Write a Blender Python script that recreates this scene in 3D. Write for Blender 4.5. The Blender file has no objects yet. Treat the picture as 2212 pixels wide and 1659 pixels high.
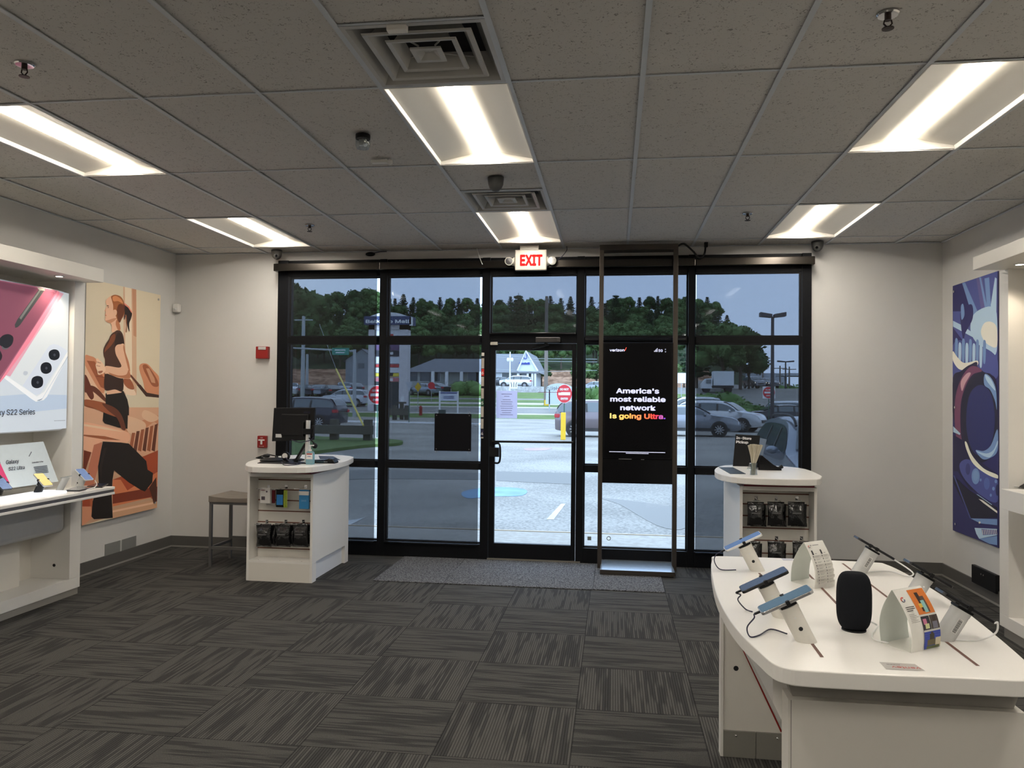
import bpy, bmesh, math, random
from mathutils import Vector, Matrix
V = Vector
R = random.Random(7)
S = bpy.context.scene; PI = math.pi
COL = S.collection
# ---------------- camera, world, exposure ----------------
CAM = V((0, 0, 1.578))
FPX = 1659.1
CR = V((0.99126142, 0.13155843, 0.00965281)).normalized()
CF = V((-0.13171102, 0.99113573, 0.01738322)).normalized()
CU = CR.cross(CF).normalized()
cd = bpy.data.cameras.new('camera'); co = bpy.data.objects.new('camera', cd); COL.objects.link(co)
m = Matrix((CR, CU, -CF)).transposed().to_4x4(); m.translation = CAM; co.matrix_world = m
cd.sensor_width = 36; cd.lens = FPX * 36 / 2212; cd.clip_start = .05; cd.clip_end = 900
S.camera = co
S.view_settings.view_transform = 'Standard'; S.view_settings.look = 'None'
S.view_settings.gamma = 1; S.view_settings.use_curve_mapping = False
S.view_settings.exposure = 0.0
w = bpy.data.worlds.new('overcast_sky'); S.world = w; w.use_nodes = True
nt = w.node_tree; nt.nodes.clear()
def N(nt, t, **k):
    n = nt.nodes.new(t)
    for a, b in k.items():
        if a.startswith('i_'): n.inputs[a[2:].replace('_', ' ')].default_value = b
        else: setattr(n, a, b)
    return n
tc = N(nt, 'ShaderNodeTexCoord'); no = N(nt, 'ShaderNodeTexNoise', i_Scale=2.2, i_Detail=5.0)
rp = N(nt, 'ShaderNodeValToRGB'); bg = N(nt, 'ShaderNodeBackground'); wo = N(nt, 'ShaderNodeOutputWorld')
rp.color_ramp.elements[0].color = (.47, .62, .93, 1); rp.color_ramp.elements[0].position = .3
rp.color_ramp.elements[1].color = (.61, .76, .98, 1); rp.color_ramp.elements[1].position = .7
nt.links.new(tc.outputs['Generated'], no.inputs['Vector']); nt.links.new(no.outputs['Fac'], rp.inputs['Fac'])
nt.links.new(rp.outputs['Color'], bg.inputs['Color']); bg.inputs['Strength'].default_value = 4.2
nt.links.new(bg.outputs[0], wo.inputs[0])
LAMP = 58.0      # emission of the troffer lenses
# pixel of the photograph -> point on a plane of the room
def _ray(px, py): return CR * ((px - 1106) / FPX) + CU * ((829.5 - py) / FPX) + CF
def PX(px, py, x): d = _ray(px, py); return CAM + d * (x / d.x)
def PY(px, py, y): d = _ray(px, py); return CAM + d * (y / d.y)
def PZ(px, py, z): d = _ray(px, py); return CAM + d * ((z - CAM.z) / d.z)
def lin(c): c /= 255; return c / 12.92 if c <= .04045 else ((c + .055) / 1.055) ** 2.4
def rgb(r, g, b, k=1.0): return tuple(min(1, lin(x) * k) for x in (r, g, b)) + (1,)
# ---------------- materials ----------------
MATS = {}
def mat(name, col, rough=.5, metal=0, emit=0, vary=.04, scale=30, bump=0, coat=0, alpha=None, spec=.5, ecol=None):
    if name in MATS: return MATS[name]
    m = bpy.data.materials.new(name); m.use_nodes = True; t = m.node_tree
    b = t.nodes['Principled BSDF']
    if len(col) == 3: col = (*col, 1)
    b.inputs['Roughness'].default_value = rough; b.inputs['Metallic'].default_value = metal
    b.inputs['Specular IOR Level'].default_value = spec; b.inputs['Coat Weight'].default_value = coat
    c = N(t, 'ShaderNodeTexCoord'); n = N(t, 'ShaderNodeTexNoise', i_Scale=float(scale), i_Detail=3.0)
    t.links.new(c.outputs['Object'], n.inputs['Vector'])
    x = N(t, 'ShaderNodeMix', data_type='RGBA')
    x.inputs[6].default_value = tuple(v * (1 - vary) for v in col[:3]) + (1,)
    x.inputs[7].default_value = tuple(min(1, v * (1 + vary)) for v in col[:3]) + (1,)
    t.links.new(n.outputs['Fac'], x.inputs[0]); t.links.new(x.outputs[2], b.inputs['Base Color'])
    if bump:
        u = N(t, 'ShaderNodeBump', i_Strength=bump, i_Distance=.002); t.links.new(n.outputs['Fac'], u.inputs['Height'])
        t.links.new(u.outputs[0], b.inputs['Normal'])
    if emit:
        b.inputs['Emission Color'].default_value = ecol or col; b.inputs['Emission Strength'].default_value = emit
    if alpha is not None: b.inputs['Alpha'].default_value = alpha
    MATS[name] = m; return m
def attr_mat(name, rough=.45, emit=0, spec=.4):
    m = bpy.data.materials.new(name); m.use_nodes = True; t = m.node_tree; b = t.nodes['Principled BSDF']
    a = N(t, 'ShaderNodeAttribute', attribute_name='ink'); t.links.new(a.outputs['Color'], b.inputs['Base Color'])
    b.inputs['Roughness'].default_value = rough; b.inputs['Specular IOR Level'].default_value = spec
    if emit: t.links.new(a.outputs['Color'], b.inputs['Emission Color']); b.inputs['Emission Strength'].default_value = emit
    MATS[name] = m; return m
def paper(name, col, tr):
    m = bpy.data.materials.new(name); m.use_nodes = True; t = m.node_tree; t.nodes.clear(); o = N(t, 'ShaderNodeOutputMaterial')
    d = N(t, 'ShaderNodeBsdfDiffuse'); d.inputs[0].default_value = (*col, 1); l = N(t, 'ShaderNodeBsdfTranslucent'); l.inputs[0].default_value = (*col, 1); x = N(t, 'ShaderNodeMixShader'); x.inputs[0].default_value = tr
    t.links.new(d.outputs[0], x.inputs[1]); t.links.new(l.outputs[0], x.inputs[2]); t.links.new(x.outputs[0], o.inputs[0]); MATS[name] = m; return m
def see_through(name, tint, gloss=.06, rough=.02, diff=None, dcol=(0, 0, 0, 1), weave=None):
    m = bpy.data.materials.new(name); m.use_nodes = True; t = m.node_tree; t.nodes.clear()
    o = N(t, 'ShaderNodeOutputMaterial'); tr = N(t, 'ShaderNodeBsdfTransparent'); tr.inputs[0].default_value = (*tint, 1)
    last = tr
    if weave:
        c = N(t, 'ShaderNodeTexCoord'); mp = N(t, 'ShaderNodeMapping'); mp.inputs['Scale'].default_value = weave
        n = N(t, 'ShaderNodeTexNoise', i_Scale=1.0, i_Detail=2.0)
        n2 = N(t, 'ShaderNodeMapRange'); n2.inputs[1].default_value = .25; n2.inputs[2].default_value = .75
        n2.inputs[3].default_value = .74; n2.inputs[4].default_value = 1.26
        vm = N(t, 'ShaderNodeVectorMath', operation='SCALE'); vm.inputs[0].default_value = tint
        t.links.new(c.outputs['Object'], mp.inputs[0]); t.links.new(mp.outputs[0], n.inputs['Vector'])
        t.links.new(n.outputs['Fac'], n2.inputs[0]); t.links.new(n2.outputs[0], vm.inputs['Scale']); t.links.new(vm.outputs[0], tr.inputs[0])
    if diff:
        d = N(t, 'ShaderNodeBsdfDiffuse'); d.inputs[0].default_value = dcol; mx = N(t, 'ShaderNodeMixShader'); mx.inputs[0].default_value = diff
        t.links.new(last.outputs[0], mx.inputs[1]); t.links.new(d.outputs[0], mx.inputs[2]); last = mx
    if gloss:
        g = N(t, 'ShaderNodeBsdfGlossy'); g.inputs['Roughness'].default_value = rough; mx = N(t, 'ShaderNodeMixShader')
        mx.inputs[0].default_value = gloss
        t.links.new(last.outputs[0], mx.inputs[1]); t.links.new(g.outputs[0], mx.inputs[2]); last = mx
    t.links.new(last.outputs[0], o.inputs[0]); MATS[name] = m; return m
GLASS = see_through('clear_glass', (.93, .96, .96), .05)
ACRYL = see_through('clear_acrylic', (.80, .84, .86), .12, .05)
FROST = see_through('frosted_plastic', (.55, .56, .56), .06, .2, diff=.55, dcol=(.8, .8, .78, 1))
SHADE = see_through('shade_weave', (.180, .185, .195), 0, diff=.14, dcol=(.10, .10, .105, 1), weave=(260, 260, 700))
WALL = mat('wall_paint', (.66, .645, .62), .75, vary=.02, scale=6, bump=.05)
WHITE = mat('white_laminate', (.80, .78, .74), .32, vary=.012, scale=4)
WHITE2 = mat('warm_white_laminate', (.74, .71, .65), .4, vary=.015, scale=5)
GREYL = mat('grey_laminate', (.29, .275, .25), .45, vary=.02)
BLACKM = mat('dark_bronze_metal', (.012, .011, .010), .32, .6, vary=.1)
BRONZE = mat('brushed_bronze_metal', (.10, .088, .075), .34, .9, vary=.08, scale=12)
BLK = mat('black_plastic', (.010, .010, .011), .45, vary=.1, spec=.2)
BLKG = mat('glossy_black_plastic', (.005, .005, .006), .15, vary=.1, spec=.22)
STEEL = mat('grey_steel', (.30, .29, .27), .38, .6)
CHROME = mat('chrome', (.75, .75, .76), .15, 1.0)
CABW = mat('white_cable', (.78, .78, .76), .45)
CABB = mat('dark_cable', (.02, .02, .05), .45)
REDP = mat('red_plastic', (.30, .012, .010), .4)
MAROON = mat('maroon_trim', (.19, .010, .022), .5)
MUSE = mat('pale_metal', (.70, .70, .68), .35, .4)
INK = attr_mat('print_ink')
BACKLIT = attr_mat('backlit_film_ink', .35, .72)
SCREEN = attr_mat('lit_screen', .08, 1.0)
# ---------------- mesh helpers ----------------
class G:
    def __init__(s): s.v = []; s.f = []; s.mi = []; s.ink = []
    def add(s, vs, fs, mi=0, ink=None):
        o = len(s.v); s.v += [V(p) for p in vs]
        for f in fs: s.f.append([i + o for i in f]); s.mi.append(mi); s.ink.append(ink)
        return s
    def box(s, x0, x1, y0, y1, z0, z1, mi=0, ink=None):
        return s.add([(x, y, z) for x in (x0, x1) for y in (y0, y1) for z in (z0, z1)],
                     [(0, 1, 3, 2), (4, 6, 7, 5), (0, 4, 5, 1), (2, 3, 7, 6), (0, 2, 6, 4), (1, 5, 7, 3)], mi, ink)
    def obox(s, c, sx, sy, sz, X, Y, mi=0, ink=None):
        X = V(X).normalized(); Y = V(Y).normalized(); Z = X.cross(Y).normalized(); c = V(c)
        return s.add([c + X * (a * sx / 2) + Y * (b * sy / 2) + Z * (d * sz / 2) for a in (-1, 1) for b in (-1, 1) for d in (-1, 1)],
                     [(0, 1, 3, 2), (4, 6, 7, 5), (0, 4, 5, 1), (2, 3, 7, 6), (0, 2, 6, 4), (1, 5, 7, 3)], mi, ink)
    def ring(s, rings, closed=True, cap=True, mi=0):
        n = len(rings[0]); o = len(s.v)
        for r in rings: s.v += [V(p) for p in r]
        for k in range(len(rings) - 1):
            for i in range(n if closed else n - 1):
                j = (i + 1) % n
                s.f.append([o + k * n + i, o + k * n + j, o + (k + 1) * n + j, o + (k + 1) * n + i]); s.mi.append(mi); s.ink.append(None)
        if cap and closed:
            s.f.append([o + i for i in range(n)][::-1]); s.f.append([o + (len(rings) - 1) * n + i for i in range(n)])
            s.mi += [mi, mi]; s.ink += [None, None]
        return s
    def tube(s, pts, r, n=8, mi=0):
        pts = [V(p) for p in pts]; rings = []; up = None
        for i, p in enumerate(pts):
            a = pts[max(i - 1, 0)]; b = pts[min(i + 1, len(pts) - 1)]; t = (b - a).normalized()
            if up is None: up = V((0, 0, 1)) if abs(t.z) < .9 else V((1, 0, 0))
            x = t.cross(up).normalized(); up = x.cross(t).normalized()
            rr = r[i] if isinstance(r, (list, tuple)) else r
            rings.append([p + (x * math.cos(k * math.tau / n) + up * math.sin(k * math.tau / n)) * rr for k in range(n)])
        return s.ring(rings, mi=mi)
    def cyl(s, a, b, r, r2=None, n=20, mi=0): return s.tube([a, b], [r, r if r2 is None else r2], n, mi)
    def prism(s, poly, o, X, Y, h, mi=0, ink=None):
        X = V(X); Y = V(Y); Z = X.cross(Y).normalized(); o = V(o); n = len(poly)
        a = [o + X * p[0] + Y * p[1] for p in poly]; b = [p + Z * h for p in a]
        return s.add(a + b, [list(range(n))[::-1], list(range(n, 2 * n))] + [(i, (i + 1) % n, n + (i + 1) % n, n + i) for i in range(n)], mi, ink)
    def lathe(s, prof, c, n=24, mi=0, X=(1, 0, 0), Y=(0, 1, 0)):
        X = V(X); Y = V(Y); Z = X.cross(Y); c = V(c)
        return s.ring([[c + (X * math.cos(k * math.tau / n) + Y * math.sin(k * math.tau / n)) * r + Z * z for k in range(n)] for r, z in prof], mi=mi)
    def ball(s, c, r, n=12, mi=0, sc=(1, 1, 1)):
        c = V(c); pr = [(max(.001, math.sin(a * math.pi / n)) * r, -math.cos(a * math.pi / n) * r) for a in range(n + 1)]
        return s.ring([[c + V((math.cos(k * math.tau / n) * q * sc[0], math.sin(k * math.tau / n) * q * sc[1], z * sc[2])) for k in range(n)] for q, z in pr], mi=mi)
    def build(s, name, mats, parent=None, smooth=False, bevel=0, world=True, seg=2):
        me = bpy.data.meshes.new(name)
        if not isinstance(mats, (list, tuple)): mats = [mats]
        off = parent.matrix_basis.translation if (parent and world) else V((0, 0, 0))
        if parent and world and parent.parent: off = parent.parent.matrix_basis.translation + off
        me.from_pydata([p - off for p in s.v], [], s.f)
        for mm in mats: me.materials.append(mm)
        me.polygons.foreach_set('material_index', s.mi)
        if any(k is not None for k in s.ink):
            at = me.color_attributes.new('ink', 'FLOAT_COLOR', 'CORNER'); i = 0
            for f, k in zip(me.polygons, s.ink):
                for _ in f.vertices: at.data[i].color = k or (1, 1, 1, 1); i += 1
        if not smooth == 'raw':
            bm = bmesh.new(); bm.from_mesh(me); bmesh.ops.recalc_face_normals(bm, faces=bm.faces); bm.to_mesh(me); bm.free()
        if smooth:
            me.polygons.foreach_set('use_smooth', [True] * len(me.polygons))
            if smooth != 'raw' and smooth != 'full':
                try: me.set_sharp_from_angle(angle=math.radians(38))
                except Exception: pass
        me.update()
        o = bpy.data.objects.new(name, me); COL.objects.link(o)
        if parent: o.parent = parent
        if bevel:
            b = o.modifiers.new('edge', 'BEVEL'); b.width = bevel; b.segments = seg; b.limit_method = 'ANGLE'; b.angle_limit = math.radians(40)
        return o
def tag(o, label=None, cat=None, group=None, kind=None):
    if label: o['label'] = label
    if cat: o['category'] = cat
    if group: o['group'] = group
    if kind: o['kind'] = kind
    return o
def thing(name, label, cat, loc=(0, 0, 0), rz=0, group=None):
    o = bpy.data.objects.new(name, None); COL.objects.link(o); o.location = loc; o.rotation_euler = (0, 0, rz)
    o.empty_display_size = .05
    return tag(o, label, cat, group)
def dup(root, loc, rz=None, label=None, group=None, scale=None):
    kids = {}
    for ch in root.children: kids[ch] = list(ch.children)
    r = root.copy(); COL.objects.link(r); r.location = loc
    if rz is not None: r.rotation_euler = (0, 0, rz)
    if scale: r.scale = scale
    if label: r['label'] = label
    if group: r['group'] = group
    for ch, gs in kids.items():
        c = ch.copy(); COL.objects.link(c); c.parent = r
        for g in gs:
            d = g.copy(); COL.objects.link(d); d.parent = c
    return r
def struct(o): o['kind'] = 'structure'; return o
FONT = None
try:
    import os
    FONT = bpy.data.fonts.load(os.path.join(bpy.utils.resource_path('LOCAL'), 'datafiles', 'fonts', 'Inter.woff2'))
except Exception: FONT = None
def text(name, s, size, m, parent, o, X=(1, 0, 0), Y=(0, 0, 1), bold=0, align='LEFT', th=.0006, mirror=False, sx=1, world=True, space=1, fit=None):
    cu = bpy.data.curves.new(name, 'FONT')
    if FONT: cu.font = FONT
    cu.body = s; cu.size = size; cu.extrude = th; cu.align_x = align
    cu.resolution_u = 3; cu.space_character = space
    ob = bpy.data.objects.new(name, cu); COL.objects.link(ob)
    bpy.context.view_layer.update()
    me = bpy.data.meshes.new_from_object(ob.evaluated_get(bpy.context.evaluated_depsgraph_get()))
    bpy.data.objects.remove(ob); bpy.data.curves.remove(cu)
    X = V(X).normalized(); Y = V(Y).normalized(); Z = X.cross(Y)
    k = -1 if mirror else 1
    if fit:
        xs_t = [v.co.x for v in me.vertices]; sx = fit / (max(xs_t) - min(xs_t))
    off = parent.matrix_basis.translation if (parent and world) else V((0, 0, 0))
    if parent and world and parent.parent: off = parent.parent.matrix_basis.translation + off
    if bold:     # heavier strokes: the outline thickened by shifted copies
        bm = bmesh.new(); bm.from_mesh(me); src = list(bm.verts) + list(bm.edges) + list(bm.faces)
        for q in range(8):
            d = bmesh.ops.duplicate(bm, geom=src)['geom']
            for v in d:
                if isinstance(v, bmesh.types.BMVert): v.co.x += math.cos(q * PI / 4) * bold; v.co.y += math.sin(q * PI / 4) * bold; v.co.z += (q - 4) * .00001
        bm.to_mesh(me); bm.free()
    for v in me.vertices: v.co = V(o) - off + X * (v.co.x * k * sx) + Y * v.co.y + Z * v.co.z
    me.materials.clear(); me.materials.append(m); me.name = name
    ob = bpy.data.objects.new(name, me); COL.objects.link(ob); ob.parent = parent
    return ob
def spline(p, n=5, closed=True):
    out = []; L = len(p)
    for i in range(L if closed else L - 1):
        g = lambda k: p[k % L] if closed else p[max(0, min(L - 1, k))]
        a, b, c, d = g(i - 1), g(i), g(i + 1), g(i + 2)
        for k in range(n):
            t = k / n
            out.append(tuple(.5 * (2 * b[j] + (c[j] - a[j]) * t + (2 * a[j] - 5 * b[j] + 4 * c[j] - d[j]) * t * t + (3 * b[j] - a[j] - 3 * c[j] + d[j]) * t ** 3) for j in range(len(b))))
    if not closed: out.append(tuple(p[-1]))
    return out
def rrect(x0, x1, y0, y1, r, n=5):
    out = []
    for cx, cy, a in ((x1 - r, y1 - r, 0), (x0 + r, y1 - r, 90), (x0 + r, y0 + r, 180), (x1 - r, y0 + r, 270)):
        for k in range(n + 1):
            t = math.radians(a + 90 * k / n); out.append((cx + r * math.cos(t), cy + r * math.sin(t)))
    return out
def art(name, parent, plane, normal, shapes, m=None, gain=1.0, step=.00006):
    # printed picture: flat inked shapes; shape = (colour, outline, smooth)
    g = G(); nrm = V(normal)
    for k, sh in enumerate(shapes):
        c, pts = sh[0], sh[1]; cl = True
        if len(sh) > 2 and sh[2]: pts = spline(pts, 5)
        P = [plane(*q) + nrm * (step * (k + 1)) for q in pts]
        g.add(P, [list(range(len(P)))], 0, rgb(*c, gain) if len(c) == 3 else c)
    return g.build(name, m or INK, parent, smooth='raw')
# ---------------- room shell ----------------
XL, XR, YB, YF, ZC = -4.547, 2.973, 7.465, -6.2, 3.032
GX, GY, TW, TL = -.4912, 3.4876, .6096, 1.2192
def carpet_mat():
    m = bpy.data.materials.new('striped_carpet_tiles'); m.use_nodes = True; t = m.node_tree; L = t.links.new; b = t.nodes['Principled BSDF']
    b.inputs['Roughness'].default_value = .95; b.inputs['Specular IOR Level'].default_value = .15
    def M(op, a, c=None, d=None):
        n = N(t, 'ShaderNodeMath', operation=op)
        for i, q in enumerate((a, c, d)):
            if q is None: continue
            if isinstance(q, (int, float)): n.inputs[i].default_value = q
            else: L(q, n.inputs[i])
        return n.outputs[0]
    g = N(t, 'ShaderNodeNewGeometry'); s = N(t, 'ShaderNodeSeparateXYZ'); L(g.outputs['Position'], s.inputs[0])
    u = M('DIVIDE', M('SUBTRACT', s.outputs[0], -.7855), .607); v = M('DIVIDE', M('SUBTRACT', s.outputs[1], 3.9405), .607)
    iu, iv = M('FLOOR', u), M('FLOOR', v); fu, fv = M('SUBTRACT', u, iu), M('SUBTRACT', v, iv)
    par = M('ABSOLUTE', M('MODULO', M('ADD', iu, iv), 2.0))
    mixf = lambda f, a, c: M('ADD', M('MULTIPLY', a, M('SUBTRACT', 1.0, f)), M('MULTIPLY', c, f))
    al = mixf(par, fu, fv); pe = mixf(par, fv, fu)      # along / across the yarn rows
    row = M('FLOOR', M('MULTIPLY', pe, 46.0)); fr = M('SUBTRACT', M('MULTIPLY', pe, 46.0), row)
    idn = M('ADD', M('MULTIPLY', iu, 17.3), M('MULTIPLY', iv, 31.7))
    def noise(x, y, z, det=0.0):
        c = N(t, 'ShaderNodeCombineXYZ'); L(x, c.inputs[0]); L(y, c.inputs[1]); L(z, c.inputs[2])
        n = N(t, 'ShaderNodeTexNoise', i_Scale=1.0, i_Detail=det); L(c.outputs[0], n.inputs['Vector']); return n.outputs['Fac']
    n1 = noise(M('MULTIPLY', al, 1.2), M('MULTIPLY', row, .16), idn)
    n2 = noise(M('MULTIPLY', al, 1.9), M('MULTIPLY', row, 5.37), idn)
    mr = N(t, 'ShaderNodeMapRange'); mr.inputs[1].default_value = .42; mr.inputs[2].default_value = .52
    L(M('ADD', M('MULTIPLY', n1, .36), M('MULTIPLY', n2, .64)), mr.inputs[0])
    c1 = N(t, 'ShaderNodeMix', data_type='RGBA'); c1.inputs[6].default_value = (.047, .046, .044, 1); c1.inputs[7].default_value = (.090, .087, .080, 1)
    L(mr.outputs[0], c1.inputs[0])
    groove = N(t, 'ShaderNodeMapRange'); groove.inputs[1].default_value = 0; groove.inputs[2].default_value = .5; groove.inputs[3].default_value = .42; groove.inputs[4].default_value = 1.12
    L(M('PINGPONG', fr, .5), groove.inputs[0])
    fine = N(t, 'ShaderNodeTexNoise', i_Scale=260.0, i_Detail=2.0); L(g.outputs['Position'], fine.inputs['Vector'])
    fm = N(t, 'ShaderNodeMapRange'); fm.inputs[1].default_value = .3; fm.inputs[2].default_value = .7; fm.inputs[3].default_value = .7; fm.inputs[4].default_value = 1.3; L(fine.outputs['Fac'], fm.inputs[0])
    seam = M('MULTIPLY', M('GREATER_THAN', M('PINGPONG', u, .5), .006), M('GREATER_THAN', M('PINGPONG', v, .5), .006))
    seam = M('ADD', M('MULTIPLY', seam, .5), .5)
    k = M('MULTIPLY', M('MULTIPLY', groove.outputs[0], fm.outputs[0]), seam)
    vm = N(t, 'ShaderNodeVectorMath', operation='SCALE'); L(c1.outputs[2], vm.inputs[0]); L(k, vm.inputs['Scale'])
    L(vm.outputs[0], b.inputs['Base Color'])
    bu = N(t, 'ShaderNodeBump', i_Strength=.5, i_Distance=.003); L(k, bu.inputs['Height']); L(bu.outputs[0], b.inputs['Normal'])
    return m
def mat_mat():
    m = bpy.data.materials.new('grey_entry_carpet'); m.use_nodes = True; t = m.node_tree; L = t.links.new; b = t.nodes['Principled BSDF']
    b.inputs['Roughness'].default_value = .95; b.inputs['Specular IOR Level'].default_value = .2
    c = N(t, 'ShaderNodeTexCoord'); n = N(t, 'ShaderNodeTexNoise', i_Scale=95.0, i_Detail=3.0, i_Distortion=.6); L(c.outputs['Object'], n.inputs['Vector'])
    r = N(t, 'ShaderNodeValToRGB'); r.color_ramp.elements[0].position = .42; r.color_ramp.elements[0].color = (.035, .035, .038, 1)
    r.color_ramp.elements[1].position = .58; r.color_ramp.elements[1].color = (.17, .17, .175, 1); L(n.outputs['Fac'], r.inputs[0]); L(r.outputs[0], b.inputs['Base Color'])
    bu = N(t, 'ShaderNodeBump', i_Strength=.6, i_Distance=.004); L(n.outputs['Fac'], bu.inputs['Height']); L(bu.outputs[0], b.inputs['Normal'])
    return m
def ceil_mat():
    m = bpy.data.materials.new('fissured_ceiling_tile'); m.use_nodes = True; t = m.node_tree; L = t.links.new; b = t.nodes['Principled BSDF']
    b.inputs['Roughness'].default_value = .9; b.inputs['Specular IOR Level'].default_value = .1
    g = N(t, 'ShaderNodeNewGeometry')
    n = N(t, 'ShaderNodeTexNoise', i_Scale=75.0, i_Detail=1.5, i_Distortion=1.4); L(g.outputs['Position'], n.inputs['Vector'])
    n2 = N(t, 'ShaderNodeTexNoise', i_Scale=19.0, i_Detail=2.0); L(g.outputs['Position'], n2.inputs['Vector'])
    a = N(t, 'ShaderNodeMath', operation='MULTIPLY'); a.inputs[1].default_value = .25; L(n2.outputs['Fac'], a.inputs[0])
    s = N(t, 'ShaderNodeMath', operation='ADD'); L(n.outputs['Fac'], s.inputs[0]); L(a.outputs[0], s.inputs[1])
    r = N(t, 'ShaderNodeValToRGB'); r.color_ramp.elements[0].position = .43; r.color_ramp.elements[0].color = (.30, .288, .27, 1)
    r.color_ramp.elements[1].position = .50; r.color_ramp.elements[1].color = (.62, .60, .57, 1)
    L(s.outputs[0], r.inputs[0]); L(r.outputs[0], b.inputs['Base Color'])
    bu = N(t, 'ShaderNodeBump', i_Strength=.25, i_Distance=.003); L(s.outputs[0], bu.inputs['Height']); L(bu.outputs[0], b.inputs['Normal'])
    return m
struct(G().box(XL - .15, XR + .15, YF - .15, YB, -.08, 0).build('floor', carpet_mat()))
CT = ceil_mat(); GRID = mat('ceiling_grid_paint', (.60, .63, .66), .5)
lights = [(c, r) for c in (-5, -1, 3) for r in (0, 2, -2, -4, -6)]
vents = [(-1, GY - .6096), (-1, GY + 2 * TL - .6096)]
def lx(c): return (GX + c * TW, GX + (c + 1) * TW)
g = G(); gr = G()
for c in range(-7, 6):
    x0, x1 = max(XL, GX + c * TW), min(XR, GX + (c + 1) * TW)
    for r in range(-8, 4):
        y0, y1 = max(YF, GY + r * TL), min(YB, GY + (r + 1) * TL)
        if y1 <= y0 or (c, r) in lights: continue
        hole = [v for v in vents if v[0] == c and y0 - .01 <= v[1] < y1]
        if hole:
            if hole[0][1] > y0 + .05: g.add([(x0, y0, ZC + .008), (x1, y0, ZC + .008), (x1, hole[0][1], ZC + .008), (x0, hole[0][1], ZC + .008)], [(0, 1, 2, 3)])
            gr.box(x0, x1, hole[0][1] - .006, hole[0][1] + .006, ZC, ZC + .004)
            continue
        g.add([(x0, y0, ZC + .008), (x1, y0, ZC + .008), (x1, y1, ZC + .008), (x0, y1, ZC + .008)], [(0, 1, 2, 3)])
struct(g.build('ceiling', CT, smooth='raw'))
for c in range(-6, 6):
    x = GX + c * TW
    gr.box(x - .012, x + .012, YF, YB, ZC - .001, ZC + .003)
for r in range(-7, 4):
    y = GY + r * TL
    gr.box(XL, XR, y - .006, y + .006, ZC, ZC + .003)
gr.box(XL, XL + .02, YF, YB, ZC - .002, ZC + .003).box(XR - .02, XR, YF, YB, ZC - .002, ZC + .003).box(XL, XR, YB - .02, YB, ZC - .002, ZC + .003)
struct(gr.build('trim_1', GRID))
# plenum above the ceiling so that no daylight leaks through the recesses
struct(G().box(XL - .15, XR + .15, YF - .15, YB + .4, ZC + .35, ZC + .42).build('trim_2', mat('dark_plenum', (.05, .05, .05), .9)))
OX0, OX1, OZ = -3.385, 1.805, 2.942      # storefront opening
struct(G().box(XL - .15, OX0, YB, YB + .2, -.1, ZC + .35).box(OX1, XR + .15, YB, YB + .2, -.1, ZC + .35).box(OX0, OX1, YB, YB + .2, OZ, ZC + .35).build('wall_back', WALL))
struct(G().box(XL - .15, XL, YF, YB, -.1, ZC + .35).build('wall_left', WALL))
struct(G().box(XR, XR + .15, YF, YB, -.1, ZC + .35).build('wall_right', WALL))
struct(G().box(XL - .15, XR + .15, YF - .15, YF, -.1, ZC + .35).build('wall_front', WALL))
BASE = mat('grey_vinyl_baseboard', (.105, .10, .092), .5); 
BT = mat('baseboard_toe_paint', (.26, .25, .23), .5)
def bb(name, *bx):
    g = G()
    for (x0, x1, y0, y1) in bx: g.box(x0, x1, y0, y1, .014, .112)
    o = struct(g.build(name, BASE)); g = G()
    for (x0, x1, y0, y1) in bx:
        k = .007
        g.box(x0 - k * (x1 - x0 < .1), x1 + k * (x1 - x0 < .1), y0 - k * (y1 - y0 < .1), y1, 0, .014)
    g.build('toe_strip', BT, o)
bb('baseboard_back', (XL, OX0, YB - .012, YB), (OX1, XR, YB - .012, YB))
bb('baseboard_left', (XL, XL + .012, 5.62, YB)); bb('baseboard_right', (XR - .012, XR, 5.65, YB))
# ---------------- storefront ----------------
FR = mat('black_window_frame', (.008, .0085, .010), .45, 0, vary=.15, spec=.09)
GA = mat('rubber_gasket', (.004, .004, .004), .6)
mul = [(-3.385, -3.275), (-2.318, -2.245), (-1.282, -1.205), (-.357, -.285), (.690, .752), (1.722, 1.805)]
YF0, YF1 = 7.385, 7.53
Z1, Z2 = 2.105, 2.17
bays = [(mul[i][1], mul[i + 1][0]) for i in range(5)]
for i, (a, b) in enumerate(bays):
    g = G()
    g.box(mul[i][0], mul[i][1], YF0, YF1, 0, OZ)
    if i == 4: g.box(mul[5][0], mul[5][1], YF0, YF1, 0, OZ)
    g.box(a, b, YF0 + .02, YF1, 2.775, OZ)
    if i != 2:
        g.box(a, b, YF0 + .02, YF1, Z1, Z2).box(a, b, YF0 + .02, YF1, .876, .935).box(a, b, YF0 + .0, YF1, 0, .145)
    else: g.box(a, b, YF0 + .01, YF1, Z1, 2.2)
    w = struct(g.build(f'window_{i + 1}', FR, bevel=.003))
    p = G()
    for z0, z1 in ([(.145, .876), (.935, Z1), (Z2, 2.775)] if i != 2 else [(2.2, 2.775)]):
        p.box(a, b, 7.475, 7.481, z0, z1)
    p.build('pane', GLASS, w)
    q = G()
    for z0, z1 in ([(.145, .876), (.935, Z1), (Z2, 2.775)] if i != 2 else [(2.2, 2.775)]):
        q.box(a, a + .012, 7.44, 7.475, z0, z1).box(b - .012, b, 7.44, 7.475, z0, z1).box(a, b, 7.44, 7.475, z0, z0 + .012).box(a, b, 7.44, 7.475, z1 - .012, z1)
    q.build('gasket', GA, w)
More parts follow.
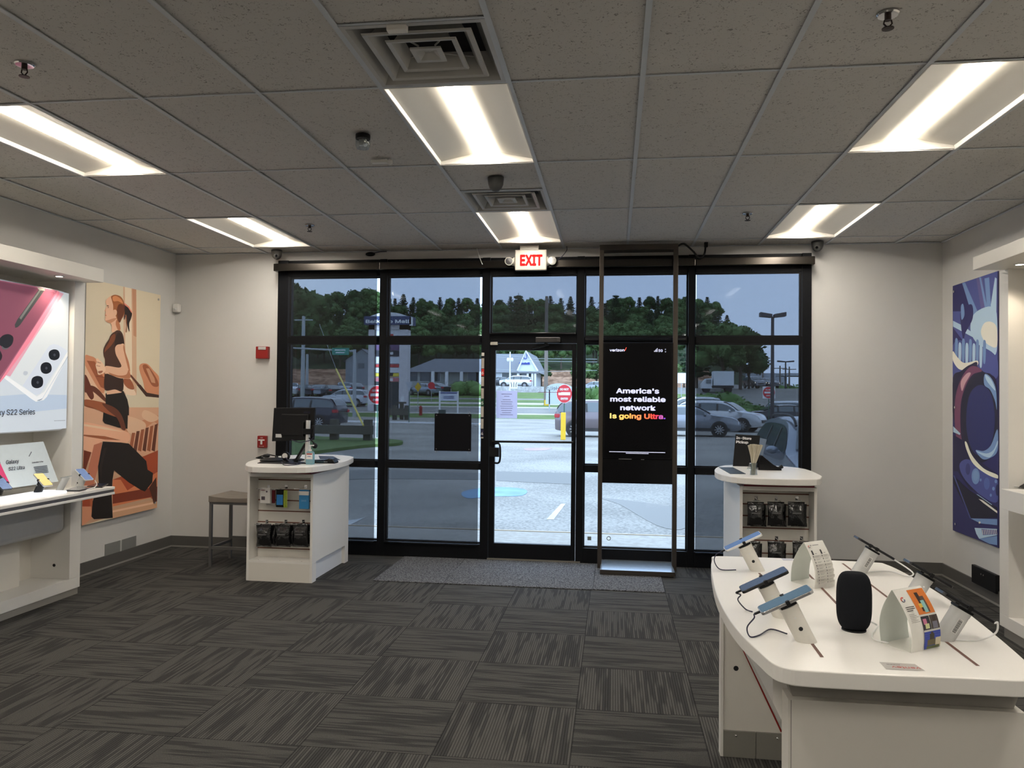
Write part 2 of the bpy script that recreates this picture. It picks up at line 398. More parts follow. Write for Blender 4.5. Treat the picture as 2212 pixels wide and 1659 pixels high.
# door leaf
dx0, dx1 = -1.205, -.357
g = G().box(dx0 + .004, -1.147, 7.39, 7.44, .02, 2.10).box(-.402, dx1 - .004, 7.39, 7.44, .02, 2.10).box(-1.147, -.402, 7.39, 7.44, 2.035, 2.10).box(-1.147, -.402, 7.39, 7.44, .02, .163)
door = struct(g.build('door_1', FR, bevel=.003))
G().box(-1.147, -.402, 7.412, 7.418, .163, 2.035).build('pane', GLASS, door)
G().tube([(-1.165, 7.40, 1.15), (-1.165, 7.34, 1.15), (-.385, 7.34, 1.155), (-.385, 7.40, 1.155)], .011, 10).build('push_bar', BLACKM, door, smooth=True)
G().tube(spline([(-1.15, 7.39, 1.125), (-1.10, 7.345, 1.13), (-1.083, 7.33, 1.09), (-1.083, 7.33, .99), (-1.10, 7.345, .945), (-1.15, 7.39, .94)], 5, False), .0095, 8).box(-1.195, -1.10, 7.36, 7.39, 1.0, 1.09).cyl((-1.185, 7.39, 1.09), (-1.185, 7.37, 1.09), .012, n=10).build('door_handle', BLK, door, smooth=True)
G().box(-.75, -.52, 7.33, 7.40, 2.108, 2.158).box(-.55, -.51, 7.325, 7.4, 2.112, 2.154).build('door_closer', mat('closer_metal', (.045, .042, .04), .35, .7), door, bevel=.004)
G().tube([(-.66, 7.35, 2.10), (-.62, 7.30, 2.085), (-.72, 7.33, 2.06), (-.78, 7.38, 2.055)], .009, 8).build('closer_arm', BLACKM, door, smooth=True)
G().box(-1.195, -1.125, 7.365, 7.39, 2.085, 2.115).build('door_contact', mat('beige_plastic', (.50, .47, .41), .5), door, bevel=.003)
G().box(-1.21, -.31, 7.38, 7.54, 0, .018).build('threshold', mat('worn_aluminium', (.30, .28, .24), .45, .6), door)
# address numerals on the transom glass, seen from behind
tag(text('address_numerals', '94', .125, mat('numeral_vinyl', (.010, .011, .012), .6), None, (-.74, 7.470, 2.285), mirror=True), 'dark reversed number 94 on the transom glass above the door', 'window lettering')
# ---------------- roller shades ----------------
def shade(i, x0, x1, z0, z1, label, y=7.36):
    t = thing('roller_shade', label, 'window shade', ((x0 + x1) / 2, y, z1), group='translucent grey roller shades')
    g = G(); n = 14
    g.add([(x0, y, z0), (x1, y, z0), (x1, y, z1), (x0, y, z1)], [(0, 1, 2, 3)]); g.build('shade_fabric', SHADE, t, smooth='raw')
    G().box(x0, x1, y - .008, y + .008, z0 - .018, z0).build('hem_bar', BLKG, t, bevel=.003)
    return t
shade(0, -3.268, -2.337, .148, 2.86, 'translucent grey roller shade drawn fully down over the leftmost window, behind the monitor counter')
shade(1, -2.238, -1.300, .148, 2.86, 'translucent grey roller shade behind the hanging black panel, between first mullion and door')
shade(2, -1.198, -.365, 2.205, 2.86, 'short translucent grey roller shade over the transom glass above the door')
shade(3, -.278, .672, 2.150, 2.86, 'half-drawn translucent grey roller shade above the big black display screen')
shade(4, .760, 1.715, .148, 2.86, 'translucent grey roller shade drawn fully down over the rightmost window, behind the pickup counter')
VAL = mat('dark_bronze_valance', (.062, .055, .048), .22, .95, vary=.06, scale=3)
for (x0, x1, lab) in ((-3.392, -2.30, 'dark metal shade valance over the leftmost window, catching a bright glint'), (-2.298, .744, 'long dark metal shade valance above the door and middle windows, behind the exit sign'), (.746, 1.812, 'dark metal shade valance over the rightmost window with a bright glint')):
    o = G().box(x0, x1, 7.29, 7.385, 2.82, 2.895).build('shade_valance', VAL, bevel=.006); tag(o, lab, 'valance', 'dark shade valances')
# walk-off mat: three tiles
mm = mat_mat(); mm2 = mat('grey_mat_weave', (.085, .085, .092), .95, vary=.5, scale=140)
t = thing('entry_mat', 'grey looped walk-off mat on the carpet in front of the glass door', 'mat', (-.8, 6.9, 0))
for (a, b, m_) in ((-2.03, -1.42, mm), (-1.418, -.16, mm), (-.158, .425, mm)):
    G().box(a, b, 6.37 if b < 0.2 else 6.38, 7.37, .0, .008).build('mat_tile', m_, t, bevel=.003)
# ---------------- ceiling fixtures ----------------
REFL = mat('white_troffer_reflector', (.86, .83, .77), .5, vary=.01, spec=.3)
LENS = mat('lit_lens', (1, .93, .80), .4, emit=LAMP, vary=0, ecol=(1, .93, .83, 1))
def troffer():
    t = thing('ceiling_light', '', 'ceiling light', (0, 0, ZC))
    hw, hl = .294, .598
    prof = [(hw, 0.0), (hw - .005, .022)] + [(hw - .005 - (hw - .052) * math.sin(a * math.pi / 16), .022 + .068 * (1 - math.cos(a * math.pi / 16)) ** .5 * 1.0) for a in range(1, 9)]
    prof = [(x, min(z, .092)) for x, z in prof]
    pr = prof + [(-x, z) for x, z in prof[::-1]]
    g = G().ring([[(x, y, z) for x, z in pr] for y in (-hl, hl)], closed=False, cap=False)
    for y in (-hl, hl): g.add([(x, y, z) for x, z in pr], [list(range(len(pr)))])
    g.build('reflector', REFL, t, world=False, smooth=True)
    g = G().box(-hw - .004, hw + .004, -hl - .006, -hl, -.002, .004).box(-hw - .004, hw + .004, hl, hl + .006, -.002, .004)
    g.box(-hw - .006, -hw, -hl, hl, -.002, .004).box(hw, hw + .006, -hl, hl, -.002, .004)
    g.build('trim_rim', REFL, t, world=False)
    y0, y1 = -hl + .004, hl - .004
    g = G().add([(x, y, z) for y in (y0, y1) for x, z in ((-.046, .091), (-.046, .052), (.046, .052), (.046, .091))], [(1, 2, 6, 5)]).add([(x, y, z) for y in (y0, y1) for x, z in ((-.046, .091), (-.046, .052), (.046, .052), (.046, .091))], [(0, 1, 5, 4), (2, 3, 7, 6), (0, 3, 2, 1), (4, 5, 6, 7)], 1)
    g.build('lens', [LENS, mat('lens_side', (1, .93, .8), .4, emit=9.0, vary=0, ecol=(1, .91, .76, 1))], t, world=False)
    return t
tf = troffer()
LL = {(-5, 0): 'long recessed ceiling light over the left display counter, cut by the left picture edge', (-5, 2): 'recessed ceiling light nearest the left corner of the window wall',
      (-1, 0): 'recessed ceiling light directly beside the big square air vent', (-1, 2): 'recessed ceiling light just above the exit sign',
      (3, 0): 'long recessed ceiling light at the upper right, cut by the right edge of the view', (3, 2): 'recessed ceiling light nearest the right end of the window wall'}
first = True
for (c, r) in lights:
    loc = (GX + (c + .5) * TW, GY + (r + .5) * TL, ZC)
    lab = LL.get((c, r), 'recessed ceiling light in the rear part of the shop')
    gp = 'recessed troffer lights' if (c, r) in LL else 'recessed troffer lights at the rear'
    if first: tf.location = loc; tf['label'] = lab; tf['group'] = gp; first = False
    else: dup(tf, loc, label=lab, group=gp)
VM = mat('vent_grey_paint', (.50, .49, .46), .4)
DARK = mat('duct_dark', (.01, .01, .012), .8)
def ventf():
    t = thing('air_vent', '', 'air vent', (0, 0, ZC)); h = .298
    def sq(r, z): return [(r, r, z), (-r, r, z), (-r, -r, z), (r, -r, z)]
    G().ring([sq(h, -.001), sq(h - .025, -.001), sq(h - .035, .02), sq(h - .085, .11)], cap=False).build('frame', VM, t, world=False)
    for k, (ro, zo, ri, zi) in enumerate(((.222, .0, .165, .07), (.145, .004, .10, .062))):
        G().ring([sq(ro + .004, zo + .004), sq(ro, zo - .004), sq(ro - .018, zo), sq(ri, zi)], cap=False).build('louver_cone', VM, t, world=False)
    G().ring([sq(.066, .012), sq(.066, .004), sq(.045, .004), sq(.02, .024), sq(.001, .024)], cap=False).build('centre_plate', VM, t, world=False)
    G().lathe([(.19, .11), (.19, .2), (.001, .2)], (0, 0, 0), 28).box(-.215, .215, -.215, .215, .111, .112).build('duct', DARK, t, world=False)
    g = G()
    for a in (45, 135, 225, 315):
        a = math.radians(a); g.tube([(.05 * math.cos(a), .05 * math.sin(a), .03), (.28 * math.cos(a), .28 * math.sin(a), .075)], .004, 6)
    g.build('brace', VM, t, world=False)
    return t
v = ventf(); v.location = (GX - .5 * TW, vents[0][1] + .3048, ZC); tag(v, 'large square louvred air vent in the ceiling, the one nearer the viewer', group='square ceiling vents')
G().box(GX - .5 * TW - .10, GX - .5 * TW - .02, vents[0][1] + .015, vents[0][1] + .05, ZC - .02, ZC + .02).build('label_clip', REFL, v, bevel=.003)
dup(ventf() if False else v, (GX - .5 * TW, vents[1][1] + .3048, ZC), label='smaller-looking square air vent between the dome camera and the light above the exit sign', group='square ceiling vents')
for o in list(bpy.data.objects):
    if o.name.startswith('label_clip') and o.parent and o.parent.name.endswith('.001'): bpy.data.objects.remove(o)
# sprinkler heads
def sprinkler(p, lab, first=[None]):
    if first[0]: return dup(first[0], (p[0], p[1], ZC), label=lab)
    t = thing('sprinkler_head', lab, 'sprinkler', (p[0], p[1], ZC), group='ceiling sprinkler heads')
    G().lathe([(.001, -.004), (.018, -.005), (.036, -.004), (.041, .001), (.041, .003)], (0, 0, 0), 24).build('escutcheon', CHROME, t, world=False, smooth=True)
    db = mat('dark_brass', (.05, .035, .03), .4, .7)
    G().cyl((0, 0, 0), (0, 0, -.022), .012).tube([(-.012, 0, -.02), (-.015, 0, -.034), (0, 0, -.05)], .003, 6).tube([(.012, 0, -.02), (.015, 0, -.034), (0, 0, -.05)], .003, 6).build('body', db, t, world=False)
    G().lathe([(.001, -.055), (.022, -.054), (.022, -.051), (.001, -.050)], (0, 0, 0), 12).build('deflector', db, t, world=False)
    first[0] = t; return t
for p, lab in ((PZ(53, 140, ZC), 'sprinkler head in the ceiling at the upper left, above the left display wall'), (PZ(669, 487, ZC), 'small sprinkler head beside the left rear ceiling light'), (PZ(1918, 32, ZC), 'chrome-rimmed sprinkler head near the top right of the ceiling'), (PZ(1615, 462, ZC), 'small sprinkler head in the ceiling above the rightmost window')):
    sprinkler(p, lab)
# dome cameras
GRYC = mat('grey_camera_shell', (.05, .05, .048), .4)
def domecam(p, lab, ang, shell, first=[None]):
    t = thing('dome_camera', lab, 'security camera', (p[0], p[1], ZC), rz=ang, group='ceiling dome cameras')
    G().lathe([(.001, 0), (.054, 0), (.054, -.012), (.050, -.045), (.040, -.070), (.022, -.088), (.001, -.094)], (0, 0, 0), 28).build('housing', shell, t, world=False, smooth='full')
    G().ball((0, -.022, -.055), .032, 14).build('eyeball', mat('camera_eye', (.09, .09, .085), .3), t, world=False, smooth='full')
    G().cyl((0, -.05, -.062), (0, -.058, -.064), .012, n=14).build('camera_lens', BLKG, t, world=False)
    return t
domecam(PZ(598, 541, ZC), 'grey dome camera at the left end of the window wall, above the valance', .35, mat('warm_camera_shell', (.075, .068, .06), .4))
domecam(PZ(1071, 384, ZC), 'dark grey dome camera in the middle of the ceiling in front of the small vent', math.pi, mat('dark_camera_shell', (.055, .055, .053), .4))
domecam(PZ(1766, 522, ZC), 'grey dome camera at the right end of the window wall, near the corner', -.35, GRYC)
# strobe + alarm + black sensor
p = PZ(784, 291, ZC)
t = thing('ceiling_strobe', 'clear ceiling strobe with a black base, left of the big vent', 'strobe', (p.x, p.y, ZC))
G().cyl((0, 0, 0), (0, 0, -.026), .041, n=28).build('base', BLK, t, world=False, bevel=.003)
G().lathe([(.040, -.026), (.041, -.06), (.034, -.078), (.001, -.08)], (0, 0, 0), 28).build('clear_lens', ACRYL, t, world=False, smooth=True)
G().box(-.02, .02, -.01, .01, -.06, -.028).cyl((0, 0, -.03), (.02, -.01, -.062), .012, n=12).build('flash_tube', MUSE, t, world=False)
p = PZ(826, 345, ZC)
t = thing('door_chime_sensor', 'small white bar-shaped ceiling sensor beside the clear strobe', 'sensor', (p.x, p.y, ZC))
G().box(-.07, .035, -.018, .018, -.022, 0).build('body', WHITE, t, world=False, bevel=.006)
G().ball((.05, -.005, -.016), .018, 12).build('bulb', WHITE, t, world=False, smooth='full')
p = PY(800, 549, 7.40)
t = thing('ceiling_sensor', 'small black oval sensor hanging by its wire at the top of the window wall', 'sensor', (p.x, p.y, p.z))
G().ball((0, 0, 0), .05, 14, sc=(1, .5, .42)).build('body', BLK, t, world=False, smooth='full')
G().tube([(.03, 0, .01), (.1, 0, .022), (.16, .03, .03)], .004, 6).build('wire', CABB, t, world=False)
# exit sign with emergency heads
p0 = PY(1113, 538, 7.26); p1 = PY(1181, 584, 7.26)
CREAM = mat('cream_plastic', (.46, .43, .37), .42)
t = thing('exit_sign', 'red-lettered EXIT sign with two emergency lamp heads above the door', 'exit sign', ((p0.x + p1.x) / 2, 7.28, p1.z))
zt = 2.985
G().box(p0.x, p1.x, 7.24, 7.285, p1.z, zt).build('housing', CREAM, t, bevel=.01, seg=3)
G().box(-.90, -.72, 7.255, 7.285, zt, ZC).build('mounting_canopy', CREAM, t, bevel=.003)
EX = mat('lit_red_letters', (.30, .003, .003), .6, emit=.75, vary=0, ecol=(1, .012, .015, 1), spec=.1)
text('letters', 'EXIT', .185, EX, t, ((p0.x + p1.x) / 2 + .003, 7.2395, p1.z + .048), bold=.007, align='CENTER', fit=.205, th=.001)
for s in (-1, 1):
    cx = (p0.x + p1.x) / 2 + s * .195; cz = p1.z + .085
    h = G().cyl((cx + s * .01, 7.262, cz), (cx + s * .01, 7.215, cz), .036, .040, 24).cyl((cx - s * .04, 7.262, cz), (cx, 7.262, cz), .045, .03, 16).build('lamp_head', CREAM, t, smooth=True)
    G().lathe([(.001, .002), (.034, .001), (.034, 0)], (cx + s * .01, 7.2145, cz), 20, X=(1, 0, 0), Y=(0, 0, 1)).build('lamp_lens', CHROME, h, smooth=True)
# loose wires
def cable(name, pts, r, m, label, n=6, sm=True):
    o = G().tube(spline([tuple(p) for p in pts], 6, False) if sm else pts, r, n).build(name, m, smooth=True); return tag(o, label, 'cable')
cable('exit_sign_wire', [PY(1196, 567, 7.27), PY(1212, 556, 7.3), PY(1224, 541, 7.35), (PY(1224, 530, 7.38).x, 7.38, ZC + .005)], .0035, CABB, 'thin dark wire curling from the exit sign up to the ceiling')
cable('loose_wire', [(PY(1030, 543, 7.38).x, 7.38, ZC), PY(1036, 556, 7.32), PY(1042, 571, 7.27)], .0035, CABW, 'short white wire end hanging from the ceiling left of the exit sign')
# wall devices on the back wall
p0 = PY(557, 749, 7.465); p1 = PY(583, 775, 7.465)
t = thing('fire_alarm', 'red square wall fire alarm, the upper of the two red devices', 'fire alarm', ((p0.x + p1.x) / 2, 7.465, p1.z))
G().box(p0.x, p1.x, 7.415, 7.465, p1.z, p0.z).build('housing', REDP, t, bevel=.006)
G().box(p0.x + .03, p1.x - .02, 7.408, 7.415, p0.z - .034, p0.z - .004).build('strobe_window', MUSE, t, bevel=.002)
p0 = PY(560, 941, 7.465); p1 = PY(578.5, 967, 7.465)
t = thing('pull_station', 'small red fire alarm pull station with a white T handle, left of the monitor', 'fire alarm', ((p0.x + p1.x) / 2, 7.465, p1.z))
G().box(p0.x, p1.x, 7.42, 7.465, p1.z, p0.z).build('housing', REDP, t, bevel=.006)
cx = (p0.x + p1.x) / 2; cz = (p0.z + p1.z) / 2
G().box(cx - .033, cx + .033, 7.412, 7.42, cz + .012, cz + .026).box(cx - .01, cx + .01, 7.412, 7.42, cz - .026, cz + .012).build('handle', WHITE, t, bevel=.002)
text('lettering', 'FIRE', .018, WHITE, t, (cx, 7.419, p0.z - .024), align='CENTER'); text('lettering', 'PULL DOWN', .013, WHITE, t, (cx, 7.419, p1.z + .012), align='CENTER')
p0 = PY(371.5, 657, 7.44); p1 = PY(386, 675, 7.44)
t = thing('motion_sensor', 'small white motion sensor in the left corner of the room', 'sensor', (XL + .045, 7.44, p1.z))
G().box(XL + .005, XL + .075, 7.405, 7.462, p1.z, p0.z).build('housing', WHITE, t, bevel=.012, seg=3)
G().ball((XL + .04, 7.405, p1.z + .03), .013, 10).build('eye', MUSE, t, smooth='full')
# vents low on side walls, outlet plates
t = thing('wall_grille', 'pair of grey blank wall plates just above the left baseboard', 'wall plate', (XL, 6.64, .1))
a = PX(226, 1177, XL).y; b = PX(258, 1168, XL).y; c_ = PX(261, 1168, XL).y; d_ = PX(293, 1160, XL).y
for y0, y1 in ((a, b), (c_, d_)): G().box(XL, XL + .008, y0, y1, .112, .215).build('plate', mat('grey_plate', (.23, .23, .22), .5), t, bevel=.002)
G().box(XL, XL + .010, b, c_, .112, .215).build('divider', MUSE, t)
t = thing('floor_box', 'black plastic outlet box low on the right wall beside the display unit', 'outlet box', (XR, 6.6, .1))
G().box(XR - .03, XR, 6.42, 6.83, .09, .235).build('cover', BLK, t, bevel=.004)
for y in (6.62, 6.66): G().cyl((XR - .03, y, .19), (XR - .033, y, .19), .006, n=10).build('screw', STEEL, t)
# coloured height strip beside the door
t = thing('height_strip', 'tall narrow height marker strip with coloured number blocks on the door frame', 'height marker', (-1.265, 7.38, 1.15))
zz = lambda py: PY(1048, py, 7.38).z
x0, x1 = -1.285, -1.253
G().box(x0, x1, 7.376, 7.384, zz(946), zz(762)).build('backing', BLK, t)
for y0, y1, c, s in ((762, 769, (190, 185, 175), ''), (774, 796, (165, 158, 148), ''), (797, 812, (190, 40, 30), '6'), (814, 834, (165, 158, 148), ''), (839, 861, (165, 158, 148), ''), (862, 877, (20, 70, 40), '5'), (878, 901, (165, 158, 148), ''), (905, 926, (165, 158, 148), ''), (928, 943, (15, 12, 45), '4'), (944, 947, (165, 158, 148), '')):
    b = G().box(x0 + .003, x1 - .003, 7.374, 7.376, zz(y1), zz(y0)).build('colour_block' if s else 'blank_block', mat(f'strip_{c[0]}_{c[1]}', rgb(*c, 1.4), .6), t)
    if s: text('numeral', s, .055, WHITE, t, ((x0 + x1) / 2, 7.3735, (zz(y0) + zz(y1)) / 2 - .019), align='CENTER', bold=.0008)
# black panel hanging in window 2
t = thing('hanging_panel', 'square matt black panel hanging by corner hooks in front of the left shade', 'panel', (-1.58, 7.33, 1.04))
p0 = PY(939, 893, 7.325); p1 = PY(1017.5, 975, 7.325)
G().box(p0.x, p1.x, 7.322, 7.330, p1.z, p0.z).build('board', mat('matt_black_board', (.006, .006, .008), .7, spec=.1), t, bevel=.002)
for x in (p0.x + .02, p1.x - .02):
    for z, s in ((p0.z, 1), (p1.z, -1)):
        G().tube([(x - .008, 7.327, z), (x - .008, 7.327, z + s * .012), (x, 7.327, z + s * .018), (x + .008, 7.327, z + s * .012), (x + .008, 7.327, z)], .0015, 5).build('hook', STEEL, t)
        G().cyl((x, 7.322, z - s * .018), (x, 7.320, z - s * .018), .004, n=8).build('rivet', STEEL, t)
# paper notice on the door glass + vinyl lettering
t = thing('paper_notice', 'pale lilac printed paper notice taped to the door glass', 'notice', (-1.1, 7.419, 1.4))
p0 = PY(1072, 844, 7.419); p1 = PY(1117, 904, 7.419)
G().box(p0.x, p1.x, 7.4185, 7.4195, p1.z, p0.z).build('sheet', paper('thin_paper', (.86, .84, .97), .6), t)
g = G(); W = p1.x - p0.x
for k in range(10):
    z = p0.z - .035 - k * .021 - (.012 if k > 1 else 0); wd = (.5, .25, .38, .55, .5, .6, .55, .5, .42, .6)[k] * W
    cx = (p0.x + p1.x) / 2; g.box(cx - wd / 2, cx + wd / 2, 7.4178, 7.4182, z, z + .005)
g.build('printed_lines', mat('faint_ink', (.25, .24, .36), .7), t)
text('vinyl_lettering', 'ollaH', .085, mat('grey_vinyl', (.30, .33, .34), .6), door, PY(1181, 843, 7.4195), sx=.8) if False else None
o = text('vinyl_lettering', 'Hello', .075, mat('grey_vinyl', (.30, .33, .34), .6), None, PY(1209, 843, 7.4205), mirror=True); tag(o, 'grey reversed Hello lettering stuck on the door glass beside the notice', 'window lettering')
o = G().box(PY(1162, 847, 7.42).x, PY(1212, 847, 7.42).x, 7.4195, 7.4205, PY(1185, 848, 7.42).z, PY(1185, 847, 7.42).z).build('red_vinyl_line', mat('red_vinyl', (.45, .08, .07), .6)); tag(o, 'thin red vinyl line on the door glass under the greeting', 'window lettering')
for (px, py, s, lab) in ((1273, 1163, 'square', 'small grey square app icon sticker low on the window beside the door'), (1315, 1163, 'round', 'small grey ring icon sticker low on the window beneath the screen')):
    p = PY(px, py, 7.473)
    if s == 'round': g = G().ring([[(p.x + math.cos(a * .3927) * r, 7.4735, p.z + math.sin(a * .3927) * r) for a in range(16)] for r in (.014, .021)], cap=False)
    else: g = G().box(p.x - .018, p.x + .018, 7.473, 7.474, p.z - .018, p.z + .018)
    tag(g.build('window_decal', mat('grey_decal', (.30, .33, .30), .6)), lab, 'sticker')
# ---------------- outside: ground ----------------
def gmat(name, c1, c2, sc, rough=.9, pos=(.4, .6)):
    m = bpy.data.materials.new(name); m.use_nodes = True; t = m.node_tree; L = t.links.new; b = t.nodes['Principled BSDF']
    b.inputs['Roughness'].default_value = rough; b.inputs['Specular IOR Level'].default_value = .25
    g = N(t, 'ShaderNodeNewGeometry'); n = N(t, 'ShaderNodeTexNoise', i_Scale=float(sc), i_Detail=6.0, i_Roughness=.65); L(g.outputs['Position'], n.inputs['Vector'])
    n2 = N(t, 'ShaderNodeTexNoise', i_Scale=.35, i_Detail=3.0); L(g.outputs['Position'], n2.inputs['Vector'])
    a = N(t, 'ShaderNodeMath', operation='MULTIPLY_ADD'); a.inputs[1].default_value = .5; L(n2.outputs['Fac'], a.inputs[0]); L(n.outputs['Fac'], a.inputs[2])
    s = N(t, 'ShaderNodeMath', operation='SUBTRACT'); s.inputs[1].default_value = .25; L(a.outputs[0], s.inputs[0])
    r = N(t, 'ShaderNodeValToRGB'); r.color_ramp.elements[0].position = pos[0]; r.color_ramp.elements[0].color = (*c1, 1)
    r.color_ramp.elements[1].position = pos[1]; r.color_ramp.elements[1].color = (*c2, 1); L(s.outputs[0], r.inputs[0]); L(r.outputs[0], b.inputs['Base Color']); return m
ASPH = gmat('weathered_asphalt', (.225, .213, .19), (.40, .38, .34), 22)
ROAD = gmat('road_asphalt', (.20, .195, .18), (.28, .27, .25), 9)
CONC = gmat('sidewalk_concrete', (.42, .39, .34), (.52, .49, .44), 12)
GRASS = gmat('mown_grass', (.075, .13, .035), (.16, .23, .07), 7)
FORF = gmat('forest_floor', (.02, .035, .015), (.05, .07, .03), .5)
ROCK = gmat('orange_rock_slope', (.16, .085, .05), (.42, .26, .17), .8)
GZ = -.17
prof = [(7.53, -.02), (9.15, -.02), (9.16, GZ), (45, GZ), (62, GZ), (66, .09), (67.5, .16), (73.5, .56), (75, .65), (79, .83), (82, 1.0), (86, 1.3), (89, 1.45), (97, 2.2), (99, 2.3), (105, 3.0), (124, 3.4), (134, 6.4), (160, 12), (215, 25), (300, 24.5)]
def gz(x, y):
    for (a, za), (b, zb) in zip(prof, prof[1:]):
        if a <= y <= b: z = za + (zb - za) * (y - a) / (b - a); break
    else: z = prof[-1][1]
    if y > 110:
        k = max(0, min(1, (x / y - .125) / .06)); z = z * (1 - k) + (3.2 + (y - 110) * .006) * k
    return z
def band(y, x):
    r = x / y
    if y < 9.15: return 'sidewalk'
    if y < 62: return 'parking_lot'
    if r > .11: return 'far_road' if y < 128 else 'far_field'
    if y < 66: return 'grass_verge'
    if y < 67.5: return 'road_curb'
    if y < 73.5: return 'main_road'
    if y < 75: return 'road_curb'
    if y < 79: return 'grass_verge'
    if y < 82: return 'road_curb'
    if y < 86: return 'grass_verge'
    if y < 89: return 'main_road'
    if y < 97: return 'grass_verge'
    if y < 124: return 'upper_lot'
    if y < 134: return 'rocky_slope'
    return 'wooded_hill'
xs_ = [-300, -200, -140, -100, -80, -60, -50, -40, -30, -25, -20, -15, -10, -6, -3, 0, 3, 6, 9, 12, 16, 20, 25, 30, 40, 60, 90, 140, 220, 300]
ys_ = sorted(set([p[0] for p in prof] + [12, 16, 20, 25, 30, 36, 54, 93, 102, 115, 128, 145, 180, 250]))
cells = {}
for i in range(len(ys_) - 1):
    for j in range(len(xs_) - 1):
        a, b, c, d = xs_[j], xs_[j + 1], ys_[i], ys_[i + 1]
        cells.setdefault(band((c + d) / 2, (a + b) / 2), []).append([(a, c, gz(a, c)), (b, c, gz(b, c)), (b, d, gz(b, d)), (a, d, gz(a, d))])
GM = dict(sidewalk=CONC, parking_lot=ASPH, grass_verge=GRASS, road_curb=CONC, main_road=ROAD, upper_lot=ROAD, rocky_slope=ROCK, wooded_hill=FORF, far_road=ROAD, far_field=FORF)
for k, qs in cells.items():
    g = G()
    for q in qs: g.add(q, [(0, 1, 2, 3)])
    struct(g.build(k, GM[k]))
def patch(name, pts, m, z=GZ + .006, sm=True, h=None):
    P = [PZ(a, b, z) for a, b in pts]; Q = [(p.x, p.y) for p in P]
    if sm: Q = spline(Q, 4)
    g = G(); g.prism(Q, (0, 0, z - (h or .004)), (1, 0, 0), (0, 1, 0), h or .004); return struct(g.build(name, m))
patch('grass_island', [(560, 944), (640, 940), (740, 945), (822, 947), (868, 951), (858, 957), (800, 960), (735, 967), (660, 977), (560, 992)], GRASS, z=GZ + .10, h=.1)
patch('tar_patch', [(1072, 1018), (1240, 1022), (1240, 1046), (1150, 1042), (1072, 1038)], mat('fresh_asphalt', (.20, .195, .18), .9), sm=False)
patch('tar_patch', [(560, 1020), (820, 1014), (1046, 1022), (1046, 1036), (820, 1034), (560, 1040)], mat('fresh_asphalt', (.20, .195, .18), .9), sm=False)
patch('tar_patch', [(1300, 1075), (1480, 1100), (1480, 1140), (1420, 1135), (1340, 1090)], mat('old_asphalt', (.25, .24, .22), .9))
patch('blue_parking_paint', [(1000, 1062), (1060, 1052), (1132, 1056), (1128, 1070), (1060, 1072), (1010, 1076)], mat('faded_blue_paint', (.20, .34, .50), .8, vary=.4, scale=3))
patch('red_paint_mark', [(1135, 968), (1190, 967), (1180, 972), (1140, 973)], mat('faded_red_paint', (.40, .28, .28), .8, vary=.3, scale=3))
WP = mat('worn_white_paint', (.58, .58, .57), .8, vary=.25, scale=3)
patch('parking_line', [(752, 1124), (784, 1119), (768, 1128), (752, 1135)], WP, sm=False)
patch('parking_line', [(1180, 1122), (1196, 1122), (1222, 1088), (1212, 1088)], WP, sm=False)
patch('parking_line', [(560, 909), (620, 905), (1045, 914), (1045, 917), (620, 909)], WP, sm=False)
g = G().box(-60, 60, 9.13, 9.17, GZ, -.012); struct(g.build('curb_edge', mat('curb_paint', (.62, .50, .36), .8, vary=.2, scale=2)))
# ---------------- trees ----------------
def leafmat(name, a, b):
    m = bpy.data.materials.new(name); m.use_nodes = True; t = m.node_tree; L = t.links.new; p = t.nodes['Principled BSDF']
    p.inputs['Roughness'].default_value = .7; p.inputs['Specular IOR Level'].default_value = .2
    c = N(t, 'ShaderNodeTexCoord'); n = N(t, 'ShaderNodeTexNoise', i_Scale=1.3, i_Detail=5.0); L(c.outputs['Object'], n.inputs['Vector'])
    oi = N(t, 'ShaderNodeObjectInfo'); ad = N(t, 'ShaderNodeMath', operation='MULTIPLY_ADD'); ad.inputs[1].default_value = .55; L(oi.outputs['Random'], ad.inputs[0]); L(n.outputs['Fac'], ad.inputs[2])
    sb = N(t, 'ShaderNodeMath', operation='SUBTRACT'); sb.inputs[1].default_value = .27; L(ad.outputs[0], sb.inputs[0])
    r = N(t, 'ShaderNodeValToRGB'); r.color_ramp.elements[0].position = .3; r.color_ramp.elements[0].color = (*a, 1); r.color_ramp.elements[1].position = .7; r.color_ramp.elements[1].color = (*b, 1)
    L(sb.outputs[0], r.inputs[0]); L(r.outputs[0], p.inputs['Base Color']); return m
LEAF = leafmat('summer_leaves', (.035, .075, .022), (.11, .19, .06)); PINE = leafmat('pine_needles', (.018, .040, .020), (.045, .085, .035))
BARK = mat('tree_bark', (.09, .07, .055), .9)
def leafcard(g, c, s, rr):
    a = V((rr.gauss(0, 1), rr.gauss(0, 1), rr.gauss(0, 1))).normalized(); b = a.cross(V((rr.gauss(0, 1), rr.gauss(0, 1), rr.gauss(0, 1)))).normalized()
    g.add([c + a * s, c + b * s * .6, c - a * s, c - b * s * .6], [(0, 1, 2, 3)])
